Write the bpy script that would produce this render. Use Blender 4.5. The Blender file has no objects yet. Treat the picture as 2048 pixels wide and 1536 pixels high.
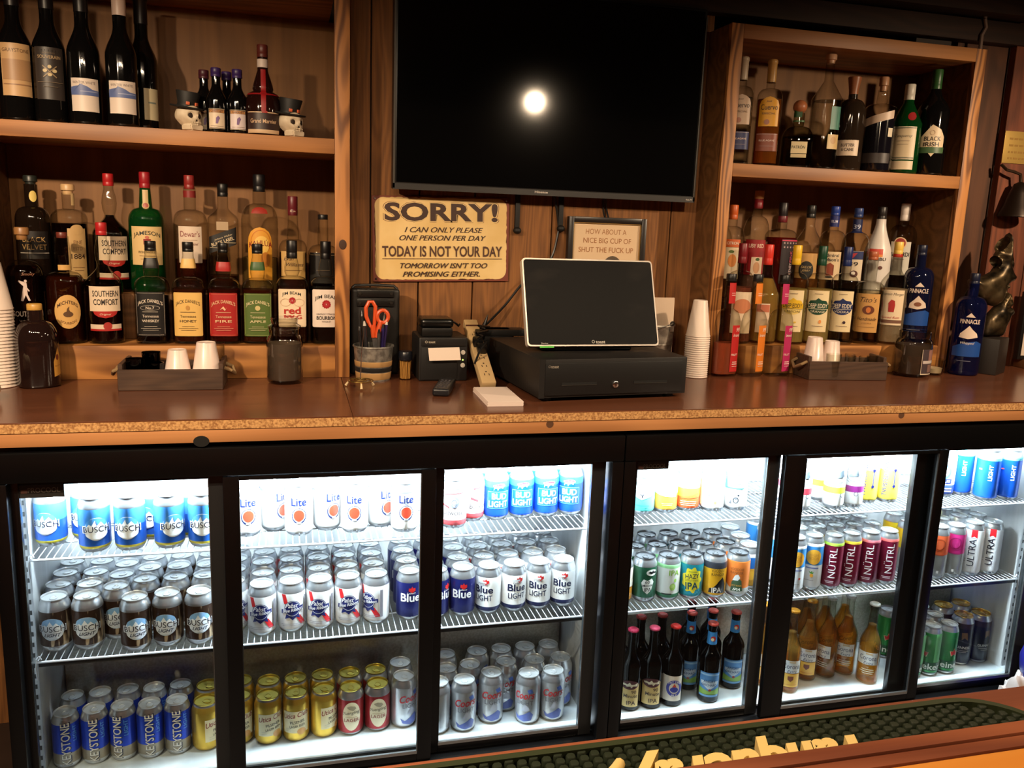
# Back bar with two glass door coolers, bottle shelves, till and a bar mat in the foreground.
import bpy, bmesh, math, random
from mathutils import Vector, Matrix
random.seed(7)
S = bpy.context.scene
C = S.collection
# ------------------------------------------------------------------ camera, world, lights, exposure
cam_d = bpy.data.cameras.new('camera'); cam = bpy.data.objects.new('camera', cam_d); C.objects.link(cam)
cam_d.sensor_width = 36.0; cam_d.lens = 29.69; cam_d.clip_start = 0.02
cam.matrix_world = Matrix(((0.96756584, 0.01165382, -0.25235002, 0.0), (-0.24987511, 0.19098198, -0.94925672, 0.0), (0.03713184, 0.98152436, 0.18769964, 1.42), (0, 0, 0, 1)))
S.camera = cam
S.view_settings.view_transform = 'Standard'; S.view_settings.look = 'None'
S.view_settings.gamma = 1.0; S.view_settings.use_curve_mapping = False
S.view_settings.exposure = 0.0
S.cycles.transparent_max_bounces = 28; S.cycles.max_bounces = 7; S.cycles.diffuse_bounces = 3; S.cycles.glossy_bounces = 4; S.cycles.transmission_bounces = 4
S.cycles.caustics_reflective = False; S.cycles.caustics_refractive = False; S.cycles.sample_clamp_indirect = 4.0
S.cycles.use_denoising = True
W = bpy.data.worlds.new('world'); S.world = W; W.use_nodes = True
W.node_tree.nodes['Background'].inputs[0].default_value = (1.0, 0.62, 0.36, 1); W.node_tree.nodes['Background'].inputs[1].default_value = 0.02
def lamp(name, loc, watts, r=0.03, col=(1.0, 0.57, 0.24), spot=None, aim=None, blend=0.6):
    d = bpy.data.lights.new(name, 'SPOT' if spot else 'POINT'); d.energy = watts; d.color = col; d.shadow_soft_size = r
    o = bpy.data.objects.new(name, d); C.objects.link(o); o.location = loc
    if spot:
        d.spot_size = math.radians(spot); d.spot_blend = blend
        o.rotation_euler = (Vector(aim) - Vector(loc)).to_track_quat('-Z', 'Y').to_euler()
    return o
def area(name, loc, sx, sy, watts, col, aim):
    d = bpy.data.lights.new(name, 'AREA'); d.shape = 'RECTANGLE'; d.size = sx; d.size_y = sy; d.energy = watts; d.color = col
    o = bpy.data.objects.new(name, d); C.objects.link(o); o.location = loc
    o.rotation_euler = (Vector(aim) - Vector(loc)).to_track_quat('-Z', 'Y').to_euler(); return o
# shaded pendant lamps hanging over the bar, behind the photographer's shoulder line
WARM = (1.0, 0.75, 0.50)
lamp('pendant_lamp', (-0.85, 0.85, 2.02), 112, 0.03, WARM, 132, (-0.78, 1.35, 1.02), 0.55)
lamp('pendant_lamp', (1.02, 1.02, 1.93), 26, 0.035, WARM, 132, (1.05, 1.5, 0.93), 0.55)
lamp('pendant_lamp', (2.30, 1.05, 2.00), 95, 0.03, WARM, 138, (2.2, 1.6, 1.0), 0.6)
for lx in (-0.62, -0.42, -0.22, -0.02, 0.18):
    lamp('string_light', (lx, 0.55, 2.10), 11.5, 0.016, WARM, 132, (lx + 0.1, 1.05, 1.1), 0.55)
lamp('bar_lamp', (0.75, 0.1, 1.75), 8, 0.04, WARM, 120, (0.55, 0.35, 1.0))
# LED tubes under the top front rail of each cooler
for lx in (0.092, 1.446):
    area('cooler_led', (lx, 1.915, 0.893), 1.22, 0.02, 64, (0.80, 0.92, 1.0), (lx, 1.99, 0.6))
# ------------------------------------------------------------------ helpers
def L(c):
    f = lambda v: (v / 12.92 if v <= 0.04045 else ((v + 0.055) / 1.055) ** 2.4)
    return tuple(f(v / 255.0) for v in c) + (1.0,)
MATS = {}
def pbsdf(m): return m.node_tree.nodes['Principled BSDF']
def mat(col, rough=0.5, metal=0.0, spec=0.5, coat=0.0, emit=0.0, sss=0.0):
    key = (col, rough, metal, spec, coat, emit, sss)
    if key in MATS: return MATS[key]
    m = bpy.data.materials.new('paint'); m.use_nodes = True; b = pbsdf(m)
    b.inputs['Base Color'].default_value = L(col); b.inputs['Roughness'].default_value = rough; b.inputs['Metallic'].default_value = metal
    b.inputs['Specular IOR Level'].default_value = spec; b.inputs['Coat Weight'].default_value = coat
    if sss: b.inputs['Subsurface Weight'].default_value = sss; b.inputs['Subsurface Radius'].default_value = (0.01, 0.008, 0.006)
    if emit: b.inputs['Emission Color'].default_value = L(col); b.inputs['Emission Strength'].default_value = emit
    MATS[key] = m; return m
def nodes(name):
    m = bpy.data.materials.new(name); m.use_nodes = True; return m, m.node_tree.nodes, m.node_tree.links
def glass(name, tint, edge, refl=1.0, rough=0.02, cloud=None):  # cloud: diffuse colour share imitating lamp light refracted inside
    m, N, K = nodes(name); N.clear()
    out = N.new('ShaderNodeOutputMaterial'); mx = N.new('ShaderNodeMixShader'); tr = N.new('ShaderNodeBsdfTransparent'); gl = N.new('ShaderNodeBsdfGlossy')
    fr = N.new('ShaderNodeFresnel'); fr.inputs[0].default_value = 1.45; lw = N.new('ShaderNodeLayerWeight'); lw.inputs[0].default_value = 0.35
    mc = N.new('ShaderNodeMix'); mc.data_type = 'RGBA'; mc.inputs[6].default_value = L(tint); mc.inputs[7].default_value = L(edge)
    ml = N.new('ShaderNodeMath'); ml.operation = 'MULTIPLY'; ml.inputs[1].default_value = refl
    gl.inputs['Roughness'].default_value = rough
    K.new(lw.outputs['Facing'], mc.inputs[0]); K.new(mc.outputs[2], tr.inputs[0]); K.new(fr.outputs[0], ml.inputs[0])
    ge = N.new('ShaderNodeNewGeometry'); iv = N.new('ShaderNodeMath'); iv.operation = 'SUBTRACT'; iv.inputs[0].default_value = 1.0; K.new(ge.outputs['Backfacing'], iv.inputs[1])
    m2 = N.new('ShaderNodeMath'); m2.operation = 'MULTIPLY'; K.new(ml.outputs[0], m2.inputs[0]); K.new(iv.outputs[0], m2.inputs[1]); K.new(m2.outputs[0], mx.inputs[0])
    src = tr.outputs[0]
    if cloud:
        df = N.new('ShaderNodeBsdfDiffuse'); df.inputs[0].default_value = L(cloud[0]); m3 = N.new('ShaderNodeMixShader'); m3.inputs[0].default_value = cloud[1]
        K.new(tr.outputs[0], m3.inputs[1]); K.new(df.outputs[0], m3.inputs[2]); src = m3.outputs[0]
    K.new(src, mx.inputs[1]); K.new(gl.outputs[0], mx.inputs[2]); K.new(mx.outputs[0], out.inputs[0]); return m
def wood(name, a, b, axis='X', scale=1.0, ring=9.0, rough=0.55, fine=0.5, dist=3.0, bump=0.15):
    m, N, K = nodes(name); bs = pbsdf(m); bs.inputs['Roughness'].default_value = rough
    tc = N.new('ShaderNodeTexCoord'); mp = N.new('ShaderNodeMapping')
    sc = {'X': (0.13, 1, 1), 'Y': (1, 0.13, 1), 'Z': (1, 1, 0.13)}[axis]
    mp.inputs['Scale'].default_value = tuple(v * scale * 13 for v in sc); K.new(tc.outputs['Object'], mp.inputs[0])
    n1 = N.new('ShaderNodeTexNoise'); n1.inputs['Scale'].default_value = 0.8; n1.inputs['Detail'].default_value = 1.5; n1.inputs['Roughness'].default_value = 0.35; K.new(mp.outputs[0], n1.inputs['Vector'])
    ad = N.new('ShaderNodeMath'); ad.operation = 'MULTIPLY'; ad.inputs[1].default_value = ring * 12.0; K.new(n1.outputs[0], ad.inputs[0])
    sn = N.new('ShaderNodeMath'); sn.operation = 'SINE'; K.new(ad.outputs[0], sn.inputs[0])
    fr = N.new('ShaderNodeMath'); fr.operation = 'MULTIPLY_ADD'; fr.inputs[1].default_value = 0.5; fr.inputs[2].default_value = 0.5; K.new(sn.outputs[0], fr.inputs[0])
    mp2 = N.new('ShaderNodeMapping'); s2 = {'X': (0.03, 1, 1), 'Y': (1, 0.03, 1), 'Z': (1, 1, 0.03)}[axis]
    mp2.inputs['Scale'].default_value = tuple(v * scale * 130 for v in s2); K.new(tc.outputs['Object'], mp2.inputs[0])
    n2 = N.new('ShaderNodeTexNoise'); n2.inputs['Scale'].default_value = 1.2; n2.inputs['Detail'].default_value = 4; K.new(mp2.outputs[0], n2.inputs['Vector'])
    mx = N.new('ShaderNodeMix'); mx.data_type = 'FLOAT'; mx.inputs[0].default_value = fine; K.new(fr.outputs[0], mx.inputs[2]); K.new(n2.outputs[0], mx.inputs[3])
    cr = N.new('ShaderNodeValToRGB'); cr.color_ramp.elements[0].position = 0.12; cr.color_ramp.elements[1].position = 0.80
    cr.color_ramp.elements[0].color = L(a); cr.color_ramp.elements[1].color = L(b); K.new(mx.outputs[0], cr.inputs[0]); K.new(cr.outputs[0], bs.inputs['Base Color'])
    bp = N.new('ShaderNodeBump'); bp.inputs['Strength'].default_value = bump; bp.inputs['Distance'].default_value = 0.001
    K.new(mx.outputs[0], bp.inputs['Height']); K.new(bp.outputs[0], bs.inputs['Normal']); return m
def speckle(name, a, b, scale, rough=0.6, lo=0.4, hi=0.6, metal=0.0, bump=0.0, stretch=(1, 1, 1), detail=3):
    m, N, K = nodes(name); bs = pbsdf(m); bs.inputs['Roughness'].default_value = rough; bs.inputs['Metallic'].default_value = metal
    tc = N.new('ShaderNodeTexCoord'); mp = N.new('ShaderNodeMapping'); mp.inputs['Scale'].default_value = stretch
    n = N.new('ShaderNodeTexNoise'); n.inputs['Scale'].default_value = scale; n.inputs['Detail'].default_value = detail
    cr = N.new('ShaderNodeValToRGB'); cr.color_ramp.elements[0].position = lo; cr.color_ramp.elements[1].position = hi
    cr.color_ramp.elements[0].color = L(a); cr.color_ramp.elements[1].color = L(b)
    K.new(tc.outputs['Object'], mp.inputs[0]); K.new(mp.outputs[0], n.inputs['Vector']); K.new(n.outputs[0], cr.inputs[0]); K.new(cr.outputs[0], bs.inputs['Base Color'])
    if bump:
        bp = N.new('ShaderNodeBump'); bp.inputs['Strength'].default_value = bump; bp.inputs['Distance'].default_value = 0.002
        K.new(n.outputs[0], bp.inputs['Height']); K.new(bp.outputs[0], bs.inputs['Normal'])
    return m
class MB:
    """collects shapes and links them as one mesh object"""
    def __init__(s): s.v = []; s.f = []; s.m = []; s.mats = []
    def mi(s, m):
        if m not in s.mats: s.mats.append(m)
        return s.mats.index(m)
    def add(s, v, f, m, M=None):
        o = len(s.v); k = s.mi(m)
        s.v += [tuple(M @ Vector(p)) if M else tuple(p) for p in v]
        for q in f: s.f.append(tuple(i + o for i in q)); s.m.append(k)
        return s
    def bm(s, b, m, M=None):
        b.verts.index_update(); s.add([v.co[:] for v in b.verts], [[v.index for v in f.verts] for f in b.faces], m, M); b.free(); return s
    def box(s, x0, x1, y0, y1, z0, z1, m, bev=0.0, M=None, seg=2):
        b = bmesh.new(); bmesh.ops.create_cube(b, size=1.0)
        for v in b.verts: v.co = Vector(((x0 + x1) / 2 + v.co.x * (x1 - x0), (y0 + y1) / 2 + v.co.y * (y1 - y0), (z0 + z1) / 2 + v.co.z * (z1 - z0)))
        if bev: bmesh.ops.bevel(b, geom=b.edges[:], offset=bev, segments=seg, affect='EDGES', profile=0.6)
        return s.bm(b, m, M)
    def lathe(s, prof, m, seg=28, n=2.0, sx=1.0, sy=1.0, M=None, mfun=None, caps=True):
        ring = []
        for k in range(seg):
            a = 2 * math.pi * (k + 0.5) / seg; ca, sa = math.cos(a), math.sin(a)
            ring.append((math.copysign(abs(ca) ** (2 / n), ca) * sx, math.copysign(abs(sa) ** (2 / n), sa) * sy))
        v = []; f = []; fm = []
        for r, z in prof: v += [(p[0] * r, p[1] * r, z) for p in ring]
        for i in range(len(prof) - 1):
            for k in range(seg):
                k2 = (k + 1) % seg; f.append((i * seg + k, i * seg + k2, (i + 1) * seg + k2, (i + 1) * seg + k)); fm.append((prof[i][1] + prof[i + 1][1]) / 2)
        if caps:
            if prof[0][0] > 1e-4: f.append(tuple(range(seg))[::-1]); fm.append(prof[0][1])
            if prof[-1][0] > 1e-4: f.append(tuple((len(prof) - 1) * seg + k for k in range(seg))); fm.append(prof[-1][1])
        if mfun is None: return s.add(v, f, m, M)
        o = len(s.v); s.v += [tuple(M @ Vector(p)) if M else p for p in v]
        for q, z in zip(f, fm): s.f.append(tuple(i + o for i in q)); s.m.append(s.mi(mfun(z)))
        return s
    def tube(s, pts, r, m, seg=6, M=None, closed=False):
        pts = [Vector(p) for p in pts]; n = len(pts); v = []; f = []; up = None
        for i, p in enumerate(pts):
            if closed: t = pts[(i + 1) % n] - pts[i - 1]
            else: t = pts[min(i + 1, n - 1)] - pts[max(i - 1, 0)]
            t.normalize()
            if up is None: up = Vector((0, 0, 1)) if abs(t.z) < 0.9 else Vector((1, 0, 0))
            a = t.cross(up).normalized(); b = a.cross(t).normalized(); up = b
            rr = r[i] if isinstance(r, (list, tuple)) else r
            for k in range(seg):
                w = 2 * math.pi * k / seg; v.append(p + (a * math.cos(w) + b * math.sin(w)) * rr)
        for i in range(n if closed else n - 1):
            for k in range(seg):
                k2 = (k + 1) % seg; j = (i + 1) % n; f.append((i * seg + k, i * seg + k2, j * seg + k2, j * seg + k))
        if not closed: f.append(tuple(range(seg))[::-1]); f.append(tuple((n - 1) * seg + k for k in range(seg)))
        return s.add(v, f, m, M)
    def ball(s, c, r, m, seg=16, rings=10, M=None):
        rr = (r, r, r) if isinstance(r, (int, float)) else r
        b = bmesh.new(); bmesh.ops.create_uvsphere(b, u_segments=seg, v_segments=rings, radius=1.0)
        for v in b.verts: v.co = Vector((c[0] + v.co.x * rr[0], c[1] + v.co.y * rr[1], c[2] + v.co.z * rr[2]))
        return s.bm(b, m, M)
    def prism(s, poly, y0, y1, m, bev=0.0, M=None, seg=2):
        """polygon in (x, z) extruded along y"""
        b = bmesh.new(); vs = [b.verts.new((x, y0, z)) for x, z in poly]; fc = b.faces.new(vs)
        r = bmesh.ops.extrude_face_region(b, geom=[fc]); bmesh.ops.translate(b, vec=(0, y1 - y0, 0), verts=[e for e in r['geom'] if isinstance(e, bmesh.types.BMVert)])
        bmesh.ops.recalc_face_normals(b, faces=b.faces[:])
        if bev: bmesh.ops.bevel(b, geom=b.edges[:], offset=bev, segments=seg, affect='EDGES')
        return s.bm(b, m, M)
    def build(s, name, parent=None, loc=None, rot=None, smooth=40):
        me = bpy.data.meshes.new(name); me.from_pydata(s.v, [], s.f); me.update()
        for m in s.mats: me.materials.append(m)
        me.polygons.foreach_set('material_index', s.m)
        if smooth:
            me.polygons.foreach_set('use_smooth', [True] * len(s.f))
            try: me.set_sharp_from_angle(angle=math.radians(smooth))
            except Exception: pass
        o = bpy.data.objects.new(name, me); C.objects.link(o)
        if parent: o.parent = parent
        if loc: o.location = loc
        if rot: o.rotation_euler = rot
        return o
def tag(o, label, cat, group=None):
    o['label'] = label; o['category'] = cat
    if group: o['group'] = group
    return o
def struct(o): o['kind'] = 'structure'; return o
def empty(name, loc=(0, 0, 0), rz=0.0):
    o = bpy.data.objects.new(name, None); C.objects.link(o); o.location = loc; o.rotation_euler = (0, 0, rz); o.empty_display_size = 0.05; return o
def copy_tree(o, parent=None):
    c = o.copy(); C.objects.link(c)
    if parent: c.parent = parent
    for ch in [k for k in o.children if k is not c]: copy_tree(ch, c)
    return c
# ------------------------------------------------------------------ lettering and labels that follow a curved body
class Body:
    def __init__(s, prof, n=2.0, sx=1.0, sy=1.0):
        s.prof = sorted([(z, r) for r, z in prof if r > 1e-4]); s.tab = []; s.P = []
        ln = 0.0; last = None
        for k in range(0, 121):
            a = math.pi * k / 120 * 0.98; sa, ca = math.sin(a), math.cos(a)
            p = Vector((abs(sa) ** (2 / n) * sx, -math.copysign(abs(ca) ** (2 / n), ca) * sy))
            if last is not None: ln += (p - last).length
            s.tab.append(ln); s.P.append(p); last = p
    def r(s, z):
        P = s.prof
        if z <= P[0][0]: return P[0][1]
        for (z0, r0), (z1, r1) in zip(P, P[1:]):
            if z <= z1: return r0 if z1 - z0 < 1e-7 else r0 + (r1 - r0) * (z - z0) / (z1 - z0)
        return P[-1][1]
    def at(s, x, z, off):
        r = max(s.r(z), 0.002); t = abs(x) / r; i = 0
        while i < 119 and s.tab[i + 1] < t: i += 1
        d = s.tab[i + 1] - s.tab[i]; k = min(1.0, (t - s.tab[i]) / d) if d > 1e-9 else 0
        p = s.P[i].lerp(s.P[i + 1], k); tg = (s.P[i + 1] - s.P[i]).normalized(); nr = Vector((-tg.y, tg.x)) * -1
        if nr.dot(p) < 0: nr = -nr
        q = p * r + nr * off
        return (math.copysign(q.x, x) if x else q.x, q.y, z)
class Flat:
    def __init__(s, y=0.0): s.y = y
    def r(s, z): return 1.0
    def at(s, x, z, off): return (x, s.y - off, z)
TX = {}
def text_geo(txt, bold=0.0, ital=0.0, res=3):
    key = (txt, bold, ital)
    if key in TX: return TX[key]
    cu = bpy.data.curves.new('t', 'FONT'); cu.body = txt; cu.size = 1.0; cu.offset = bold; cu.shear = ital; cu.resolution_u = res; cu.fill_mode = 'FRONT'; cu.align_x = 'CENTER'
    ob = bpy.data.objects.new('t', cu); me = ob.to_mesh()
    v = [(p.co.x, p.co.y) for p in me.vertices]; f = [tuple(p.vertices) for p in me.polygons]
    ob.to_mesh_clear(); bpy.data.objects.remove(ob); bpy.data.curves.remove(cu)
    if not v: v = [(0, 0), (1, 0), (0, 1)]; f = [(0, 1, 2)]
    x0 = min(p[0] for p in v); x1 = max(p[0] for p in v); y0 = min(p[1] for p in v); y1 = max(p[1] for p in v)
    TX[key] = ([((x - (x0 + x1) / 2) / (y1 - y0), (y - (y0 + y1) / 2) / (y1 - y0)) for x, y in v], f, (x1 - x0) / (y1 - y0)); return TX[key]
def arcpts(w, h, n=28): return [(w / 2 * math.cos(2 * math.pi * k / n), h / 2 * math.sin(2 * math.pi * k / n)) for k in range(n)]
def shape(p):
    """2-D verts and faces in millimetres of one printed shape"""
    k = p[0]
    if k == 'r':
        _, c, cx, cz, w, h = p[:6]; rad = p[6] if len(p) > 6 else 0
        if rad:
            pts = []
            for (sx, sz, a0) in ((1, 1, 0), (-1, 1, 90), (-1, -1, 180), (1, -1, 270)):
                for a in (0, 30, 60, 90):
                    t = math.radians(a0 + a); pts.append((cx + sx * (w / 2 - rad) + rad * math.cos(t), cz + sz * (h / 2 - rad) + rad * math.sin(t)))
            return pts, [tuple(range(len(pts)))]
        return [(cx - w / 2, cz - h / 2), (cx + w / 2, cz - h / 2), (cx + w / 2, cz + h / 2), (cx - w / 2, cz + h / 2)], [(0, 1, 2, 3)]
    if k == 'e':
        _, c, cx, cz, w, h = p[:6]; pts = [(cx + a, cz + b) for a, b in arcpts(w, h)]; return pts, [tuple(range(len(pts)))]
    if k == 'ring':
        _, c, cx, cz, w, h, th = p[:7]; n = 28; a = [(cx + x, cz + z) for x, z in arcpts(w, h)]; b = [(cx + x, cz + z) for x, z in arcpts(w - 2 * th, h - 2 * th)]
        return a + b, [(i, (i + 1) % n, n + (i + 1) % n, n + i) for i in range(n)]
    if k == 'p': return list(p[2]), [tuple(range(len(p[2])))]
    if k == 't':
        _, c, txt, cx, cz, h, w = p[:7]; o = p[7] if len(p) > 7 else ''; arc = p[8] if len(p) > 8 else 0.0; rot = p[9] if len(p) > 9 else 0.0
        v, f, asp = text_geo(txt, 0.0 if 'c' in o else 0.046 if 'X' in o else 0.034 if 'W' in o else (0.022 if 'B' in o else (0.011 if 'b' in o else 0.0)), 0.35 if 'i' in o else 0.0)
        sw = (w / asp) if w else h
        out = []
        for x, z in v:
            x *= sw; z *= h
            if arc: z -= arc * x * x / 100.0
            if 'v' in o: x, z = -z, x
            if rot: ca, sa = math.cos(math.radians(rot)), math.sin(math.radians(rot)); x, z = x * ca - z * sa, x * sa + z * ca
            out.append((cx + x, cz + z))
        return out, f
def wrap(body, prims, mb, off=0.0004, step=0.0035, rough=0.45, metal=0.0):
    for li, p in enumerate(prims):
        v, f = shape(p); b = bmesh.new(); vs = [b.verts.new((x * 0.001, 0, z * 0.001)) for x, z in v]
        for q in f:
            try: b.faces.new([vs[i] for i in q])
            except ValueError: pass
        if p[0] == 'p': bmesh.ops.triangulate(b, faces=b.faces[:])
        if isinstance(body, Body):
            xs = [q.co.x for q in b.verts]; x0, x1 = min(xs), max(xs); k = int((x1 - x0) / step)
            for i in range(1, k + 1):
                bmesh.ops.bisect_plane(b, geom=b.verts[:] + b.edges[:] + b.faces[:], plane_co=(x0 + (x1 - x0) * i / (k + 1), 0, 0), plane_no=(1, 0, 0))
            zs = [q.co.z for q in b.verts]; z0, z1 = min(zs), max(zs)
            if z1 - z0 > 0.006 and abs(body.r(z0) - body.r(z1)) + abs(body.r((z0 + z1) / 2) - body.r(z0)) > 0.0006:
                kk = int((z1 - z0) / 0.006)
                for i in range(1, kk + 1):
                    bmesh.ops.bisect_plane(b, geom=b.verts[:] + b.edges[:] + b.faces[:], plane_co=(0, 0, z0 + (z1 - z0) * i / (kk + 1)), plane_no=(0, 0, 1))
        b.verts.index_update(); o = off + 0.00022 * li
        pts = [body.at(q.co.x, q.co.z, o) for q in b.verts]; fc = [[q.index for q in t.verts] for t in b.faces]; b.free()
        mb.add(pts, fc, p[1] if not isinstance(p[1], tuple) else mat(p[1], rough, metal))
    return mb
def ordn(i): return ('first', 'second', 'third', 'fourth', 'fifth', 'sixth', 'seventh', 'eighth', 'ninth', 'tenth', 'eleventh', 'twelfth', 'thirteenth', 'fourteenth', 'fifteenth', 'sixteenth', 'seventeenth', 'eighteenth', 'nineteenth', 'twentieth', 'twenty first', 'twenty second', 'twenty third', 'twenty fourth')[i]
WHT = (236, 234, 228); CREAM = (238, 222, 180); BLK = (14, 13, 13); NAVY = (24, 30, 70); RED = (190, 28, 32); GOLD = (196, 150, 70); SIL = (205, 207, 210)
M_BLACK = mat((13, 13, 14), 0.35); M_BLACKM = mat((16, 15, 15), 0.6); M_CHROME = mat((215, 215, 215), 0.18, 1.0); M_STEEL = mat((190, 192, 195), 0.32, 1.0)
# ------------------------------------------------------------------ the room
def plain_planks(name, x0, x1, y, z0, z1, grooves, m, gm, th=0.02):
    mb = MB(); xs = [x0] + grooves + [x1]
    for a, b in zip(xs, xs[1:]): mb.box(a + 0.002, b - 0.002, y, y + th, z0, z1, m, 0.0015, seg=1)
    mb.box(x0, x1, y + th - 0.004, y + th + 0.01, z0, z1, gm)
    return struct(mb.build(name, smooth=30))
w_panel = wood('rough_sawn_panel', (96, 60, 30), (150, 98, 50), 'Z', 1.5, 5.0, 0.75, 0.72)
w_groove = mat((38, 22, 12), 0.9)
w_plank = wood('red_brown_plank', (78, 40, 24), (128, 68, 42), 'Z', 1.1, 5.0, 0.65, 0.6)
w_dark = wood('dark_stained_board', (40, 25, 17), (58, 36, 24), 'X', 1.0, 5.0, 0.7, 0.6)
WY = 2.405
plain_planks('wall_back', 0.14, 1.215, WY, 0.0, 2.25, [0.216, 0.352, 0.51, 0.742, 0.906, 1.118], w_panel, w_groove)
mb = MB(); mb.box(-2.2, -0.74, WY, WY + 0.03, 0, 2.3, w_panel); mb.box(-0.76, 0.16, 2.62, 2.65, 0, 2.3, w_dark); mb.box(1.19, 2.08, 2.62, 2.65, 0, 2.3, w_dark)
struct(mb.build('wall_left'))
mb = MB(); mb.box(2.066, 2.34, WY, WY + 0.03, 0, 2.3, wood('shaded_wall_board', (64, 38, 22), (92, 56, 34), 'Z', 0.9, 4.0, 0.7, 0.5)); struct(mb.build('trim_1'))  # shelf's shadow on this wall is put into the darker board colour
plain_planks('wall_right', 2.262, 3.4, 2.372, 0.0, 2.3, [2.42, 2.6, 2.8, 3.0, 3.2], w_plank, w_groove, 0.03)
mb = MB(); mb.box(-2.2, 3.4, 2.36, WY - 0.001, 2.035, 2.10, w_dark, 0.003); mb.box(-2.2, 3.4, 2.30, WY - 0.001, 2.105, 2.3, w_dark, 0.003); struct(mb.build('trim_2'))
mb = MB(); mb.box(-2.2, 3.4, -2.2, 2.7, 2.3, 2.34, w_dark); struct(mb.build('ceiling'))
mb = MB(); mb.box(-2.2, 3.4, -2.2, 2.7, -0.05, 0.0, speckle('dark_floor_tile', (46, 34, 28), (58, 44, 36), 6, 0.5)); struct(mb.build('floor'))
# ------------------------------------------------------------------ bottle shelves
w_shelf = wood('pine_shelf', (128, 80, 40), (176, 118, 64), 'X', 0.9, 2.5, 0.5, 0.4)
w_post = wood('pine_post', (120, 74, 38), (190, 128, 70), 'Z', 1.5, 4.5, 0.5, 0.15)
w_back = wood('plywood_back', (112, 74, 38), (142, 98, 54), 'Z', 0.6, 3.0, 0.6, 0.6)
w_faced = wood('pine_fascia', (128, 80, 40), (190, 130, 70), 'X', 1.2, 3.0, 0.5, 0.15)
w_step = wood('dark_step', (104, 68, 36), (136, 92, 52), 'X', 1.0, 4.0, 0.6, 0.5)
def shelf_unit(x0, x1, label):
    r = empty('bottle_shelf', ((x0 + x1) / 2, 2.44, 0.9951)); cx = (x0 + x1) / 2; Y0, Y1 = 2.27, 2.60; T = 0.0381
    def P(name, a, m): b = MB(); b.box(a[0] - cx, a[1] - cx, a[2] - 2.44, a[3] - 2.44, a[4] - 0.9951, a[5] - 0.9951, m, 0.002); return b.build(name, r)
    P('front_post', (x0, x0 + T, Y0, Y0 + 0.019, 0.9951, 1.99), w_post); P('front_post', (x1 - T, x1, Y0, Y0 + 0.019, 0.9951, 1.99), w_post)
    P('side_panel', (x0, x0 + 0.006, Y0 + 0.0195, Y1, 0.9951, 1.99), w_step); P('side_panel', (x1 - 0.006, x1, Y0 + 0.0195, Y1, 0.9951, 1.99), w_step)
    P('top_board', (x0 + T, x1 - T, Y0, Y1, 1.951, 1.99), w_shelf); P('middle_shelf', (x0 + T, x1 - T, Y0, Y1, 1.5745, 1.612), w_shelf)
    P('bottom_board', (x0 + T, x1 - T, Y0, Y1, 0.9951, 1.08), w_faced)
    P('back_panel', (x0 + 0.0065, x1 - 0.0065, Y1 - 0.035, Y1 - 0.02, 1.08, 1.951), w_back)
    for a, b in ((x0 + 0.0065, x0 + T), (x1 - T, x1 - 0.0065)): P('shelf_end', (a, b, Y0 + 0.0195, Y1, 1.5745, 1.612), w_shelf); P('shelf_end', (a, b, Y0 + 0.0195, Y1, 1.02, 1.08), w_faced)
    P('bottle_step', (x0 + 0.0065, x1 - 0.0065, 2.395, Y1 - 0.036, 1.0802, 1.20), w_step)
    return tag(r, label, 'shelf', 'wooden bottle shelves')
shelf_unit(-0.728, 0.151, 'open pine bottle shelf left of the television, with a knotty front post')
shelf_unit(1.199, 2.06, 'open pine bottle shelf right of the television, filled with clear and coloured bottles')
# ------------------------------------------------------------------ counter over the coolers
w_top = wood('brown_laminate', (92, 54, 36), (104, 62, 42), 'X', 0.7, 3.0, 0.22, 0.5, bump=0.02)
m_chip = speckle('chipboard_edge', (150, 100, 54), (214, 164, 104), 240, 0.8, 0.35, 0.62)
w_fir = wood('fir_board', (168, 112, 66), (196, 136, 84), 'X', 0.7, 2.0, 0.55, 0.5)
for nm, xa, xb, lab in (('counter_top', -1.1, 0.1275, 'brown laminate countertop left of the seam, under the left bottle shelf'), ('counter_top', 0.1287, 2.9, 'brown laminate countertop right of the seam, carrying the till')):
    mb = MB(); mb.box(xa, xb, 1.812, 2.404 if xa > 0 else 2.404, 0.992, 0.995, w_top, 0.0006, seg=1)
    o = mb.build(nm); tag(o, lab, 'countertop')
    e = MB(); e.box(xa, xb, 1.8105, 2.40, 0.9735, 0.9919, m_chip); e.build('chipboard_core', o)
mb = MB(); mb.box(-1.1, 2.9, 1.8125, 1.851, 0.9445, 0.973, w_fir, 0.0015)
o = tag(mb.build('fir_rail'), 'long pale fir rail under the chipboard counter edge, above the black coolers', 'rail')
mb = MB(); mb.lathe([(0.0, -0.0018), (0.012, -0.0016), (0.016, 0.0)], mat((10, 9, 8), 0.8), 20, M=Matrix.Translation((-0.184, 1.8122, 0.9475)) @ Matrix.Rotation(math.pi / 2, 4, 'X') @ Matrix.Scale(0.75, 4, (0, 1, 0))); mb.build('knot_hole', o)
mb = MB(); mb.lathe([(0.0, -0.001), (0.007, -0.001), (0.009, 0.0)], mat((92, 58, 34), 0.8), 16, M=Matrix.Translation((0.576, 1.8122, 0.966)) @ Matrix.Rotation(math.pi / 2, 4, 'X')); mb.build('knot', o)
mb = MB(); mb.lathe([(0.0, -0.001), (0.007, -0.001), (0.009, 0.0)], mat((92, 58, 34), 0.8), 16, M=Matrix.Translation((1.53, 1.8122, 0.967)) @ Matrix.Rotation(math.pi / 2, 4, 'X')); mb.build('knot', o)
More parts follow.
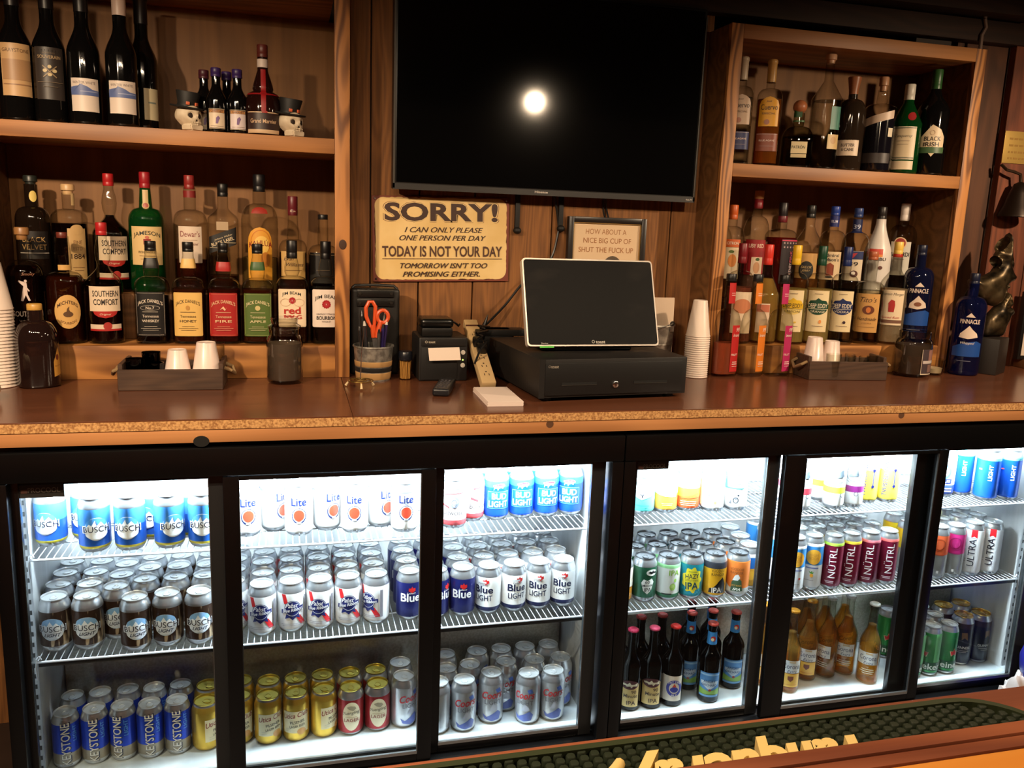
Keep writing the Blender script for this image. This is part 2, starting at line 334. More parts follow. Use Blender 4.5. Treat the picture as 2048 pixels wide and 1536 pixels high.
# knot on the left shelf post
mb = MB(); mb.ball((0.133, 2.2695, 1.347), (0.010, 0.0012, 0.013), mat((62, 38, 24), 0.7)); k = mb.build('knot')
k.parent = [o for o in bpy.data.objects if o.name == 'bottle_shelf'][0]; k.matrix_parent_inverse = Matrix.Translation(-k.parent.location)
# ------------------------------------------------------------------ television, signs and cables on the wall
r = empty('television', (0.71, 2.36, 1.50))
mb = MB(); mb.box(-0.442, 0.442, -0.03, 0.012, -0.002, 0.532, mat((20, 20, 21), 0.4), 0.004); mb.build('housing', r)
mb = MB(); mb.box(-0.433, 0.433, -0.0325, -0.029, 0.016, 0.524, mat((5, 5, 6), 0.085, spec=0.6)); mb.build('screen', r)
mb = MB(); mb.box(-0.442, 0.442, -0.034, -0.0295, -0.003, 0.0125, mat((46, 44, 43), 0.4)); mb.build('bottom_bezel', r)
for sx in (-1, 1): mb = MB(); mb.box(sx * 0.4395 - 0.0025, sx * 0.4395 + 0.0025, -0.034, -0.0295, 0.0, 0.51, mat((70, 66, 60), 0.35)); mb.build('side_trim', r)
mb = MB(); wrap(Flat(-0.0345), [('t', (225, 215, 205), 'Hisense', -28, 6.5, 6.5, 38, 'b'), ('t', (225, 215, 205), 'Roku TV', 424, 4.5, 4, 20, 'b')], mb); mb.build('logo', r)
tag(r, 'large black flat television on the wall with a lamp reflected in it', 'television')
for bx, zz in ((0.634, 1.392), (0.765, 1.402)):
    mb = MB(); mb.box(bx - 0.007, bx + 0.007, 2.392, 2.404, zz, 1.515, M_BLACKM, 0.002); mb.ball((bx, 2.392, zz + 0.006), (0.012, 0.012, 0.010), M_BLACKM); o = mb.build('mount_strap')
    tag(o, 'black mounting strap hanging under the television, ' + ('nearer the cream tin sign' if bx < 0.7 else 'beside the black picture frame'), 'strap', 'television mounting straps')
def cable(pts, r, m, label, name='cable', grp='black cables'):
    P = [Vector(p) for p in pts]; out = []
    for i in range(len(P) - 1):
        p0, p1, p2, p3 = P[max(i - 1, 0)], P[i], P[i + 1], P[min(i + 2, len(P) - 1)]
        for k in range(6):
            t = k / 6; out.append(0.5 * (2 * p1 + (p2 - p0) * t + (2 * p0 - 5 * p1 + 4 * p2 - p3) * t * t + (3 * p1 - p0 - 3 * p2 + p3) * t ** 3))
    out.append(P[-1]); mb = MB(); mb.tube(out, r, m, 6); return tag(mb.build(name), label, 'cable', grp)
cable([(0.739, 2.39, 1.51), (0.757, 2.395, 1.43), (0.757, 2.395, 1.385), (0.735, 2.395, 1.312), (0.66, 2.392, 1.25), (0.60, 2.38, 1.18), (0.53, 2.36, 1.115)], 0.0034, M_BLACK, 'black cable running from the television down behind the till screen')
cable([(0.894, 2.396, 1.51), (0.897, 2.398, 1.46), (0.91, 2.40, 1.435)], 0.0026, M_BLACK, 'short black cable above the framed picture, left of its twin')
cable([(0.90, 2.394, 1.51), (0.906, 2.398, 1.47), (0.917, 2.40, 1.435)], 0.0026, M_BLACK, 'short black cable above the framed picture, right of its twin')
# tin sign
r = empty('tin_sign', (0.419, 2.4005, 1.247)); r.rotation_euler = (0, math.radians(-1.3), 0)
mb = MB(); mb.box(-0.1955, 0.1955, -0.003, 0.0, 0.0, 0.237, mat((122, 58, 40), 0.55), 0.0008, seg=1)
mb.build('rusty_plate', r)
random.seed(3); pts = []
hw, z0, z1, rc = 188.0, 6.5, 233.0, 24.0
for (sx, sz, a0) in ((1, 1, 0), (-1, 1, 90), (-1, -1, 180), (1, -1, 270)):
    cxx = sx * (hw - rc); czz = (z1 - rc) if sz > 0 else (z0 + rc)
    for a in range(0, 91, 15): t = math.radians(a0 + a); pts.append((cxx + rc * math.cos(t), czz + rc * math.sin(t)))
    if (sx, sz) == (1, 1): n, d = 40, lambda i: ((hw - rc) * (1 - 2 * i / 40), z1)
    elif (sx, sz) == (-1, 1): n, d = 26, lambda i: (-hw, z1 - rc - (z1 - z0 - 2 * rc) * i / 26)
    elif (sx, sz) == (-1, -1): n, d = 44, lambda i: ((-(hw - rc)) + 2 * (hw - rc) * i / 44, z0)
    else: n, d = 26, lambda i: (hw, z0 + rc + (z1 - z0 - 2 * rc) * i / 26)
    for i in range(1, n): x, z = d(i); pts.append((x + random.uniform(-1, 1) * 1.4, z + random.uniform(-1, 1) * 1.4))
m_cream = speckle('aged_cream_enamel', (226, 190, 122), (240, 208, 146), 9, 0.4, 0.35, 0.65)
mb = MB(); wrap(Flat(-0.003), [('p', m_cream, pts)], mb); mb.build('cream_face', r)
DK = (66, 44, 36)
mb = MB(); wrap(Flat(-0.0034), [('t', (150, 112, 74), 'SORRY!', 0, 194, 57.5, 332, 'X'), ('t', (236, 204, 142), 'SORRY!', 0, 194, 55, 328, 'X'), ('t', DK, 'SORRY!', 0, 194, 51, 323, 'W'),
    ('t', DK, 'I CAN ONLY PLEASE', 6, 145, 14.5, 224, 'ci'), ('t', DK, 'I CAN ONLY PLEASE', 6.8, 145, 14.5, 224, 'ci'), ('t', DK, 'ONE PERSON PER DAY', 3, 122.5, 14.5, 248, 'ci'), ('t', DK, 'ONE PERSON PER DAY', 3.8, 122.5, 14.5, 248, 'ci'),
    ('t', (84, 56, 44), 'TODAY IS NOT YOUR DAY', 3, 85, 30, 344, 'B'), ('r', (84, 56, 44), 3, 64.5, 344, 1.6),
    ('t', DK, 'TOMORROW ISN\u2019T TOO', 6, 45, 14.5, 250, 'ci'), ('t', DK, 'TOMORROW ISN\u2019T TOO', 6.8, 45, 14.5, 250, 'ci'), ('t', DK, 'PROMISING EITHER.', -2, 21.5, 14.5, 222, 'ci'), ('t', DK, 'PROMISING EITHER.', -1.2, 21.5, 14.5, 222, 'ci')], mb, off=0.0003); mb.build('lettering', r)
for i, (sx, sz) in enumerate(((-0.187, 0.229), (0.187, 0.229), (-0.187, 0.008))):
    mb = MB(); mb.ball((sx, -0.004, sz), (0.0028, 0.002, 0.0028), M_STEEL if i < 2 else M_BLACKM, 10, 6); mb.build('nail', r)
tag(r, 'cream tin sign with rusty border and SORRY! lettering under the television', 'sign')
# framed picture
r = empty('picture_frame', (0.908, 2.399, 1.135))
mb = MB()
for a in ((-0.1225, -0.106, 0, 0.31), (0.106, 0.1225, 0, 0.31), (-0.106, 0.106, 0, 0.0165), (-0.106, 0.106, 0.2935, 0.31)): mb.box(a[0], a[1], -0.02, 0.002, a[2], a[3], mat((34, 28, 26), 0.3), 0.003)
mb.build('frame', r)
mb = MB()
for a in ((-0.106, -0.1035, 0.0165, 0.2935), (0.1035, 0.106, 0.0165, 0.2935), (-0.106, 0.106, 0.291, 0.2935)): mb.box(a[0], a[1], -0.0155, -0.011, a[2], a[3], mat((220, 180, 110), 0.3, 0.8))
mb.build('gilt_slip', r)
mb = MB(); mb.box(-0.106, 0.106, -0.010, -0.006, 0.0165, 0.2935, mat((226, 196, 160), 0.35)); mb.build('print_paper', r)
BR = (166, 110, 66)
mb = MB(); wrap(Flat(-0.010), [('t', BR, 'HOW ABOUT A', -2, 268, 15, 128), ('t', BR, 'NICE BIG CUP OF', 3, 242, 15, 150), ('t', BR, 'SHUT THE FUCK UP', 0, 215, 15, 172),
    ('e', (92, 78, 62), 22, 150, 70, 96), ('e', (72, 62, 50), 26, 146, 56, 86)], mb); mb.build('printed_picture', r)
tag(r, 'black framed print with brown lettering hanging behind the till screen', 'picture')
# right edge of the picture
r = empty('brass_plaque', (2.352, 2.371, 1.672)); mb = MB(); mb.box(-0.09, 0.09, -0.003, 0.0, 0, 0.102, mat((208, 170, 92), 0.35, 0.55), 0.001); mb.build('plate', r)
mb = MB(); random.seed(5)
for zz in (0.078, 0.057, 0.036, 0.016):
    x = -0.07
    while x < 0.07: w = random.uniform(0.006, 0.018); mb.box(x, x + w, -0.0036, -0.003, zz - 0.003, zz + 0.003, mat((164, 126, 62), 0.5, 0.4)); x += w + 0.005
mb.build('faint_engraving', r); tag(r, 'brass coloured plaque with faint engraving on the red brown planks', 'plaque')
r = empty('wall_bell', (2.312, 2.33, 1.50)); mb = MB(); mb.lathe([(0.056, 0.0), (0.055, 0.006), (0.044, 0.03), (0.030, 0.075), (0.018, 0.105), (0.0, 0.115)], mat((40, 28, 20), 0.4, 0.6), 24, caps=False); mb.build('bell_cup', r)
mb = MB(); mb.tube([(0, 0, 0.112), (-0.005, 0.0, 0.135), (-0.03, 0.0, 0.142), (-0.052, 0.01, 0.148), (-0.056, 0.03, 0.165)], 0.005, mat((60, 44, 30), 0.4, 0.6), 8); mb.build('bracket', r)
tag(r, 'dark metal bell on a curved bracket below the brass plaque', 'bell')
mb = MB(); mb.tube([(2.118, 2.30, 2.29), (2.112, 2.352, 2.14), (2.108, 2.352, 2.10)], 0.0055, mat((126, 104, 92), 0.6), 8); mb.tube([(2.108, 2.352, 2.10), (2.118, 2.354, 2.075), (2.104, 2.352, 2.05), (2.106, 2.352, 1.985), (2.102, 2.345, 1.925), (2.085, 2.325, 1.875)], 0.0055, mat((126, 104, 92), 0.6), 8)
tag(mb.build('pipe'), 'thin pale pipe coming down beside the top of the right shelf', 'pipe')
# ------------------------------------------------------------------ coolers
m_frame = mat((7, 7, 8), 0.28, spec=0.5); m_stile = mat((36, 38, 40), 0.3); m_liner = speckle('brushed_liner', (196, 198, 200), (212, 214, 216), 30, 0.42, metal=0.15, stretch=(1, 1, 0.1))
m_floor_s = speckle('cooler_floor', (196, 204, 210), (222, 228, 232), 12, 0.3, metal=0.2); m_cover = speckle('stainless_cover', (206, 198, 182), (226, 218, 202), 160, 0.25, metal=0.35, bump=0.2)
m_pane = glass('door_glass', (244, 248, 248), (225, 232, 232), 0.75); m_wire = mat((200, 202, 208), 0.3, 0.45)
def cooler(x0, x1, doors, label):
    cx = (x0 + x1) / 2; r = empty('glass_door_cooler', (cx, 2.07, 0.0)); yo = 2.07
    def B(mb, a, m, bev=0.0): mb.box(a[0] - cx, a[1] - cx, a[2] - yo, a[3] - yo, a[4], a[5], m, bev); return mb
    mb = MB(); t = 0.024
    B(mb, (x0 + t, x1 - t, 2.30, 2.33, 0.10, 0.905), m_liner); B(mb, (x0 + 0.001, x0 + t, 1.866, 2.33, 0.10, 0.905), m_liner); B(mb, (x1 - t, x1 - 0.001, 1.866, 2.33, 0.10, 0.905), m_liner); mb.build('liner', r)
    mb = MB(); B(mb, (x0 + t, x1 - t, 1.868, 2.299, 0.11, 0.13), m_floor_s); mb.build('liner_floor', r)
    mb = MB(); B(mb, (x0 + t, x1 - t, 1.868, 2.30, 0.90, 0.905), m_liner); mb.build('liner_ceiling', r)
    mb = MB(); B(mb, (x0 + t + 0.002, x1 - t - 0.002, 2.15, 2.299, 0.1302, 0.297), m_cover, 0.006); mb.build('evaporator_cover', r)
    mb = MB()
    B(mb, (x0 + 0.001, x1 - 0.001, 1.868, 2.335, 0.906, 0.933), m_frame, 0.004); B(mb, (x0, x1, 1.815, 1.866, 0.868, 0.9335), m_frame, 0.006); B(mb, (x0, x1, 1.812, 1.866, 0.03, 0.135), m_frame, 0.005)
    B(mb, (x0, x0 + 0.03, 1.815, 1.866, 0.135, 0.868), m_frame, 0.004); B(mb, (x1 - 0.03, x1, 1.815, 1.866, 0.135, 0.868), m_frame, 0.004); B(mb, (x0 + 0.002, x1 - 0.002, 2.331, 2.34, 0.03, 0.906), m_frame); mb.build('cabinet_frame', r)
    mb = MB(); B(mb, (x0 + 0.05, x1 - 0.05, 1.875, 1.93, 0.895, 0.9), mat((235, 240, 245), 0.4)); mb.build('led_housing', r)
    mb = MB(); B(mb, (x0 + 0.03, x1 - 0.03, 1.866, 1.872, 0.131, 0.142), mat((40, 42, 44), 0.3)); mb.build('sliding_track', r)
    for gx0, gx1, front, sl, sr in doors:
        y = 1.826 if front else 1.848; d = empty('door', (0, 0, 0)); d.parent = r
        mb = MB(); ms = m_frame
        B(mb, (gx0 - sl, gx0, y - 0.008, y + 0.010, 0.137, 0.866), ms, 0.002); B(mb, (gx1, gx1 + sr, y - 0.008, y + 0.010, 0.137, 0.866), ms if front else m_stile, 0.002)
        B(mb, (gx0, gx1, y - 0.008, y + 0.010, 0.857, 0.866), ms, 0.002); B(mb, (gx0, gx1, y - 0.008, y + 0.010, 0.137, 0.156), ms, 0.002); mb.build('door_frame', d)
        mb = MB(); B(mb, (gx0, gx1, y - 0.002, y + 0.002, 0.156, 0.857), m_pane); mb.build('glass_pane', d, smooth=0)
        mb = MB(); B(mb, (gx0, gx1, y - 0.0085, y - 0.003, 0.156, 0.164), mat((200, 205, 208), 0.25, 0.9)); mb.build('bottom_strip', d)
        mb = MB(); B(mb, (gx1 - 0.0015, gx1 + 0.001, y - 0.0085, y - 0.003, 0.164, 0.857), mat((120, 124, 128), 0.25, 0.8)); mb.build('edge_trim', d); mb = MB(); B(mb, (gx0 - 0.001, gx0 + 0.001, y - 0.0085, y - 0.003, 0.164, 0.857), mat((60, 62, 64), 0.25, 0.8)); mb.build('edge_trim', d)
    g = doors[0]; mb = MB(); B(mb, (g[0] - 0.002, g[0] + 0.084, 1.842, 1.8445, 0.830 if x0 < 0 else 0.838, 0.858), mat((38, 36, 34), 0.5)); bd = mb.build('maker_badge', r)
    mb = MB(); wrap(Flat(1.842 - yo), [('t', (116, 108, 100), 'PROCOOL', (g[0] + 0.047 - cx) * 1000, 846, 11, 60, 'b'), ('r', (116, 84, 76), (g[0] + 0.010 - cx) * 1000, 844, 12, 8)], mb); mb.build('badge_lettering', bd)
    return tag(r, label, 'cooler', 'black glass door coolers')
cooler(-0.585, 0.7685, [(-0.541, -0.175, 0, 0.034, 0.04), (-0.112, 0.281, 1, 0.033, 0.034), (0.336, 0.698, 0, 0.04, 0.034)], 'black three door cooler on the left, full of beer cans')
cooler(0.7695, 2.123, [(0.813, 1.172, 0, 0.032, 0.036), (1.268, 1.67, 1, 0.060, 0.032), (1.698, 2.045, 0, 0.078, 0.045)], 'black three door cooler on the right, with beer bottles on its floor')
ZT, ZM, ZF = 0.677, 0.440, 0.1304
def wire_shelf(x0, x1, z, label, dark_strip):
    mb = MB(); n = int((x1 - x0) / 0.0147); zc = z - 0.0016
    for k in range(n + 1):
        x = x0 + (x1 - x0) * k / n; mb.tube([(x, 1.899, zc - (0.0035 if k else 0)), (x, 1.9005, zc), (x, 2.205, zc)], 0.00115, m_wire, 4)
    for y in (2.0, 2.1): mb.tube([(x0, y, zc - 0.003), (x1, y, zc - 0.003)], 0.0018, m_wire, 5)
    o = mb.build('wire_shelf'); tag(o, label, 'shelf', 'white wire shelves in the coolers')
    mb = MB(); mb.tube([(x0 - 0.003, 1.8985, zc - 0.003), (x1 + 0.003, 1.8985, zc - 0.003)], 0.0028, m_wire, 8); mb.build('front_rod', o)
    mb = MB(); mb.tube([(x0 - 0.003, 2.206, zc - 0.003), (x1 + 0.003, 2.206, zc - 0.003)], 0.0028, m_wire, 8); mb.build('rear_rod', o)
    if dark_strip: mb = MB(); mb.box(x0, x1, 1.902, 1.905, zc - 0.016, zc - 0.0062, mat((46, 46, 47), 0.4)); mb.build('front_strip', o)  # plain dark strip just below the front rod
BAY = [(-0.545, -0.128, 'first cooler door from the left'), (-0.122, 0.299, 'second cooler door from the left'), (0.305, 0.726, 'third cooler door from the left'), (0.806, 1.225, 'fourth cooler door from the left'), (1.232, 1.66, 'fifth cooler door from the left'), (1.667, 2.08, 'rightmost cooler door')]
for i, (a, b, nm) in enumerate(BAY):
    wire_shelf(a, b, ZT, 'upper white wire shelf behind the ' + nm, False); wire_shelf(a, b, ZM, 'lower white wire shelf behind the ' + nm, i in (0, 1, 2, 5))
    for sx, side in ((a - 0.008, -1), (b + 0.008, 1)):
        if (side < 0 and i in (0, 3)) or (side > 0 and i in (2, 5)):
            p = bpy.data.objects['glass_door_cooler' if i < 3 else 'glass_door_cooler.001']; mb = MB(); X = sx - p.location.x
            mb.box(X - 0.006, X + 0.006, 1.905 - 2.07, 1.909 - 2.07, 0.15, 0.88, mat((188, 190, 194), 0.3, 0.8))
            for k in range(28): mb.box(X - 0.002, X + 0.002, 1.9042 - 2.07, 1.9055 - 2.07, 0.17 + k * 0.025, 0.18 + k * 0.025, mat((50, 52, 54), 0.6))
            mb.build('shelf_standard', p)
            for z in (ZT, ZM):
                mb = MB(); mb.tube([(X + side * -0.006, 1.896 - 2.07, z - 0.045), (X - side * 0.004, 1.897 - 2.07, z - 0.02), (X - side * 0.006, 1.897 - 2.07, z + 0.004), (X - side * 0.011, 1.898 - 2.07, z + 0.01), (X - side * 0.015, 1.898 - 2.07, z + 0.002)], 0.0018, m_wire, 6); mb.build('shelf_clip', p)
# ------------------------------------------------------------------ cans
M_LID = mat((214, 216, 218), 0.32, 0.7); M_LIDG = mat((196, 158, 74), 0.3, 0.95); M_LIDD = mat((120, 122, 126), 0.3, 0.95); M_LIDY = mat((206, 186, 84), 0.3, 0.95)
def can_prof(h, R):
    return [(0.0, 0.007), (R * 0.60, 0.005), (R * 0.72, 0.0005), (R * 0.80, 0.0), (R * 0.86, 0.0025), (R * 0.97, 0.009), (R, 0.014), (R, h * 0.3), (R, h * 0.6), (R, h - 0.0235), (R * 0.985, h - 0.020), (R * 0.86, h - 0.0085), (R * 0.81, h - 0.0055), (R * 0.805, h - 0.0035)]
CAN = {}
def can_proto(kind, name, desc, cat, bands, prims, h=0.122, R=0.033, lid=None, rough=0.3, metal=0.25):
    CAN[kind] = dict(name=name, desc=desc, cat=cat, bands=bands, prims=prims, h=h, R=R, lid=lid or M_LID, rough=rough, metal=metal, o=None, bare=None)
def facing(x, y): return -math.atan2(x, y)  # turn that brings a print round to the aisle side where the stools are
def can_make(kind, loc, rz, front):
    d = CAN[kind]; key = 'o' if front else 'bare'
    if d[key] is None:
        prof = can_prof(d['h'], d['R']); zs = sorted({z for _, z in prof} | {b[1] / 1000 for b in d['bands']} | {b[0] / 1000 for b in d['bands']}); bd = Body(prof)
        zs = [z for z in zs if 0.014 < z < d['h'] - 0.0236]
        low = [p for p in prof if p[1] <= 0.0141]; up = [p for p in prof if p[1] >= d['h'] - 0.0236]; full = low + [(bd.r(z), z) for z in zs] + up
        def mf(z):
            for a, b, c in d['bands']:
                if a / 1000 <= z < b / 1000: return c if not isinstance(c, tuple) else mat(c, d['rough'], d['metal'])
            return mat((196, 198, 202), 0.28, 0.9)
        mb = MB(); mb.lathe(full, None, 26, mfun=mf, caps=False); o = mb.build(d['name'])
        h, R = d['h'], d['R']; mb = MB(); mb.lathe([(R * 0.805, h - 0.0035), (R * 0.83, h - 0.0012), (R * 0.815, h), (R * 0.79, h - 0.001), (R * 0.775, h - 0.0055), (R * 0.745, h - 0.006), (R * 0.73, h - 0.0045), (0.0, h - 0.0042)], d['lid'], 26, caps=False); mb.build('lid', o)
        mb = MB(); mb.lathe([(0.0, 0.0), (0.0085, 0.0), (0.0085, 0.0012), (0.0055, 0.0016), (0.005, 0.0006), (0.0, 0.0006)], d['lid'], 14, sy=1.35, M=Matrix.Translation((0.0, -0.004, h - 0.0038))); mb.build('pull_tab', o)
        if d['prims'] and front: mb = MB(); wrap(bd, d['prims'], mb, rough=0.35); mb.build('printed_design', o)
        d[key] = o; o.location = loc; o.rotation_euler = (0, 0, rz); return o
    c = copy_tree(d[key]); c.location = loc; c.rotation_euler = (0, 0, rz); return c
def Bn(*a): return list(a)
peaks = [(-23, 56), (-15, 66), (-10, 62), (-3, 74), (3, 64), (9, 70), (16, 61), (23, 56), (18, 46), (-18, 46)]
can_proto('bu', 'beer_can', 'blue mountain can with yellow base', 'can', [(6, 15, (206, 190, 60)), (15, 60, (36, 88, 176)), (60, 99, (70, 140, 215))],  # upper blue painted lighter to imitate overexposure near the top
    [('e', (228, 236, 246), 0, 54, 50, 52), ('e', (80, 150, 224), 0, 64, 44, 30), ('p', (240, 244, 250), peaks), ('p', (90, 130, 190), [(-3, 74), (0, 62), (3, 64)]), ('e', (240, 244, 250), 0, 44, 46, 26), ('t', (246, 248, 250), 'BUSCH', 0, 54, 17, 58, 'B'), ('t', (20, 24, 44), 'BUSCH', 0, 54, 13.5, 54)])
m_camo = speckle('reed_print', (58, 40, 30), (196, 172, 140), 62, 0.32, 0.56, 0.66, metal=0.4, stretch=(1.6, 1.6, 0.22), detail=2)
can_proto('bl', 'beer_can', 'brown reed patterned can', 'can', [(13, 95, m_camo)],
    [('e', (196, 212, 230), 0, 55, 52, 52), ('e', (128, 172, 216), 0, 67, 44, 26), ('p', (226, 232, 240), peaks), ('e', (206, 214, 226), 0, 45, 46, 26), ('t', (226, 230, 238), 'BUSCH', 0, 56, 16.5, 60, 'B'), ('t', (18, 20, 40), 'BUSCH', 0, 56, 13.5, 56), ('t', (22, 24, 50), 'LIGHT', 1, 42, 8, 34, 'bi')])
can_proto('ke', 'beer_can', 'blue can with vertical white lettering', 'can', [(12, 40, (150, 140, 122)), (40, 112, (28, 62, 178))],
    [('t', (30, 34, 60), 'KEYSTONE', -2, 64, 22, 108, 'vB'), ('t', (226, 222, 212), 'KEYSTONE', -3, 64, 19, 105, 'vb'), ('t', (84, 150, 220), 'LIGHT', 17, 88, 9, 40, 'v')], h=0.133, R=0.0302, metal=0.5)
can_proto('li', 'beer_can', 'white can with red roundel', 'can', [(8, 100, (238, 238, 238))],
    [('t', (26, 40, 96), 'Lite', 0, 84, 20, 36, 'B'), ('e', (24, 38, 84), 0, 50, 34, 38), ('e', (240, 240, 238), 0, 51, 29, 33), ('e', (196, 62, 40), 0, 51, 25, 28), ('t', (24, 38, 84), 'FINE PILSNER', 0, 71, 4, 30, 'b', 1.5), ('t', (236, 236, 236), 'BEER', 0, 33.5, 3, 11, 'b')], metal=0.05)
can_proto('pb', 'beer_can', 'white can with blue ribbon badge', 'can', [(10, 99, (232, 232, 234))],
    [('p', (206, 40, 44), [(-26, 98), (-16, 98), (-10, 74), (-20, 74)]), ('p', (196, 36, 42), [(6, 44), (18, 44), (34, 20), (20, 20)]), ('p', (34, 42, 104), [(-12, 56), (12, 56), (18, 36), (8, 40), (0, 33), (-8, 40), (-18, 36)]), ('e', (32, 40, 102), 0, 62, 38, 40), ('ring', (228, 230, 236), 0, 62, 35, 37, 0.8), ('p', (34, 42, 104), [(-26, 50), (26, 58), (26, 68), (-26, 60)]), ('t', (240, 240, 244), 'Pabst', -2, 70, 11, 28, 'bi'), ('t', (240, 240, 244), 'Blue Ribbon', 0, 59, 8, 46, 'bi', 0, 7), ('r', (130, 130, 150), 0, 24, 52, 0.8), ('r', (130, 130, 150), 0, 20, 46, 0.8), ('r', (120, 118, 128), 34, 55, 7, 70)], metal=0.1)
leaf = [(0, 12), (3, 6), (9, 7), (7, 1), (10, -1), (4, -5), (1.5, -5), (1, -9), (-1, -9), (-1.5, -5), (-4, -5), (-10, -1), (-7, 1), (-9, 7), (-3, 6)]
mleaf = lambda cx, cz, s: [(cx + x * s, cz + z * s) for x, z in leaf]
can_proto('bn', 'beer_can', 'navy can with red maple leaf', 'can', [(10, 99, (30, 34, 96))], [('t', (236, 236, 240), 'Blue', 0, 60, 22, 50, 'B'), ('p', (206, 40, 40), mleaf(4, 79, 0.9)), ('t', (220, 220, 226), 'Labatt', 2, 72, 5, 22, 'i')])
can_proto('bw', 'beer_can', 'white can with red maple leaf', 'can', [(8, 20, (34, 40, 84)), (20, 100, (240, 240, 240))], [('t', (28, 32, 64), 'Blue', 0, 66, 19, 50, 'B'), ('t', (28, 32, 64), 'LIGHT', 0, 44, 15, 46, 'b'), ('p', (206, 40, 40), mleaf(6, 86, 0.85)), ('t', (60, 64, 90), 'Labatt', 0, 79, 4, 22, 'i'), ('r', (206, 210, 216), -4, 86, 22, 5)], metal=0.05)
can_proto('bd', 'beer_can', 'white and red can, grey crest', 'can', [(8, 22, (186, 70, 74)), (22, 100, (240, 226, 226))], [('p', (206, 62, 66), [(-30, 60), (-10, 52), (-10, 57), (-30, 66)]), ('e', (120, 126, 140), 2, 68, 28, 28), ('p', (232, 232, 234), [(2, 80), (12, 68), (2, 56), (-8, 68)]), ('ring', (110, 116, 130), 2, 68, 14, 14, 2), ('p', (206, 62, 66), [(-24, 86), (24, 90), (24, 93), (-24, 89)]), ('t', (24, 24, 28), 'Budweiser', 0, 42, 13, 64, '')], metal=0.05)
buf = [(-22, 10), (-8, 14), (6, 16), (16, 14), (20, 8), (14, 4), (12, -2), (6, 2), (-2, 0), (-6, -8), (-8, 0), (-16, 0), (-20, -8), (-18, 4)]
can_proto('bi', 'beer_can', 'bright blue can with boxed lettering', 'can', [(10, 85, (22, 76, 198)), (85, 102, (60, 150, 224))], [('p', (236, 238, 244), [(x * 0.75 + 2, z * 0.75 + 84) for x, z in buf]), ('p', (206, 40, 60), [(-14, 88), (2, 92), (16, 91), (16, 93), (2, 95), (-14, 90)]), ('r', (110, 210, 240), 0, 53, 57, 45), ('r', (24, 78, 200), 0, 53, 54.5, 42.5), ('t', (240, 242, 246), 'BUD', 2, 63, 16, 38, 'B'), ('t', (240, 242, 246), 'LIGHT', 0, 43, 16, 50, 'B')])
can_proto('co', 'beer_can', 'silver can with red script', 'can', [(10, 110, (196, 198, 202))], [('p', (96, 112, 186), [(-26, 30), (-14, 22), (0, 30), (16, 40), (26, 30), (20, 14), (0, 10), (-20, 16)]), ('p', (190, 196, 214), [(-8, 40), (4, 62), (18, 44), (8, 40)]), ('p', (80, 108, 190), [(8, 100), (20, 104), (24, 92), (12, 90)]), ('t', (190, 36, 44), 'Coors', 0, 84, 20, 56, 'bi', 0, 4), ('t', (112, 112, 120), 'LIGHT', 2, 64, 12, 44, '')], h=0.134, metal=0.7)
can_proto('ut', 'beer_can', 'gold can with cream label', 'can', [(4, 110, (206, 168, 66))], [('r', (226, 214, 172), 0, 55, 66, 58), ('t', (130, 24, 32), 'Utica Club', 0, 74, 13, 64, 'bi', 0, 9), ('t', (30, 28, 26), 'PILSENER', 4, 56, 7.5, 36, 'b', 0, 8), ('t', (30, 28, 26), 'LAGER BEER', 4, 45, 6.5, 38, 'b', 0, 8), ('e', (196, 140, 70), 14, 30, 22, 18), ('r', (190, 186, 168), -18, 38, 12, 1.2), ('r', (190, 186, 168), -18, 33, 12, 1.2)], lid=M_LIDY, metal=0.75)
can_proto('yu', 'beer_can', 'red can with cream oval', 'can', [(8, 100, (150, 40, 44))], [('e', (224, 212, 178), 0, 55, 46, 78), ('p', (150, 140, 116), [(-12, 80), (-2, 84), (8, 82), (12, 76), (4, 70), (-6, 74)]), ('t', (36, 32, 30), 'Yuengling', 0, 64, 11, 42, 'i', 0, 6), ('t', (130, 44, 36), 'LAGER', 0, 45, 9, 38, 'b'), ('r', (150, 130, 100), 0, 53, 30, 1.0)], lid=M_LIDY, metal=0.5)
can_proto('sw', 'beer_can', 'teal and white can', 'can', [(8, 60, (96, 206, 196)), (60, 100, (232, 240, 240))], [('p', (236, 240, 240), [(-30, 52), (0, 40), (30, 52), (30, 62), (-30, 62)]), ('t', (80, 90, 100), 'SALTWATER', 0, 84, 9, 58, ''), ('t', (110, 200, 196), 'ITBC', 0, 73, 6, 20, 'b'), ('t', (96, 190, 190), 'MARGARITA', 0, 63, 7, 52, ''), ('t', (40, 44, 60), 'Y', 0, 51, 10, 12, 'b'), ('r', (60, 170, 160), 0, 24, 40, 3)], metal=0.05)
can_proto('oy', 'beer_can', 'amber and white can, plain front', 'can', [(8, 52, (236, 164, 62)), (52, 100, (240, 232, 214))], [('p', (240, 236, 224), [(-34, 54), (0, 46), (34, 44), (34, 60), (-34, 60)]), ('r', (240, 214, 160), 8, 26, 30, 1.4), ('r', (240, 214, 160), 8, 22, 26, 1.4)], metal=0.05)
can_proto('or', 'beer_can', 'orange and yellow can with pale stripes', 'can', [(8, 40, (228, 96, 48)), (40, 64, (246, 186, 62)), (64, 100, (244, 234, 214))], [('p', (228, 96, 48), [(-34, 36), (0, 42), (34, 50), (34, 38), (-34, 34)]), ('r', (246, 210, 180), 4, 28, 44, 1.6), ('r', (246, 210, 180), 4, 23, 44, 1.6), ('r', (246, 210, 180), 4, 18, 38, 1.6)], metal=0.05)
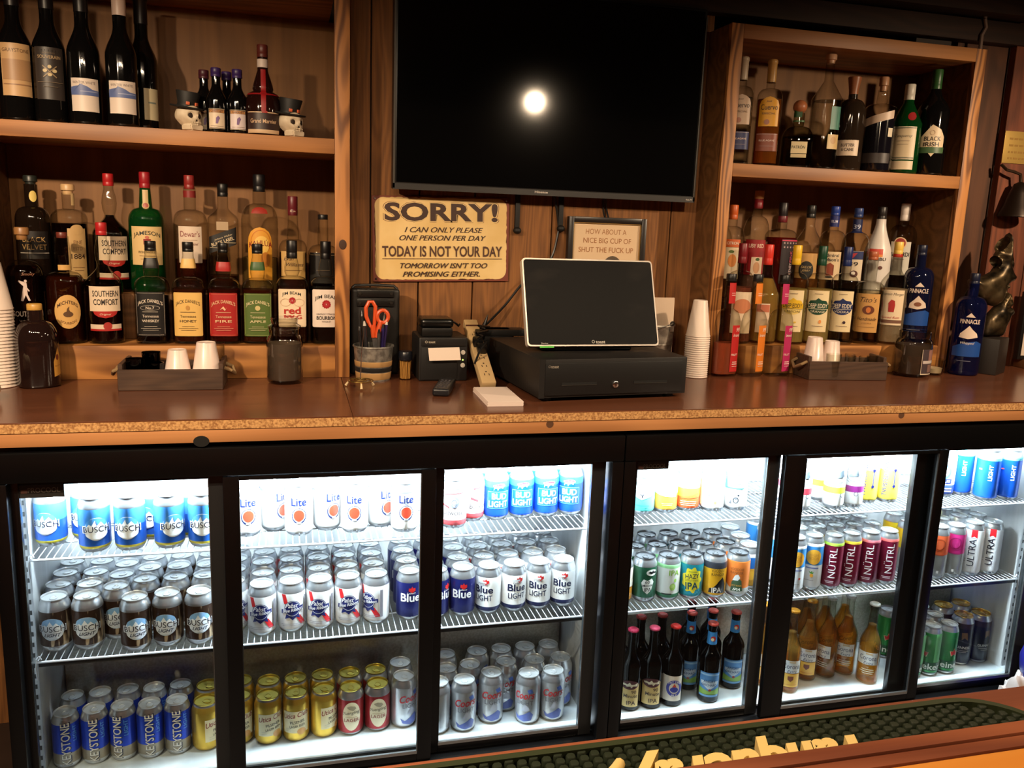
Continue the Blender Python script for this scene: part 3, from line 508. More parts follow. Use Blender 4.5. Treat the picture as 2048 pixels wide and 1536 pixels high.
can_proto('wr', 'beer_can', 'white can with grey roundel', 'can', [(8, 100, (242, 238, 232))], [('t', (60, 60, 66), 'WHITE', 6, 82, 10, 40, ''), ('t', (60, 60, 66), 'RUSSIAN', 6, 68, 9, 46, ''), ('ring', (110, 116, 130), -12, 50, 16, 16, 2.6), ('t', (110, 116, 130), 'X', -12, 50, 6, 6, 'b'), ('r', (236, 190, 140), -34, 50, 12, 70), ('e', (210, 190, 90), 10, 26, 8, 8), ('r', (190, 190, 190), 12, 48, 24, 5)], metal=0.05)
can_proto('wt', 'beer_can', 'white can with teal upper half', 'can', [(8, 60, (242, 242, 240)), (60, 98, (120, 206, 200))], [('r', (150, 220, 214), 0, 76, 40, 30), ('r', (70, 160, 160), 0, 63, 50, 3), ('t', (40, 120, 124), 'cloud', 4, 76, 6, 20, 'i'), ('e', (40, 44, 50), 10, 44, 6, 6), ('ring', (60, 62, 66), 4, 30, 16, 18, 3), ('e', (90, 92, 96), 4, 34, 6, 5), ('p', (80, 80, 84), [(-14, 20), (-8, 32), (-6, 20)])], metal=0.05)
can_proto('s6', 'beer_can', 'dark green can with white heart label', 'can', [(14, 100, (40, 92, 66))], [('e', (232, 234, 230), 14, 84, 32, 18), ('p', (20, 24, 26), [(2, 84), (8, 88), (14, 86), (16, 91), (20, 86), (28, 88), (24, 84), (28, 80), (20, 82), (12, 80)]), ('p', (230, 232, 228), [(-14, 56), (-8, 66), (2, 62), (14, 68), (20, 58), (14, 36), (3, 24), (-8, 34)]), ('t', (20, 24, 26), '60', 2, 58, 8, 13, 'b'), ('t', (20, 24, 26), 'Minute', 3, 49, 7, 27, 'b', 0, 6), ('t', (20, 24, 26), 'IPA', 4, 37, 11, 19, 'b', 0, 4)], metal=0.45)
can_proto('gi', 'beer_can', 'white can with green hop cones', 'can', [(8, 20, (50, 120, 80)), (20, 92, (222, 226, 222)), (92, 104, (150, 212, 150))], [('t', (130, 178, 60), 'IPA', 17, 80, 15, 30, 'b'), ('e', (150, 190, 90), 14, 40, 17, 20), ('e', (176, 206, 120), 12, 42, 9, 11), ('e', (160, 198, 100), 20, 58, 8, 11), ('r', (30, 40, 34), -2, 20, 26, 4)], metal=0.1)
splat = [(26 * math.cos(t) * (1 + 0.13 * math.cos(9 * t)) + 2, 34 * math.sin(t) * (1 + 0.10 * math.cos(9 * t)) + 55) for t in [2 * math.pi * k / 54 for k in range(54)]]
can_proto('hz', 'beer_can', 'teal can with yellow splash label', 'can', [(10, 100, (34, 140, 156))], [('p', (222, 206, 52), splat), ('t', (26, 58, 66), 'HAZY', 2, 66, 13, 38, 'b', 0, 5), ('t', (60, 90, 60), 'LITTLE THING', 2, 54, 5, 36, ''), ('t', (24, 66, 82), 'IPA', 2, 39, 20, 34, 'B', 0, 4), ('r', (150, 160, 60), 4, 79, 26, 2.0)], metal=0.4)
can_proto('vy', 'beer_can', 'yellow can with black top', 'can', [(10, 84, (232, 172, 40)), (84, 104, (60, 62, 70))], [('p', (30, 28, 28), [(-14, 16), (-12, 28), (6, 32), (10, 46), (24, 60), (34, 40), (34, 14)]), ('t', (40, 36, 30), 'VOODOO', 10, 79, 8, 38, ''), ('t', (40, 36, 30), 'RANGER', 10, 68, 8, 36, ''), ('t', (236, 232, 222), 'IPA', 8, 24, 15, 26, 'b', 0, 3)], metal=0.3)
can_proto('vo', 'beer_can', 'orange can with green patch', 'can', [(8, 26, (200, 200, 196)), (26, 104, (232, 130, 60))], [('p', (216, 214, 208), [(-34, 14), (-34, 40), (-16, 26), (-6, 14)]), ('p', (60, 84, 60), [(-12, 16), (-10, 44), (4, 56), (16, 48), (20, 18)]), ('p', (206, 210, 212), [(-8, 48), (-2, 62), (6, 66), (12, 56), (6, 48)]), ('t', (120, 70, 40), 'VOODOO', 2, 80, 7, 36, ''), ('t', (120, 70, 40), 'RANGER', 2, 70, 7, 34, ''), ('t', (206, 150, 60), 'JUICY HAZE', 2, 33, 6, 30, 'b'), ('t', (238, 238, 232), 'IPA', 4, 23, 8, 20, 'bi')], metal=0.3)
can_proto('bm', 'beer_can', 'blue and amber can with white top', 'can', [(8, 60, (222, 170, 60)), (60, 92, (44, 112, 196)), (92, 104, (220, 228, 236))], [('e', (230, 180, 60), 4, 40, 26, 26)], metal=0.2)
sl = dict(h=0.156, R=0.0288)
def hn(kind, desc, fr):
    can_proto(kind, 'seltzer_can', desc, 'can', [(8, 74, (226, 228, 232)), (74, 128, (64, 140, 206)), (128, 140, (236, 236, 232))], [('e', (240, 176, 60), 8, 98, 42, 44), ('t', (206, 140, 60), 'HIGH', 8, 104, 8, 24, ''), ('t', (206, 140, 60), 'NOON', 8, 94, 8, 26, ''), ('r', (110, 120, 170), 6, 66, 34, 3.5)] + fr, metal=0.05, **sl)
hn('h1', 'slim blue and white can, pink fruit', [('e', (224, 110, 100), 18, 42, 7, 7), ('r', (150, 150, 156), 8, 26, 22, 1.4)])
hn('h2', 'slim blue and white can, small pineapple', [('e', (236, 170, 60), 6, 44, 9, 11), ('p', (90, 150, 70), [(2, 50), (-2, 57), (3, 54), (6, 58), (8, 53), (12, 55), (9, 49)]), ('r', (150, 150, 156), 0, 30, 24, 1.4)])
def nutrl(kind, desc, ring): can_proto(kind, 'seltzer_can', desc, 'can', [(8, 128, (112, 22, 48)), (128, 137, ring)], [('t', (238, 232, 234), 'N\u00dcTRL', -1, 78, 24, 88, 'v'), ('r', (214, 190, 198), -3, 24, 24, 1.8), ('r', (214, 190, 198), -2, 20, 20, 1.8)], metal=0.2, **sl)
nutrl('n1', 'slim burgundy can with green ring', (170, 214, 80)); nutrl('n2', 'slim burgundy can with yellow ring', (236, 196, 70)); nutrl('n3', 'slim burgundy can with pink ring', (236, 130, 140)); nutrl('n4', 'slim burgundy can with coral ring', (230, 112, 110))
def claw(kind, desc, band, side=False):
    ox = 12 if side else 0
    can_proto(kind, 'seltzer_can', desc, 'can', [(8, 44, (240, 240, 240)), (62, 140, (240, 240, 240)), (44, 62, band)], [('ring', (120, 130, 140), ox, 98, 40, 48, 1.6), ('p', (126, 138, 148), [(ox - 14, 88), (ox - 6, 102), (ox + 6, 112), (ox + 14, 106), (ox + 6, 104), (ox + 2, 94), (ox + 14, 92)]), ('t', (96, 104, 112), 'WHITE CLAW', ox, 126, 8, 42, '', 2.2), ('t', (110, 116, 124), 'HARD SELTZER', ox, 71, 5, 34, '', -1.5), ('ring', (80, 84, 96), ox + 10, 40, 12, 12, 1.6)], metal=0.05, **sl)
claw('w1', 'slim white can with wave emblem and red band', (206, 70, 84)); claw('w2', 'slim white can with wave emblem and lime band', (206, 222, 70), True); claw('w3', 'slim white can with wave emblem and purple band', (146, 50, 130))
can_proto('tt', 'beer_can', 'yellow can with vertical navy lettering', 'can', [(8, 96, (244, 220, 80)), (96, 140, (240, 238, 214))], [('t', (40, 44, 110), 'TWISTED TEA', -6, 70, 12, 100, 'vb'), ('r', (60, 64, 130), 18, 72, 3.2, 44), ('e', (30, 34, 100), 18, 96, 9, 9), ('e', (30, 34, 100), 18, 49, 9, 9)], metal=0.05, h=0.15, R=0.0315)
def seltz(kind, desc, c, mark): can_proto(kind, 'seltzer_can', desc, 'can', [(8, 74, (150, 150, 148)), (74, 134, c)], [('ring', tuple(int(v * 0.72) for v in c), 4, 104, 34, 38, 2), ('e', tuple(int(v * 0.85) for v in c), 4, 104, 22, 26), ('r', tuple(int(v * 0.7) for v in c), 4, 74, 30, 3)] + mark, metal=0.4, **sl)
seltz('y1', 'slim yellow and grey can at the door post', (230, 206, 50), []); seltz('y2', 'slim orange and grey can with round emblem', (232, 104, 62), [('r', (236, 236, 236), 6, 22, 6, 8)]); seltz('y3', 'slim magenta and grey can', (206, 50, 130), [('r', (236, 236, 236), 4, 22, 6, 8)])
can_proto('ul', 'beer_can', 'slim white can with red ribbon', 'can', [(8, 142, (232, 234, 238))], [('p', (206, 36, 44), [(-4, 118), (12, 118), (12, 142), (-4, 142)]), ('p', (236, 238, 242), [(-4, 117), (4, 122), (12, 117)]), ('t', (24, 26, 44), 'ULTRA', 2, 72, 18, 84, 'v'), ('t', (150, 156, 168), 'Michelob', -16, 66, 9, 50, 'vi'), ('p', (206, 212, 222), [(-26, 110), (-14, 120), (-10, 60), (-20, 30)])], metal=0.15, h=0.160, R=0.0305)
can_proto('bt', 'beer_can', 'tall blue can, vertical white lettering', 'can', [(8, 120, (24, 84, 190)), (120, 140, (120, 206, 220))], [('t', (240, 242, 246), 'LIGHT', 8, 84, 11, 46, 'vb'), ('r', (206, 80, 90), -20, 92, 9, 4)], h=0.150, R=0.032, metal=0.25)
can_proto('cl', 'seltzer_can', 'white can with pale blue roundel', 'can', [(8, 36, (60, 80, 150)), (36, 120, (238, 240, 242))], [('ring', (80, 150, 190), 0, 76, 46, 46, 7), ('r', (50, 60, 120), 4, 48, 44, 14), ('t', (236, 236, 240), 'ELOUIS', 4, 48, 7, 34, 'b'), ('r', (226, 228, 236), 0, 26, 56, 3), ('r', (226, 228, 236), 0, 18, 56, 3)], h=0.14, R=0.032, metal=0.05)
star = [(( 12 if k % 2 == 0 else 4.8) * math.sin(math.pi * k / 5), (12 if k % 2 == 0 else 4.8) * math.cos(math.pi * k / 5)) for k in range(10)]
can_proto('he', 'beer_can', 'slim green can', 'can', [(10, 14, (30, 60, 40)), (14, 140, (44, 128, 62))], [('p', (220, 190, 150), [(x * 1.2, z * 1.2 + 72) for x, z in star]), ('p', (196, 36, 36), [(x, z + 72) for x, z in star]), ('r', (28, 78, 46), 0, 32, 150, 26), ('t', (230, 232, 220), 'Heineken', 0, 32, 19, 110, 'b'), ('r', (90, 170, 100), 40, 92, 22, 90)], metal=0.5, **sl)
can_proto('gu', 'beer_can', 'tall black can with pale lettering and gold lid', 'can', [(8, 120, (20, 15, 12)), (120, 140, (58, 42, 28))], [('p', (112, 84, 50), [(-6, 108), (10, 110), (14, 84), (4, 92), (-4, 84)]), ('t', (214, 204, 188), 'GUINNESS', 0, 60, 8, 46, ''), ('r', (150, 140, 126), 0, 50, 40, 1.6), ('r', (150, 140, 126), 0, 45, 26, 1.6)], h=0.157, R=0.033, lid=M_LIDG, metal=0.0)
for k, l in (('n1', M_LID), ('s6', M_LIDD), ('hz', M_LIDD), ('vy', M_LIDD), ('vo', M_LIDD), ('gi', M_LIDD)): CAN[k]['lid'] = l
ROWN = ('front', 'second', 'third', 'back')
DN = ('first', 'second', 'third', 'fourth', 'fifth', 'sixth')
def stock(door, level, z, front, rows, dy=0.0675, x_lo=None):
    """front: list of (kind, x, y, turn in degrees); rows: how many rows behind each other"""
    seen = {}; lv = {'T': 'top shelf', 'M': 'middle shelf', 'F': 'cooler floor'}[level]
    rnd = random.Random(door * 10 + ord(level))
    for row in range(rows):
        cnt = {}
        for it in front:
            kind, x, y, a = it[:4]; mr = it[4] if len(it) > 4 else rows
            if row >= mr: continue
            d = CAN[kind]; i = cnt.get(kind, 0); cnt[kind] = i + 1
            j = (0.0 if row == 0 else rnd.uniform(-0.0012, 0.0012)); gap = max(dy, 2 * d['R'] + 0.0015)
            o = can_make(kind, (x + j, y + row * gap, z), math.radians(a - math.degrees(math.atan2(x, y)) + (0 if row == 0 else rnd.uniform(-50, 50))), True)
            tot = sum(1 for q in front if q[0] == kind)
            pos = '' if tot == 1 else (ordn(i) + ' from left, ')
            rw = '' if (rows == 1 or mr == 1) else (ROWN[row] + ' row, ')
            tag(o, '%s, %s%s%s, %s door' % (d['desc'], pos, rw, lv, DN[door]), d['cat'], 'cans on the %s behind the %s door' % (lv, DN[door]))
stock(0, 'T', ZT, [('bu', -0.525, 1.992, -22, 1), ('bu', -0.457, 2.022, -18, 1), ('bu', -0.425, 1.942, 6, 1), ('bu', -0.352, 1.940, -12, 1), ('bu', -0.313, 1.999, -30, 1), ('bu', -0.270, 1.939, 16, 1), ('bu', -0.232, 1.998, 42, 1), ('bu', -0.198, 1.937, -4, 1)], 1)
stock(0, 'M', ZM, [('bl', -0.521, 1.962, -16, 1), ('bl', -0.453, 1.957, -8, 1), ('bl', -0.399, 1.998, -6, 1), ('bl', -0.349, 1.9325, 4, 1), ('bl', -0.2815, 1.942, -12, 1), ('bl', -0.2125, 1.940, -2, 1)], 1)
for row in (1, 2, 3):
    for i, (x, y) in enumerate(((-0.5275, 1.962), (-0.4605, 1.957), (-0.399, 1.998), (-0.3415, 1.964), (-0.2745, 1.964), (-0.2075, 1.964))):
        tag(can_make('bl', (x, y + row * 0.0675, ZM), 0.7 * i + row + facing(x, y + row * 0.0675), True), 'brown reed patterned can, %s from left, %s row, middle shelf, first door' % (ordn(i), ROWN[row]), 'can', 'cans on the middle shelf behind the first door')
stock(0, 'F', ZF, [('ke', -0.521, 1.985, 0), ('ke', -0.4598, 1.989, -4), ('ke', -0.3988, 1.990, -22), ('ke', -0.338, 1.986, 0), ('ke', -0.277, 1.990, 0), ('ut', -0.2125, 1.993, 52)], 2, 0.070)
stock(1, 'T', ZT, [('li', -0.106, 1.985, 6, 1), ('li', -0.044, 2.013, 40, 1), ('li', 0.013, 1.974, 0, 1), ('li', 0.079, 1.997, 30, 1), ('li', 0.143, 1.973, 0, 1), ('li', 0.208, 2.000, 34, 1), ('li', 0.262, 1.958, 8, 1)], 1)
for i, (x, y) in enumerate(((-0.075, 2.081), (0.030, 2.062), (0.125, 2.062))): tag(can_make('li', (x, y, ZT), 0.2 * i + facing(x, y), True), 'white can with red roundel, %s from left, rear row, top shelf, second door' % ordn(i), 'can', 'cans on the top shelf behind the second door')
stock(1, 'M', ZM, [('pb', -0.1405, 1.985, 20), ('pb', -0.074, 1.955, -8), ('pb', -0.0068, 1.962, 4), ('pb', 0.0605, 1.963, -8), ('pb', 0.128, 1.969, 2), ('pb', 0.1955, 1.970, -36), ('bn', 0.279, 1.976, 6)], 4)
stock(1, 'F', ZF, [('ut', -0.134, 2.003, 0), ('ut', -0.0665, 1.990, 14), ('ut', 0.001, 1.990, -2), ('ut', 0.0685, 1.993, 46), ('yu', 0.136, 1.990, 4), ('yu', 0.2035, 1.994, 6), ('co', 0.271, 1.996, 32)], 2)
stock(2, 'T', ZT, [('bd', 0.384, 1.966, 0, 1), ('bd', 0.438, 2.008, 50, 1), ('bi', 0.503, 2.010, 12), ('bi', 0.5705, 2.014, 8), ('bi', 0.638, 2.016, 14), ('bi', 0.7055, 2.018, -6)], 2)
stock(2, 'M', ZM, [('bn', 0.3465, 1.973, 52), ('bn', 0.414, 1.974, 0), ('bw', 0.4815, 1.973, -20), ('bw', 0.549, 1.975, 18), ('bw', 0.6165, 1.977, 0), ('bw', 0.684, 1.980, 0)], 4)
stock(2, 'F', ZF, [('co', 0.352, 1.950, -40, 1), ('co', 0.4205, 1.948, 10, 1), ('co', 0.498, 1.970, 8, 1), ('co', 0.593, 1.948, -16, 1), ('co', 0.661, 1.950, 6, 1)], 1)
for i, (x, y, a) in enumerate(((0.385, 2.012, 0), (0.4505, 2.020, 12), (0.549, 2.018, 0), (0.627, 2.014, 0), (0.701, 2.012, 30))):
    tag(can_make('co', (x, y, ZF), math.radians(a) + facing(x, y), True), 'silver can with red script, %s from left, second row, cooler floor, third door' % ordn(i), 'can', 'cans on the cooler floor behind the third door')
for i, x in enumerate((0.395, 0.484, 0.552, 0.620, 0.688)):
    tag(can_make('co', (x, 2.0855, ZF), 0.4 * i + facing(x, 2.0855), True), 'silver can with red script, %s from left, back row, cooler floor, third door' % ordn(i), 'can', 'cans on the cooler floor behind the third door')
stock(3, 'T', ZT, [('sw', 0.900, 1.992, 0), ('oy', 0.9665, 1.994, 0), ('or', 1.0335, 1.997, 0), ('wr', 1.1005, 1.984, 0), ('wt', 1.168, 1.982, 0)], 2)
stock(3, 'M', ZM, [('oy', 0.842, 1.968, 40, 3), ('s6', 0.9095, 1.966, 14, 3), ('gi', 0.977, 1.964, 4, 3), ('hz', 1.0445, 1.962, 6, 3), ('vy', 1.112, 1.957, 4, 3), ('vo', 1.1795, 1.952, -4, 3)], 3, 0.076)
for i, (x, y) in enumerate(((1.238, 1.995), (1.247, 2.064), (1.252, 2.133))): tag(can_make('bm', (x, y, ZM), 0.2 + facing(x, y), True), 'blue and amber can with white top, %s from front, middle shelf, fourth door' % ordn(i), 'can', 'cans on the middle shelf behind the fourth door')
stock(4, 'T', ZT, [('w1', 1.352, 1.953, 22), ('w2', 1.456, 1.950, 2), ('w3', 1.5175, 1.952, 0), ('tt', 1.585, 1.983, 0), ('tt', 1.650, 1.978, 2)], 2)
for i, (k, x, y) in enumerate((('y1', 1.404, 2.08), )): tag(can_make(k, (x, y, ZT), 0.6 + facing(x, y), True), 'slim yellow and grey can between the red and lime banded cans, top shelf, fifth door', 'can')
stock(4, 'M', ZM, [('h1', 1.351, 1.945, 0, 1), ('h2', 1.4115, 1.952, -6, 1), ('n1', 1.472, 1.947, 4, 1), ('n2', 1.532, 1.951, 4, 1), ('n3', 1.595, 1.951, 4, 1), ('n4', 1.655, 1.950, 18, 1)], 1)
for row in (1, 2, 3):
    for i, (k, x) in enumerate((('h1', 1.338), ('n1', 1.400), ('n2', 1.462), ('n3', 1.524), ('n4', 1.586), ('y2', 1.648))):
        tag(can_make(k, (x, 1.951 + row * 0.0605 + (0.004 if i > 1 else 0.0), ZM), 0.5 * i, True), CAN[k]['desc'] + ', %s row, middle shelf, fifth door' % ROWN[row], 'can', 'cans on the middle shelf behind the fifth door')
stock(5, 'T', ZT, [('wr', 1.795, 1.985, 30, 1), ('cl', 1.860, 2.000, 0, 1), ('bt', 1.926, 2.004, 0, 1), ('bt', 1.965, 1.926 + 0.02, 0, 1), ('bt', 2.035, 1.942, 8, 1)], 1)
stock(5, 'M', ZM, [('y1', 1.774, 1.951, 0), ('y2', 1.834, 1.956, 4), ('y3', 1.894, 1.957, 0), ('ul', 1.960, 1.960, 0), ('ul', 2.024, 1.957, 0)], 3, 0.063)
stock(5, 'F', ZF, [('he', 1.790, 1.947, -10), ('he', 1.850, 1.949, -28), ('he', 1.910, 1.949, 50)], 3, 0.060)
for i, (x, y) in enumerate(((1.998, 1.989), (2.0655, 1.992))): tag(can_make('gu', (x, y, ZF), 0.0 if i else 0.25 + facing(x, y), True), 'tall black can with pale lettering and gold lid, front row, %s' % ('beside the green cans' if i == 0 else 'nearest the right cooler wall'), 'can', 'tall black cans on the cooler floor')
for i, (x, y) in enumerate(((1.985, 2.060), (2.0535, 2.062))): tag(can_make('gu', (x, y, ZF), 0.3 + facing(x, y), True), 'tall black can with pale lettering and gold lid, rear row, %s' % ('left one' if i == 0 else 'right one'), 'can', 'tall black cans on the cooler floor')
# ------------------------------------------------------------------ bottles
g1, g2, g3, g4, g5, g6 = 'whiskey bottles in the front row of the left shelf', 'bottles in the rear row of the left shelf', 'wine bottles on the top left shelf', 'bottles in the front row of the right shelf', 'bottles in the rear row of the right shelf', 'bottles on the top right shelf'
G_CLR = glass('clear_glass', (251, 251, 247), (186, 182, 170), 1.3); G_GRN = glass('green_glass', (96, 170, 100), (24, 70, 34), cloud=((22, 92, 40), 0.3)); G_BLU = glass('blue_glass', (130, 146, 214), (40, 52, 130), cloud=((40, 50, 120), 0.12)); G_BRN = glass('brown_glass', (64, 34, 16), (26, 13, 7)); G_FRO = mat((226, 218, 210), 0.35); G_DRK = mat((11, 10, 10), 0.06, spec=0.6); G_NAVY = mat((14, 18, 44), 0.07, spec=0.6)
LQ = {}
def liquid(c, e=None, cl=0.0):
    if not cl and sum(c) < 640: cl = 0.05 if sum(c) < 160 else (0.12 if sum(c) < 330 else 0.25)  # diffuse share stands in for the glow of refracted light, liquid itself is clear
    k = (c, e, cl)
    if k not in LQ: LQ[k] = glass('liquid', c, e or tuple(int(v * 0.5) for v in c), 0.35, cloud=(c, cl) if cl else None)
    return LQ[k]
WHISKY = (128, 56, 22); BOURB = (104, 42, 16); DARKR = (58, 22, 11); CLEARL = (250, 249, 242)
def bprof(R, H, shz, nz, nr, style='s', neck=(), foot=0.008):
    p = [(0.0, 0.004), (R * 0.80, 0.0025), (R * 0.86, 0.0), (R * 0.97, foot * 0.4), (R, foot), (R, shz)]
    for i in range(1, 9):
        t = i / 8.0
        f = 0.5 * (1 + math.cos(math.pi * t)) if style == 's' else (math.sqrt(max(0.0, 1 - t ** 2.2)) if style == 'r' else 1 - t)
        p.append((nr + (R - nr) * f, shz + (nz - shz) * t))
    p += list(neck); p.append((nr if not neck else neck[-1][0], H)); return p
def bottle(label, pos, R, H, shz, nz, nr, cap, gl, liq=None, level=0.0, labels=(), name='liquor_bottle', cat='bottle', group=None, style='s', neck=(), n=2.0, sy=1.0, rz=0.0, capd=None, seg=30):
    """cap: (radius, height, colour, kind); H is the total height with the cap"""
    cr, ch, cc, ck = cap; gh = H - ch + (0.004 if ck != 'ball' else 0.002)
    prof = bprof(R, gh, shz, nz, nr, style, neck); bd = Body(prof, n, 1.0, sy)
    mb = MB(); mb.lathe(prof, gl, seg, n, 1.0, sy, caps=False); o = mb.build(name, smooth=55 if n == 2 else 35); o.location = pos; o.rotation_euler = (0, 0, math.radians(rz + (16 if group in (g4, g5, g6) else 0)) + (facing(pos[0], pos[1]) if n < 3.1 else 0.0))
    if liq:
        lp = [(max(r - 0.0028, 0.0), z + (0.006 if z < 0.005 else 0.0)) for r, z in prof if z < level]; lp = [(0.0, 0.008)] + [q for q in lp if q[0] > 0.0 and q[1] > 0.007] + [(bd.r(level) - 0.0028, level), (0.0, level)]
        mb = MB(); mb.lathe(lp, liq, seg, n, 1.0, sy, caps=False); mb.build('liquid', o, smooth=35)
    cm = cc if not isinstance(cc, tuple) else mat(cc, 0.38); z0 = H - ch
    mb = MB()
    if ck == 'screw': mb.lathe([(0, z0), (cr * 0.97, z0), (cr, z0 + 0.002), (cr, z0 + ch * 0.30), (cr * 0.96, z0 + ch * 0.33), (cr, z0 + ch * 0.36), (cr, H - 0.002), (cr * 0.92, H), (0, H)], cm, 22, caps=False)
    elif ck == 'cork': mb.lathe([(0, z0), (cr * 0.72, z0), (cr * 0.74, z0 + ch * 0.35), (cr, z0 + ch * 0.42), (cr, H - 0.003), (cr * 0.9, H), (0, H)], cm, 22, caps=False)
    elif ck == 'taper': mb.lathe([(0, z0), (cr * 0.66, z0), (cr * 0.7, z0 + ch * 0.3), (cr * 0.98, H - 0.006), (cr, H - 0.002), (cr * 0.9, H), (0, H)], cm, 22, caps=False)
    elif ck == 'ball': mb.ball((0, 0, z0 + ch / 2), (cr, cr, ch / 2), cm, 18, 12)
    elif ck == 'crown':
        mb.lathe([(0, z0), (cr * 0.98, z0), (cr, z0 + 0.001), (cr * 0.92, z0 + ch * 0.7), (cr * 0.75, H), (0, H)], cm, 22, caps=False)
        for k in range(21): a = 2 * math.pi * k / 21; mb.box(-0.0008, 0.0008, -0.0008, 0.0008, z0, z0 + ch * 0.65, cm, M=Matrix.Translation((cr * math.cos(a), cr * math.sin(a), 0)))
    elif ck == 'foil':
        mb.lathe([(nr + 0.0006, z0), (nr + 0.0007, z0 + 0.004), (nr + 0.0008, H - 0.012), (nr + 0.0022, H - 0.010), (nr + 0.002, H - 0.003), (nr, H), (0, H)], cm, 22, caps=False)
    mb.build('cap' if ck not in ('cork', 'taper', 'ball') else 'stopper', o)
    if capd:
        for c2, a, b, dr in capd: mb = MB(); mb.lathe([(cr + dr, a), (cr + dr + 0.0004, a + 0.001), (cr + dr + 0.0004, b - 0.001), (cr + dr, b)], mat(c2, 0.4), 22, caps=False); mb.build('cap_band', o)
    for ln, prims in labels:
        if ln.endswith('lettering'): mb = MB(); wrap(bd, prims, mb); mb.build(ln, o); continue
        mb = MB(); wrap(bd, prims[:1], mb, off=0.0005); l = mb.build(ln, o)
        if len(prims) > 1: mb = MB(); wrap(bd, prims[1:], mb, off=0.0009); mb.build('label_print', l)
    return tag(o, label, cat, group)
BZ, SZ, TZ = 1.0803, 1.2003, 1.6123
FY, RY, TY = 2.333, 2.452, 2.335
# --- top of the left shelf: wine, small bottles, liqueur
def wine(label, x, y, H, R, labels, foil=(22, 18, 20), rz=0): return bottle(label, (x, y, TZ), R, H, 0.165, 0.235, 0.0155, (0.0165, 0.065, foil, 'foil'), G_DRK, labels=labels, name='wine_bottle', group=g3, style='s', rz=rz)
TAN = (196, 158, 112)
wine('dark wine bottle with tall tan label, leftmost on the top left shelf', -0.624, TY, 0.325, 0.0375, [('front_label', [('r', TAN, 2, 115, 68, 118), ('t', (96, 70, 50), 'GRAYSTONE', 2, 158, 8, 58, ''), ('r', (168, 130, 92), 2, 115, 62, 46), ('r', (150, 112, 80), 2, 82, 60, 2.5)])])
wine('dark wine bottle with dark brown label, second on the top left shelf', -0.551, TY, 0.325, 0.0362, [('front_label', [('r', (52, 44, 40), 0, 112, 66, 118), ('t', (176, 150, 112), 'SOUVERAIN', 0, 149, 7.5, 50, 'b'), ('t', (130, 110, 84), 'CHATEAU', 0, 158, 3.2, 26, ''), ('e', (206, 186, 140), -10, 118, 9, 8), ('e', (206, 186, 140), 10, 118, 10, 8), ('e', (206, 186, 140), 0, 127, 8, 8), ('e', (206, 186, 140), 0, 109, 9, 7), ('p', (150, 126, 92), [(-14, 104), (14, 130), (15, 128), (-13, 102)]), ('p', (150, 126, 92), [(14, 104), (-14, 130), (-15, 128), (13, 102)]), ('r', (110, 94, 76), 0, 92, 54, 1.4), ('r', (100, 86, 70), 0, 82, 30, 1.2)])])
def wave(nm): return [('r', (220, 204, 190), 0, 69, 66, 76), ('t', (120, 108, 110), 'WINTER WHITE', -2, 97, 6, 52, ''), ('p', (92, 108, 158), [(-33, 86), (-12, 90), (-10, 94), (6, 88), (16, 82), (33, 80), (33, 68), (-33, 68)]), ('r', (150, 158, 190), 10, 77, 40, 2)]
wine('dark wine bottle with pale wave label and dark neck', -0.476, TY, 0.325, 0.0362, [('front_label', wave(0))])
wine('dark wine bottle with pale wave label and white neck foil', -0.392, TY, 0.325, 0.0362, [('front_label', wave(1))], foil=(206, 182, 168))
wine('dark wine bottle half hidden behind the white necked one', -0.356, TY + 0.079, 0.325, 0.0362, [('front_label', [('r', (196, 184, 150), 14, 66, 40, 76), ('r', (120, 130, 120), 14, 70, 20, 4)])], rz=10)
mini = dict(name='wine_bottle', group='small four bottle wine pack', style='s')
for i, (x, y) in enumerate(((-0.174, 2.325), (-0.1235, 2.325), (-0.207, 2.375), (-0.152, 2.377))):
    bottle('small dark wine bottle with purple cap, ' + ('front left of four', 'front right of four', 'rear left of four', 'rear right of four')[i], (x, y, TZ), 0.0245, 0.157, 0.078, 0.118, 0.0105, (0.0125, 0.021, (54, 34, 92) if i != 2 else (70, 28, 40), 'screw'), G_DRK,
        labels=[('front_label', [('r', (216, 196, 160), 0, 34, 42, 48), ('r', (40, 30, 50), 0, 34, 40, 46), ('r', (222, 204, 178) if i % 2 == 0 else (220, 206, 206), 0, 30, 38, 36), ('r', (196, 140, 84), 0, 52, 36, 7), ('t', (60, 34, 40), 'CABERNET', 0, 52, 4.5, 28, 'b'), ('p', (120, 90, 140), [(-3, 22), (1, 28), (-2, 36), (3, 41), (7, 36), (4, 30), (2, 22)]), ('r', (150, 130, 110), 0, 16, 30, 1)])], **mini)
bottle('dark orange liqueur bottle with red ribbon and white neck band, between the skulls', (-0.062, 2.333, TZ), 0.046, 0.222, 0.062, 0.110, 0.024, (0.0135, 0.030, (96, 40, 34), 'screw'), mat((34, 14, 10), 0.07, spec=0.6), style='r', neck=[(0.026, 0.115), (0.024, 0.125), (0.013, 0.160)], seg=30,
    labels=[('front_label', [('r', (46, 26, 22), 0, 34, 84, 42), ('r', (206, 176, 140), 0, 55, 84, 2.5), ('t', (210, 176, 140), 'Grand Marnier', 0, 34, 10, 66, 'b'), ('r', (206, 176, 140), 0, 9, 84, 9), ('r', (160, 40, 34), 3, 56, 13, 5)]), ('neck_band', [('r', (216, 200, 190), 0, 177, 60, 20)]), ('red_ribbon', [('r', (150, 22, 26), 1, 110, 12, 104), ('e', (170, 24, 28), 1, 101, 16, 11), ('r', (140, 20, 24), 0, 100, 140, 4)])], name='liqueur_bottle')
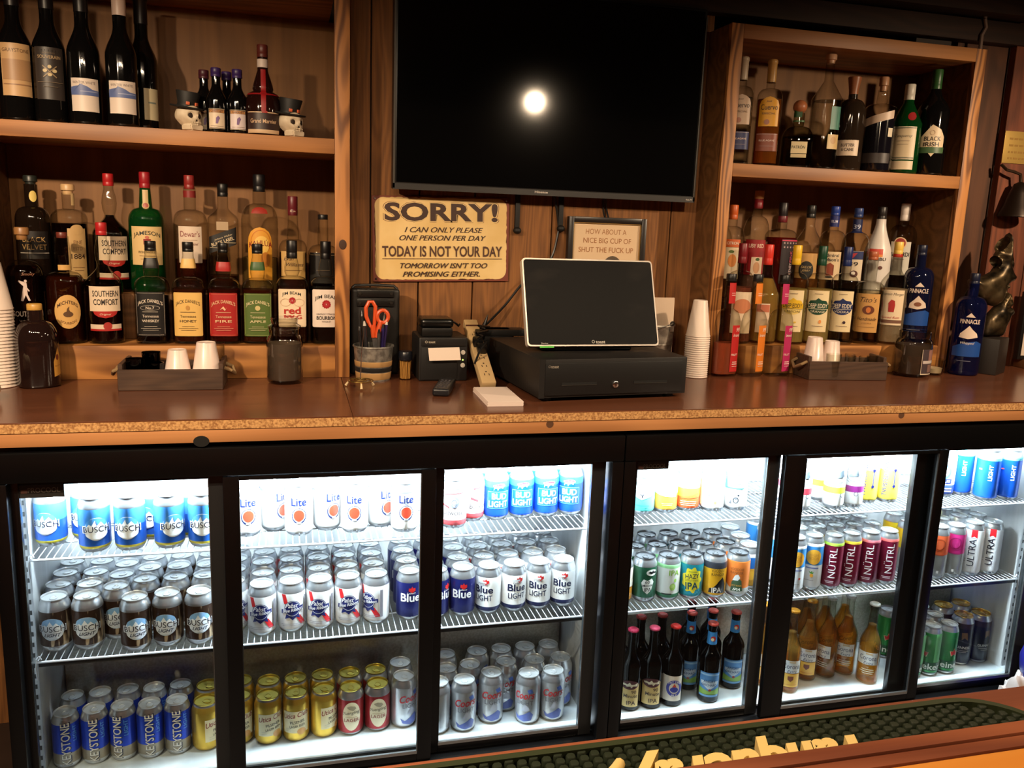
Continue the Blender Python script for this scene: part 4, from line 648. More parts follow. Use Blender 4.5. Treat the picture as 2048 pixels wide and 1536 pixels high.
# two ceramic skulls in top hats
m_bone = speckle('bone', (206, 188, 160), (232, 216, 190), 30, 0.6, 0.35, 0.65); m_hat = mat((26, 25, 24), 0.6); m_sock = mat((46, 34, 26), 0.8)
def skull(x, rz, label):
    r = empty('skull_ornament', (x, 2.314, TZ), math.radians(rz)); r.scale = (1.09, 1.09, 1.09); b = bmesh.new(); bmesh.ops.create_uvsphere(b, u_segments=36, v_segments=24, radius=1.0)
    for v in b.verts:
        x_, y_, z_ = v.co; X, Y, Z = x_ * 0.0255, y_ * 0.033, z_ * 0.027 + 0.034
        if z_ < 0 and y_ < 0.3: X *= 1 - 0.28 * min(1, -z_ * 1.3); Y = Y * 0.96 + 0.0035 * z_
        if y_ < -0.35:
            for sx in (-1, 1):
                d = math.hypot(x_ - sx * 0.42, z_ + 0.02); Y += 0.011 * max(0.0, 1 - (d / 0.34) ** 2)
            d = math.hypot(x_ * 1.5, z_ + 0.48); Y += 0.006 * max(0.0, 1 - (d / 0.26) ** 2); Y -= 0.003 * max(0.0, 1 - (math.hypot(abs(x_) - 0.62, z_ + 0.40) / 0.3) ** 2)
        if y_ > 0.2 and z_ < -0.2: Z += 0.010 * min(1, (-z_ - 0.2) * 1.4) * min(1, (y_ - 0.2) * 2)
        v.co = (X, Y, Z)
    mb = MB(); mb.bm(b, m_bone); mb.build('cranium', r, smooth=80)
    mb = MB(); mb.prism([(-0.0155, 0.0), (0.0155, 0.0), (0.0185, 0.008), (0.0165, 0.016), (-0.0165, 0.016), (-0.0185, 0.008)], -0.0295, 0.004, m_bone, 0.003); mb.build('jaw', r)
    mb = MB()
    for k in range(7): xx = -0.0108 + k * 0.0036; mb.box(xx - 0.0015, xx + 0.0015, -0.0325 + abs(xx) * 0.35, -0.027, 0.0165, 0.0205, m_bone, 0.0006, seg=1); mb.box(xx - 0.0015, xx + 0.0015, -0.0315 + abs(xx) * 0.35, -0.027, 0.0125, 0.0160, m_bone, 0.0006, seg=1)
    s_ = mb.build('teeth', r)
    for sx in (-1, 1): mb = MB(); mb.ball((sx * 0.0108, -0.0215, 0.0335), (0.0062, 0.003, 0.0064), m_sock, 12, 8); mb.build('eye_socket', r)
    mb = MB(); mb.prism([(-0.003, 0.0), (0.003, 0.0), (0.0, 0.008)], -0.0285, -0.024, m_sock, M=Matrix.Translation((0, 0, 0.0185))); mb.build('nose_hole', r)
    M = Matrix.Translation((0, 0.003, 0.050)) @ Matrix.Rotation(math.radians(9), 4, 'X')
    h = MB(); h.lathe([(0.0, 0.0), (0.036, 0.001), (0.038, 0.003), (0.0365, 0.005), (0.0225, 0.0055), (0.0215, 0.012), (0.0265, 0.036), (0.0255, 0.038), (0.0, 0.037)], m_hat, 28, M=M, caps=False); hat = h.build('top_hat', r)
    for a in (-38, 14): q = MB(); q.box(-0.004, 0.004, -0.0255, -0.0215, 0.009, 0.016, mat((206, 96, 56), 0.5), 0.001, M=M @ Matrix.Rotation(math.radians(a), 4, 'Z')); q.build('buckle', hat)
    tag(r, label, 'skull', 'skulls in top hats')
skull(-0.2405, 46, 'white skull in black top hat, left of the four small bottles')
skull(0.0045, 42, 'white skull in black top hat, right of the red ribboned bottle')
# --- left shelf, front row
JD = dict(n=3.6, group=g1)
def jack(label, x, gl_liq, capc, lab, level, neckl=None): return bottle(label, (x, FY, BZ), 0.0412, 0.260, 0.137, 0.172, 0.0165, (0.0138, 0.025, capc, 'screw'), G_CLR, liquid(*gl_liq), level, labels=lab, style='r', neck=[(0.0185, 0.185), (0.0185, 0.198), (0.0135, 0.225)], **JD)
def jdlab(bg, fg, sub, ring=None, ic=None):
    p = [('r', bg, 0, 78, 71, 112, 3)]
    if ring: p += [('ring', ring, 0, 78, 66, 108, 0.9)] if False else [('r', ring, 0, 131, 60, 1), ('r', ring, 0, 25, 60, 1), ('r', ring, -32.5, 78, 1, 100), ('r', ring, 32.5, 78, 1, 100)]
    p += [('t', fg, "JACK DANIEL'S", 0, 111, 11.5, 58, 'b', 0.95), ('t', fg, 'Tennessee', 0, 73, 7, 38, ''), ('t', fg, sub, 0, 61, 6.5, 40, 'b')]
    if ic: p.append(ic)
    return p + [('r', fg, 0, 84, 36, 1.0), ('r', fg, 0, 47, 30, 0.8), ('r', fg, 0, 42, 46, 0.8), ('r', fg, 0, 37.5, 36, 0.8)]
bottle('dark whiskey bottle with white batting figure, leftmost in the left front row', (-0.636, FY, BZ), 0.0425, 0.284, 0.165, 0.205, 0.0135, (0.0165, 0.030, (150, 106, 62), 'cork'), G_CLR, liquid(DARKR), 0.19, group=g1, style='r',
    labels=[('printed_lettering', [('t', (150, 96, 70), 'Smoky', 8, 172, 9, 30, 'i'), ('p', (216, 196, 186), [(-3, 152), (3, 152), (4, 140), (9, 132), (7, 130), (3, 136), (4, 124), (10, 108), (5, 108), (0, 122), (-6, 107), (-11, 108), (-4, 126), (-4, 144), (-15, 155), (-13, 158)]), ('e', (216, 196, 186), 1, 156, 6, 7), ('t', (206, 190, 178), 'SOUTH MTN', 4, 76, 13, 70, 'b'), ('t', (150, 130, 120), 'WHISKEY', 4, 58, 7, 42, '')])])
bottle('whiskey bottle with oval cream label and small kettle drawing', (-0.547, FY, BZ), 0.0445, 0.275, 0.150, 0.180, 0.016, (0.0125, 0.014, (106, 44, 34), 'screw'), G_CLR, liquid(BOURB), 0.168, group=g1, style='r', neck=[(0.0185, 0.182), (0.0175, 0.225), (0.015, 0.26)],
    labels=[('oval_label', [('e', (214, 168, 100), 4, 82, 62, 84), ('t', (70, 44, 30), 'MICHTERS', 4, 106, 9, 46, 'b', 2.0), ('e', (96, 66, 40), 4, 76, 22, 14), ('p', (96, 66, 40), [(0, 80), (2, 90), (7, 96), (6, 88), (9, 82)]), ('t', (150, 110, 66), 'BOURBON', 4, 54, 6, 34, 'b', -2.2)]), ('neck_label', [('r', (206, 160, 92), 2, 189, 30, 13)])])
def soco(label, pos, s, rz, grp, name): return bottle(label, pos, 0.0435 * s, 0.302 * s, 0.150 * s, 0.198 * s, 0.0125, (0.0132, 0.031 * s, (176, 30, 34), 'screw'), G_CLR, liquid((96, 30, 12) if grp == g1 else DARKR), 0.145 * s if grp == g1 else 0.20, group=grp, style='s', neck=[(0.0165, 0.210 * s), (0.0185, 0.228 * s), (0.0165, 0.245 * s), (0.012, 0.262 * s)], rz=rz,
    labels=[('front_label', [('r', (226, 204, 176), 0, 115, 78, 62), ('t', (34, 26, 26), 'SOUTHERN', 2, 128, 15, 62, 'b'), ('t', (34, 26, 26), 'COMFORT', 2, 107, 15, 58, 'b')]), ('seal_label', [('p', (176, 40, 36), [(-30, 84), (30, 84), (26, 76), (16, 70), (0, 67), (-16, 70), (-26, 76)]), ('t', (236, 206, 180), 'Original', 0, 76, 6, 26, 'i')]), ('lower_band', [('r', (222, 200, 176), 0, 44, 80, 14), ('r', (170, 36, 32), 0, 37, 80, 5), ('e', (170, 50, 44), 4, 47, 20, 20)])])
soco('red capped bottle with white label in the left front row', (-0.4565, FY, BZ), 1.0, 0, g1, 'a')
jack('square whiskey bottle with black label', -0.344, (DARKR,), BLK, [('front_label', jdlab((20, 17, 16), (222, 208, 190), 'WHISKEY', (150, 140, 130)) + [('e', (150, 142, 132), 0, 94, 46, 14), ('e', (20, 17, 16), 0, 94, 43, 11.5), ('t', (222, 208, 190), 'No.7', 0, 94, 7, 20, 'b')]), ('neck_label', [('r', (24, 20, 18), 0, 205, 60, 26)])], 0.12)
jack('square whiskey bottle with cream yellow label', -0.2545, (WHISKY,), BLK, [('front_label', jdlab((226, 184, 104), (70, 50, 26), 'HONEY', None, ('e', (190, 140, 70), 0, 95, 10, 12))), ('neck_label', [('r', (222, 180, 104), 0, 206, 60, 24)])], 0.142)
jack('square whiskey bottle with red label', -0.1685, ((120, 34, 16),), BLK, [('front_label', jdlab((168, 34, 32), (232, 190, 150), 'FIRE', (206, 110, 80), ('p', (232, 190, 150), [(-9, 90), (0, 100), (6, 92), (9, 100), (4, 88), (-2, 94)]))), ('neck_label', [('r', (170, 34, 32), 0, 200, 60, 24)])], 0.142)
jack('square whiskey bottle with green label', -0.0835, (WHISKY,), BLK, [('front_label', jdlab((84, 106, 46), (226, 212, 164), 'APPLE', (150, 160, 96), ('e', (206, 190, 130), 0, 96, 13, 13))), ('neck_label', [('r', (60, 92, 44), 0, 203, 60, 22)])], 0.142)
def beam(label, x, lab, lq): return bottle(label, (x, FY, BZ), 0.0412, 0.272, 0.150, 0.180, 0.0155, (0.0142, 0.047, (16, 14, 15), 'screw'), G_CLR, liquid(lq), 0.150, labels=lab, style='r', neck=[(0.0195, 0.19), (0.0185, 0.205), (0.0135, 0.228)], **JD)
rose = lambda x, z, w: [('p', (168, 26, 36), [(x + w / 2 * (1 + 0.08 * math.cos(12 * t)) * math.cos(t), z + w / 2 * (1 + 0.08 * math.cos(12 * t)) * math.sin(t)) for t in [2 * math.pi * k / 48 for k in range(48)]]), ('ring', (206, 60, 70), x, z, w * 0.5, w * 0.5, 1.0), ('t', (230, 190, 180), 'B', x, z, 4, 0, 'b')]
beam('square whiskey bottle with white label and red lettering', 0.004, [('front_label', [('r', (236, 214, 182), 0, 97, 74, 100, 4), ('t', (30, 24, 24), 'JIM BEAM', -2, 136, 10, 48, 'b', 0.8)] + rose(0, 117, 17) + [('ring', (206, 160, 120), -17, 112, 26, 20, 0.8), ('ring', (206, 160, 120), 17, 112, 26, 20, 0.8), ('t', (186, 44, 36), 'red', 0, 91, 18, 42, 'B'), ('t', (186, 44, 36), 'STAG', 0, 74, 10, 46, 'b')])], BOURB)
beam('square whiskey bottle with white label, beside the shelf post', 0.0915, [('front_label', [('r', (234, 218, 204), 0, 97, 76, 100, 4), ('t', (30, 24, 24), 'JIM BEAM', 0, 128, 12, 60, 'b', 0.8)] + rose(0, 108, 22) + [('t', (90, 74, 74), 'KENTUCKY STRAIGHT', 0, 82, 4.5, 50, ''), ('t', (34, 28, 28), 'BOURBON', 0, 72, 10, 50, 'b'), ('t', (90, 74, 74), 'WHISKEY', 0, 62, 4, 24, '')])], DARKR)
# --- left shelf, rear row
bottle('dark whiskey bottle with gold neck seal, leftmost in the left rear row', (-0.640, RY, SZ), 0.041, 0.292, 0.178, 0.215, 0.0155, (0.0165, 0.026, (34, 38, 34), 'cork'), mat((26, 17, 11), 0.08, spec=0.6), group=g2, style='r', labels=[('front_label', [('r', (26, 20, 18), 0, 118, 72, 70), ('t', (196, 158, 100), 'BLACK', 0, 132, 13, 54, ''), ('t', (196, 158, 100), 'VELVET', 0, 113, 13, 58, ''), ('r', (170, 160, 150), 0, 98, 70, 2.5)]), ('neck_seal', [('e', (226, 200, 110), 4, 240, 18, 28)])])
bottle('amber whiskey bottle with dated side label and pale stopper', (-0.5545, RY, SZ), 0.0435, 0.274, 0.185, 0.212, 0.0145, (0.0165, 0.026, (206, 168, 120), 'cork'), G_CLR, liquid(DARKR), 0.175, group=g2, style='r', rz=22, labels=[('front_label', [('r', (196, 160, 106), 0, 98, 46, 130), ('e', (196, 160, 106), 0, 160, 32, 26), ('t', (60, 44, 34), '1884', 0, 92, 13, 34, 'b'), ('t', (140, 106, 70), 'ESTD', 0, 112, 9, 22, ''), ('t', (140, 106, 70), 'FINE', 0, 128, 9, 20, ''), ('r', (150, 116, 76), 0, 64, 28, 1.4), ('r', (150, 116, 76), 0, 56, 22, 1.4)]), ('neck_strip', [('r', (206, 176, 126), 8, 236, 14, 30)])])
soco('large red capped bottle with dark drink and white label, left rear row', (-0.457, RY, SZ), 1.012, 8, g2, 'b')
bottle('green whiskey bottle with red cap and cream label', (-0.3685, RY, SZ), 0.0442, 0.314, 0.185, 0.222, 0.0170, (0.0136, 0.043, (156, 26, 36), 'screw'), G_GRN, liquid((60, 40, 14)), 0.20, group=g2, style='r', neck=[(0.0165, 0.226), (0.0135, 0.27)], labels=[('front_label', [('r', (222, 190, 132), 0, 124, 84, 100), ('t', (36, 40, 36), 'JAMESON', 0, 156, 14, 70, 'b', 0.6), ('p', (150, 40, 40), [(-9, 142), (9, 142), (9, 128), (0, 122), (-9, 128)]), ('e', (196, 110, 90), 0, 146, 10, 8), ('t', (110, 90, 60), 'IRISH WHISKEY', 0, 108, 6, 44, ''), ('r', (160, 130, 90), 0, 98, 40, 1), ('r', (160, 130, 90), 0, 90, 34, 1)]), ('neck_label', [('r', (206, 180, 130), 0, 249, 14, 38), ('e', (206, 180, 130), 0, 228, 18, 18), ('e', (176, 90, 76), 0, 228, 13, 13)])])
bottle('clear whisky bottle with red cap and white curved label', (-0.2585, RY, SZ), 0.0435, 0.311, 0.185, 0.222, 0.0155, (0.0132, 0.036, (142, 40, 38), 'screw'), G_CLR, liquid((120, 40, 14)), 0.09, group=g2, style='r', labels=[('front_label', [('r', (222, 202, 182), -2, 130, 62, 96), ('t', (130, 30, 40), 'Dewar\u2019s', -2, 158, 15, 50, ''), ('r', (176, 150, 130), -2, 142, 36, 1.5), ('t', (150, 110, 100), 'White Label', -2, 132, 7, 40, 'i')]), ('neck_band', [('r', (130, 36, 34), 0, 262, 70, 18)])])
bottle('square clear whisky bottle with slanting black label', (-0.1745, RY, SZ), 0.0395, 0.293, 0.198, 0.232, 0.0135, (0.0138, 0.034, (18, 17, 17), 'screw'), G_CLR, liquid((110, 50, 20)), 0.05, group=g2, style='s', n=4.5, labels=[('slant_label', [('p', (22, 20, 19), [(-36, 108), (36, 134), (36, 180), (-36, 152)]), ('t', (206, 186, 150), 'Johnnie Walker', 2, 152, 6, 50, 'i', 0, 20), ('t', (216, 196, 160), 'BLACK LABEL', 0, 141, 9, 60, 'b', 0, 20), ('r', (196, 176, 140), -20, 124, 26, 1.2), ('r', (196, 176, 140), 20, 138, 26, 1.2)]), ('upper_label', [('r', (176, 150, 118), 0, 182, 30, 22)])])
bottle('tall clear liqueur bottle with yellow arch label and black cap', (-0.080, RY, SZ), 0.0485, 0.322, 0.195, 0.245, 0.0175, (0.0160, 0.046, (20, 19, 22), 'screw'), G_CLR, liquid((196, 160, 96)), 0.10, group=g2, style='r', labels=[('arch_label', [('p', (226, 160, 54), [(-33, 40), (33, 40), (33, 140), (31, 156), (24, 170), (12, 179), (0, 182), (-12, 179), (-24, 170), (-31, 156), (-33, 140)]), ('ring', (206, 120, 40), 2, 142, 54, 66, 2), ('e', (240, 196, 96), 4, 134, 40, 50), ('t', (130, 34, 26), 'KAHL\u00daA', 2, 142, 18, 62, 'b', 0.6), ('e', (206, 130, 50), 14, 96, 26, 40)]), ('shoulder_label', [('p', (156, 46, 34), [(-22, 218), (22, 218), (19, 228), (9, 234), (0, 235), (-9, 234), (-19, 228)])])], name='liqueur_bottle')
bottle('square whiskey bottle with burgundy cap and tan label', (0.008, RY, SZ), 0.0385, 0.268, 0.120, 0.152, 0.0165, (0.0136, 0.052, (104, 30, 38), 'screw'), G_CLR, liquid(WHISKY), 0.115, group=g2, style='r', n=3.6, neck=[(0.0165, 0.16), (0.013, 0.21)], labels=[('front_label', [('r', (206, 166, 100), 0, 82, 66, 76), ('t', (60, 30, 30), 'Evan', -12, 100, 10, 26, 'i'), ('t', (60, 30, 30), 'Williams', 4, 84, 10, 46, 'i'), ('r', (120, 86, 50), 0, 68, 44, 1.4)]), ('neck_print_lettering', [('t', (216, 190, 160), 'Evan', 0, 228, 5, 14, 'b')])])
bottle('black labelled whiskey bottle, rightmost in the left rear row', (0.089, RY, SZ), 0.0405, 0.222, 0.112, 0.140, 0.0145, (0.0140, 0.014, (24, 22, 22), 'screw'), G_CLR, liquid(DARKR), 0.11, group=g2, style='r', n=3.0, labels=[('front_label', [('r', (30, 26, 24), 0, 76, 76, 84), ('r', (150, 130, 100), 0, 112, 70, 1.5), ('r', (130, 112, 90), 0, 70, 36, 1.2)])])
# --- right shelf, front row
def eddy(label, x, col, liq, word, ic, rz): return bottle(label, (x, FY, BZ), 0.0425, 0.304, 0.178, 0.222, 0.0145, (0.0138, 0.060, col, 'screw'), G_CLR, liquid(liq), 0.172, group=g4, style='r', rz=rz, labels=[('front_label', [('r', (234, 214, 170), 0, 104, 66, 128), ('e', (234, 206, 120) if word == 'LEMON' else col, 0, 116, 62, 46), ('p', col, [(-33, 122), (-24, 136), (-8, 138), (0, 145), (10, 138), (24, 137), (33, 124), (33, 112), (-33, 112)]), ('r', (250, 240, 210) if word != 'LEMON' else (60, 50, 30), 0, 111, 62, 1.2), ('t', (244, 232, 206) if word != 'LEMON' else (70, 54, 30), 'DEEP EDDY', 0, 121, 13, 58, 'b'), ('t', (244, 232, 206) if word != 'LEMON' else (90, 74, 40), word, 0, 103, 7, 44, ''), ('r', (170, 150, 120), 0, 158, 24, 2), ic, ('r', (160, 140, 120), 4, 58, 32, 1.6)])])
eddy('vodka bottle with yellow cap and yellow badge label', 1.516, (230, 186, 40), (232, 206, 120), 'LEMON', ('e', (226, 190, 70), 10, 70, 8, 5), -14)
eddy('vodka bottle with green cap and green badge label', 1.6065, (14, 66, 44), (236, 210, 130), 'ORANGE', ('e', (230, 150, 80), 10, 72, 8, 12), -15)
eddy('vodka bottle with navy cap and blue badge label', 1.6965, (22, 40, 96), CLEARL, 'VODKA', ('e', (60, 40, 50), 10, 70, 9, 9), -17)
bottle('vodka bottle with tan handwritten label and copper stopper', (1.790, FY, BZ), 0.0455, 0.292, 0.165, 0.200, 0.0165, (0.0150, 0.026, (176, 96, 60), 'screw'), G_CLR, liquid((248, 240, 222)), 0.17, group=g4, style='r', rz=-15, labels=[('front_label', [('r', (206, 156, 90), 0, 100, 72, 122), ('t', (70, 46, 30), 'Tito\u2019s', 0, 142, 16, 50, 'i'), ('e', (106, 54, 32), 2, 110, 36, 28), ('e', (206, 120, 60), 2, 110, 14, 18), ('t', (70, 46, 30), 'Handmade', 0, 82, 11, 58, 'i'), ('t', (150, 110, 66), 'VODKA', 0, 68, 5, 30, ''), ('r', (160, 120, 76), 0, 56, 50, 1.2)])])
bottle('rum bottle with yellow cap and white label, right of the tan labelled vodka', (1.880, FY, BZ), 0.043, 0.325, 0.188, 0.245, 0.0150, (0.0140, 0.040, (236, 196, 90), 'screw'), G_CLR, liquid((232, 206, 170)), 0.178, group=g4, style='s', rz=-17, capd=[((196, 52, 36), 0.277, 0.287, 0.0006)], labels=[('front_label', [('r', (234, 212, 178), 0, 118, 74, 112), ('t', (50, 40, 34), 'Captain Morgan', 0, 160, 11, 68, 'i'), ('p', (176, 44, 40), [(-8, 104), (-4, 120), (-10, 132), (-2, 144), (8, 140), (10, 126), (4, 118), (8, 104)]), ('t', (180, 60, 50), 'Spiced Rum', 0, 86, 9, 54, 'i'), ('r', (120, 84, 66), 0, 74, 72, 10)])])
def pinn(label, pos, R, H, gl, rz, extra, grp=None): return bottle(label, pos, R, H, H * 0.66, H * 0.78, 0.0155, (0.0148, 0.036, (20, 26, 50), 'screw'), gl, group=grp, style='r', rz=rz, labels=[('printed_lettering', [('p', (226, 206, 186), [(-14, 186), (14, 186), (4, 196), (0, 200), (-4, 196)]), ('t', (226, 206, 190), 'PINNACLE', 0, 173, 14, 58, 'B')] + extra), ('blue_panel', [('p', (28, 74, 150), [(-46, 62), (46, 62), (46, 104), (26, 112), (4, 108), (-22, 100), (-46, 90)]), ('r', (150, 150, 170), -4, 48, 40, 1.2)])])
pinn('dark blue vodka bottle, rightmost inside the right shelf', (1.9695, FY, BZ), 0.045, 0.318, G_NAVY, -8, [('p', (222, 200, 180), [(-26, 118), (-24, 132), (-12, 144), (0, 158), (10, 146), (24, 134), (28, 120), (0, 114)]), ('e', (130, 80, 56), 0, 130, 22, 14)], g4)
bottle('clear bottle with dark red cap, half hidden behind the red schnapps', (1.3365, FY + 0.012, BZ), 0.0425, 0.304, 0.178, 0.222, 0.0145, (0.0138, 0.060, (120, 20, 30), 'screw'), G_CLR, liquid((206, 120, 90)), 0.172, group=g4, style='r', rz=-8, labels=[('front_label', [('r', (230, 206, 176), 6, 96, 66, 126), ('e', (206, 130, 90), 6, 116, 56, 44)])])
bottle('amber rum bottle with bright red cap behind the pink schnapps', (1.425, FY + 0.012, BZ), 0.0435, 0.303, 0.150, 0.215, 0.0150, (0.0140, 0.062, (214, 52, 40), 'screw'), G_CLR, liquid((236, 190, 100)), 0.20, group=g4, style='c', rz=-8, labels=[('front_label', [('r', (232, 204, 178), -8, 80, 40, 90), ('r', (206, 120, 90), -8, 110, 38, 22)])])
# --- right shelf, rear row
bottle('orange labelled bottle half hidden by the right shelf post', (1.3555 - 0.0015, RY + 0.002, SZ), 0.0405, 0.30, 0.190, 0.235, 0.014, (0.0136, 0.045, (206, 96, 40), 'screw'), G_CLR, liquid(CLEARL), 0.17, group=g5, style='r', rz=-12, labels=[('front_label', [('r', (206, 96, 40), 2, 182, 50, 24), ('r', (226, 206, 170), 2, 120, 50, 98), ('t', (240, 226, 200), 'CITRON', 2, 182, 9, 36, 'b'), ('e', (220, 140, 70), 4, 128, 26, 40), ('e', (90, 110, 50), 0, 156, 16, 9)])])
bottle('ruby labelled bottle with dark red cap, tallest in the right rear row', (1.4375, RY, SZ), 0.0405, 0.348, 0.205, 0.270, 0.0140, (0.0136, 0.056, (122, 22, 30), 'screw'), G_CLR, liquid((200, 150, 130)), 0.19, group=g5, style='r', rz=-14, capd=[((206, 150, 96), 0.322, 0.347, 0.0006)], labels=[('front_label', [('r', (150, 26, 32), 0, 140, 66, 110), ('t', (236, 210, 186), 'RUBY RED', 0, 176, 12, 54, 'b'), ('r', (230, 206, 176), 8, 112, 34, 58), ('e', (200, 150, 110), 8, 108, 20, 36), ('e', (70, 96, 50), 10, 134, 12, 10)])])
bottle('pink red bottle with black cap and black chequered label', (1.5275, RY, SZ), 0.0445, 0.314, 0.205, 0.232, 0.0140, (0.0142, 0.062, (30, 22, 24), 'screw'), G_CLR, liquid((176, 40, 34)), 0.205, group=g5, style='r', n=3.2, rz=-10, capd=[((104, 24, 34), 0.2525, 0.272, 0.0005)], labels=[('front_label', [('r', (34, 22, 28), 4, 130, 62, 140), ('r', (206, 60, 90), 4, 196, 60, 4)] + [('r', (176, 150, 150), -18 + 11 * (k % 5), 188 - 13 * (k // 5), 5, 5) for k in range(10)] + [('t', (206, 80, 110), 'PINK', 8, 146, 8, 36, 'v'), ('t', (226, 200, 200), 'WHITNEY', 8, 98, 8, 54, 'v')])])
bottle('rum bottle with black cap and dark round medallion', (1.630, RY, SZ), 0.0435, 0.310, 0.180, 0.250, 0.0150, (0.0144, 0.040, (26, 26, 26), 'screw'), G_CLR, liquid((190, 120, 60)), 0.16, group=g5, style='s', rz=-18, labels=[('front_label', [('r', (206, 160, 96), 0, 118, 72, 80), ('e', (34, 36, 36), 2, 104, 46, 58), ('t', (206, 176, 120), 'SAILOR', 2, 114, 8, 32, 'i'), ('t', (206, 176, 120), 'JERRY', 2, 102, 8, 28, 'i'), ('e', (130, 60, 40), -22, 132, 18, 24)])])
bottle('rum bottle with blue cap and cream label, right of the medallion bottle', (1.719, RY, SZ), 0.0432, 0.310, 0.185, 0.235, 0.0145, (0.0142, 0.030, (40, 66, 150), 'screw'), G_CLR, liquid(CLEARL), 0.17, group=g5, style='r', rz=-16, labels=[('front_label', [('r', (226, 200, 160), 0, 120, 66, 90), ('t', (40, 40, 46), 'Admiral', 0, 154, 11, 50, 'b'), ('t', (40, 40, 46), 'Nelson\u2019s', 0, 140, 11, 52, 'b'), ('p', (150, 70, 46), [(-10, 88), (-8, 110), (-14, 122), (0, 130), (12, 122), (6, 108), (12, 90)]), ('e', (50, 40, 40), 0, 84, 24, 6)]), ('neck_sleeve', [('r', (34, 44, 110), 0, 262, 80, 34), ('t', (206, 206, 226), 'RUM', 0, 262, 9, 20, 'b')])])
bottle('rum bottle with blue cap, blue neck print and coconut label', (1.8065, RY, SZ), 0.0432, 0.308, 0.185, 0.232, 0.0145, (0.0142, 0.030, (46, 66, 120), 'screw'), G_CLR, liquid(CLEARL), 0.17, group=g5, style='r', rz=-18, labels=[('front_label', [('r', (226, 208, 180), 0, 122, 62, 96), ('r', (34, 48, 96), 0, 156, 62, 26), ('p', (176, 44, 50), [(-12, 150), (-2, 162), (12, 164), (4, 154), (-2, 146)]), ('t', (40, 36, 40), '39', 2, 128, 14, 28, 'b'), ('e', (90, 50, 40), 6, 96, 24, 22), ('e', (236, 226, 210), 4, 98, 12, 12)]), ('neck_sleeve', [('r', (30, 40, 84), 0, 250, 80, 44), ('t', (196, 200, 216), '39', 0, 248, 14, 22, 'b')])])
bottle('white coconut rum bottle with black cap', (1.8955, RY, SZ), 0.0435, 0.316, 0.150, 0.272, 0.0150, (0.0148, 0.044, (34, 28, 28), 'screw'), G_FRO, group=g5, style='s', rz=-18, labels=[('sunset_label', [('r', (206, 70, 50), -4, 166, 44, 26), ('r', (230, 140, 60), -4, 157, 44, 8), ('t', (40, 26, 26), 'MALIBU', 0, 146, 10, 60, 'b'), ('e', (100, 60, 50), 14, 118, 14, 12)])])
bottle('clear rum bottle with white cap and round red emblem', (1.9855, RY, SZ), 0.0440, 0.330, 0.215, 0.262, 0.0150, (0.0150, 0.056, (226, 214, 206), 'screw'), G_CLR, liquid(CLEARL), 0.20, group=g5, style='r', rz=-20, labels=[('front_label', [('r', (206, 200, 186), 0, 150, 66, 110), ('e', (226, 190, 150), -2, 200, 40, 40), ('e', (156, 50, 40), -2, 200, 33, 33), ('t', (40, 34, 34), 'BACARDI', 0, 164, 14, 60, 'B'), ('r', (150, 130, 110), 0, 148, 30, 2)])])
# --- top of the right shelf
def cuervo(label, x, R, bg, lo, cap, lq): return bottle(label, (x, TY, TZ), R, 0.303, 0.192, 0.222, 0.0125, (0.0135, 0.064, cap, 'foil'), G_CLR, liquid(lq), 0.19, group=g6, style='r', rz=-14, n=2.6, labels=[('arch_label', [('p', bg, [(-29, 112), (29, 112), (29, 172), (24, 184), (12, 192), (0, 196), (-12, 192), (-24, 184), (-29, 172)]), ('t', (70, 56, 50), 'Jos\u00e9', -2, 182, 6, 16, 'i'), ('t', (60, 46, 40), 'Cuervo', 0, 166, 15, 48, ''), ('t', (130, 100, 70), 'ESPECIAL', 0, 148, 5, 38, 'b'), ('e', (176, 120, 100), -4, 124, 15, 15)]), ('lower_label', [('r', lo, 0, 67, 64, 50), ('t', (226, 200, 190), 'BLUE AGAVE', 0, 72, 5, 44, 'b'), ('r', (196, 176, 176), 0, 90, 62, 1), ('r', (170, 150, 150), 0, 56, 40, 0.8)])])
cuervo('tequila bottle with pale arched label and blue lower label, leftmost on the top right shelf', 1.281, 0.0345, (200, 172, 146), (36, 42, 92), (196, 176, 150), CLEARL)
cuervo('tequila bottle with yellow arched label and russet lower label', 1.374, 0.0365, (232, 168, 44), (136, 70, 48), (196, 150, 84), (196, 110, 40))
bottle('squat clear tequila bottle with round cork and green ribbon', (1.4775, TY, TZ), 0.046, 0.198, 0.078, 0.122, 0.0155, (0.0205, 0.040, (176, 106, 66), 'ball'), glass('smoky_glass', (206, 200, 176), (110, 104, 84)), liquid((226, 220, 200)), 0.09, group=g6, style='r', n=3.0, sy=0.8, rz=-10, labels=[('front_label', [('r', (226, 206, 160), 4, 58, 46, 34), ('t', (60, 60, 40), 'PATR\u00d3N', 2, 60, 11, 38, 'b'), ('r', (206, 186, 140), 4, 34, 44, 10)]), ('green_ribbon', [('r', (40, 80, 40), -6, 158, 26, 22), ('r', (60, 100, 54), 0, 136, 60, 5)])])
bottle('tall clear tequila bottle with teal label and leaning neck strip', (1.566, TY, TZ), 0.0425, 0.333, 0.205, 0.258, 0.0125, (0.0165, 0.026, (206, 160, 124), 'cork'), G_CLR, liquid(CLEARL), 0.20, group=g6, style='c', rz=18, neck=[(0.0125, 0.26), (0.012, 0.31)], n=2.4, labels=[('teal_label', [('r', (70, 128, 112), 8, 148, 34, 66), ('r', (96, 150, 132), 16, 148, 4, 62)]), ('lower_label', [('r', (206, 176, 120), 6, 80, 38, 42), ('e', (190, 150, 96), 6, 84, 18, 22)])])
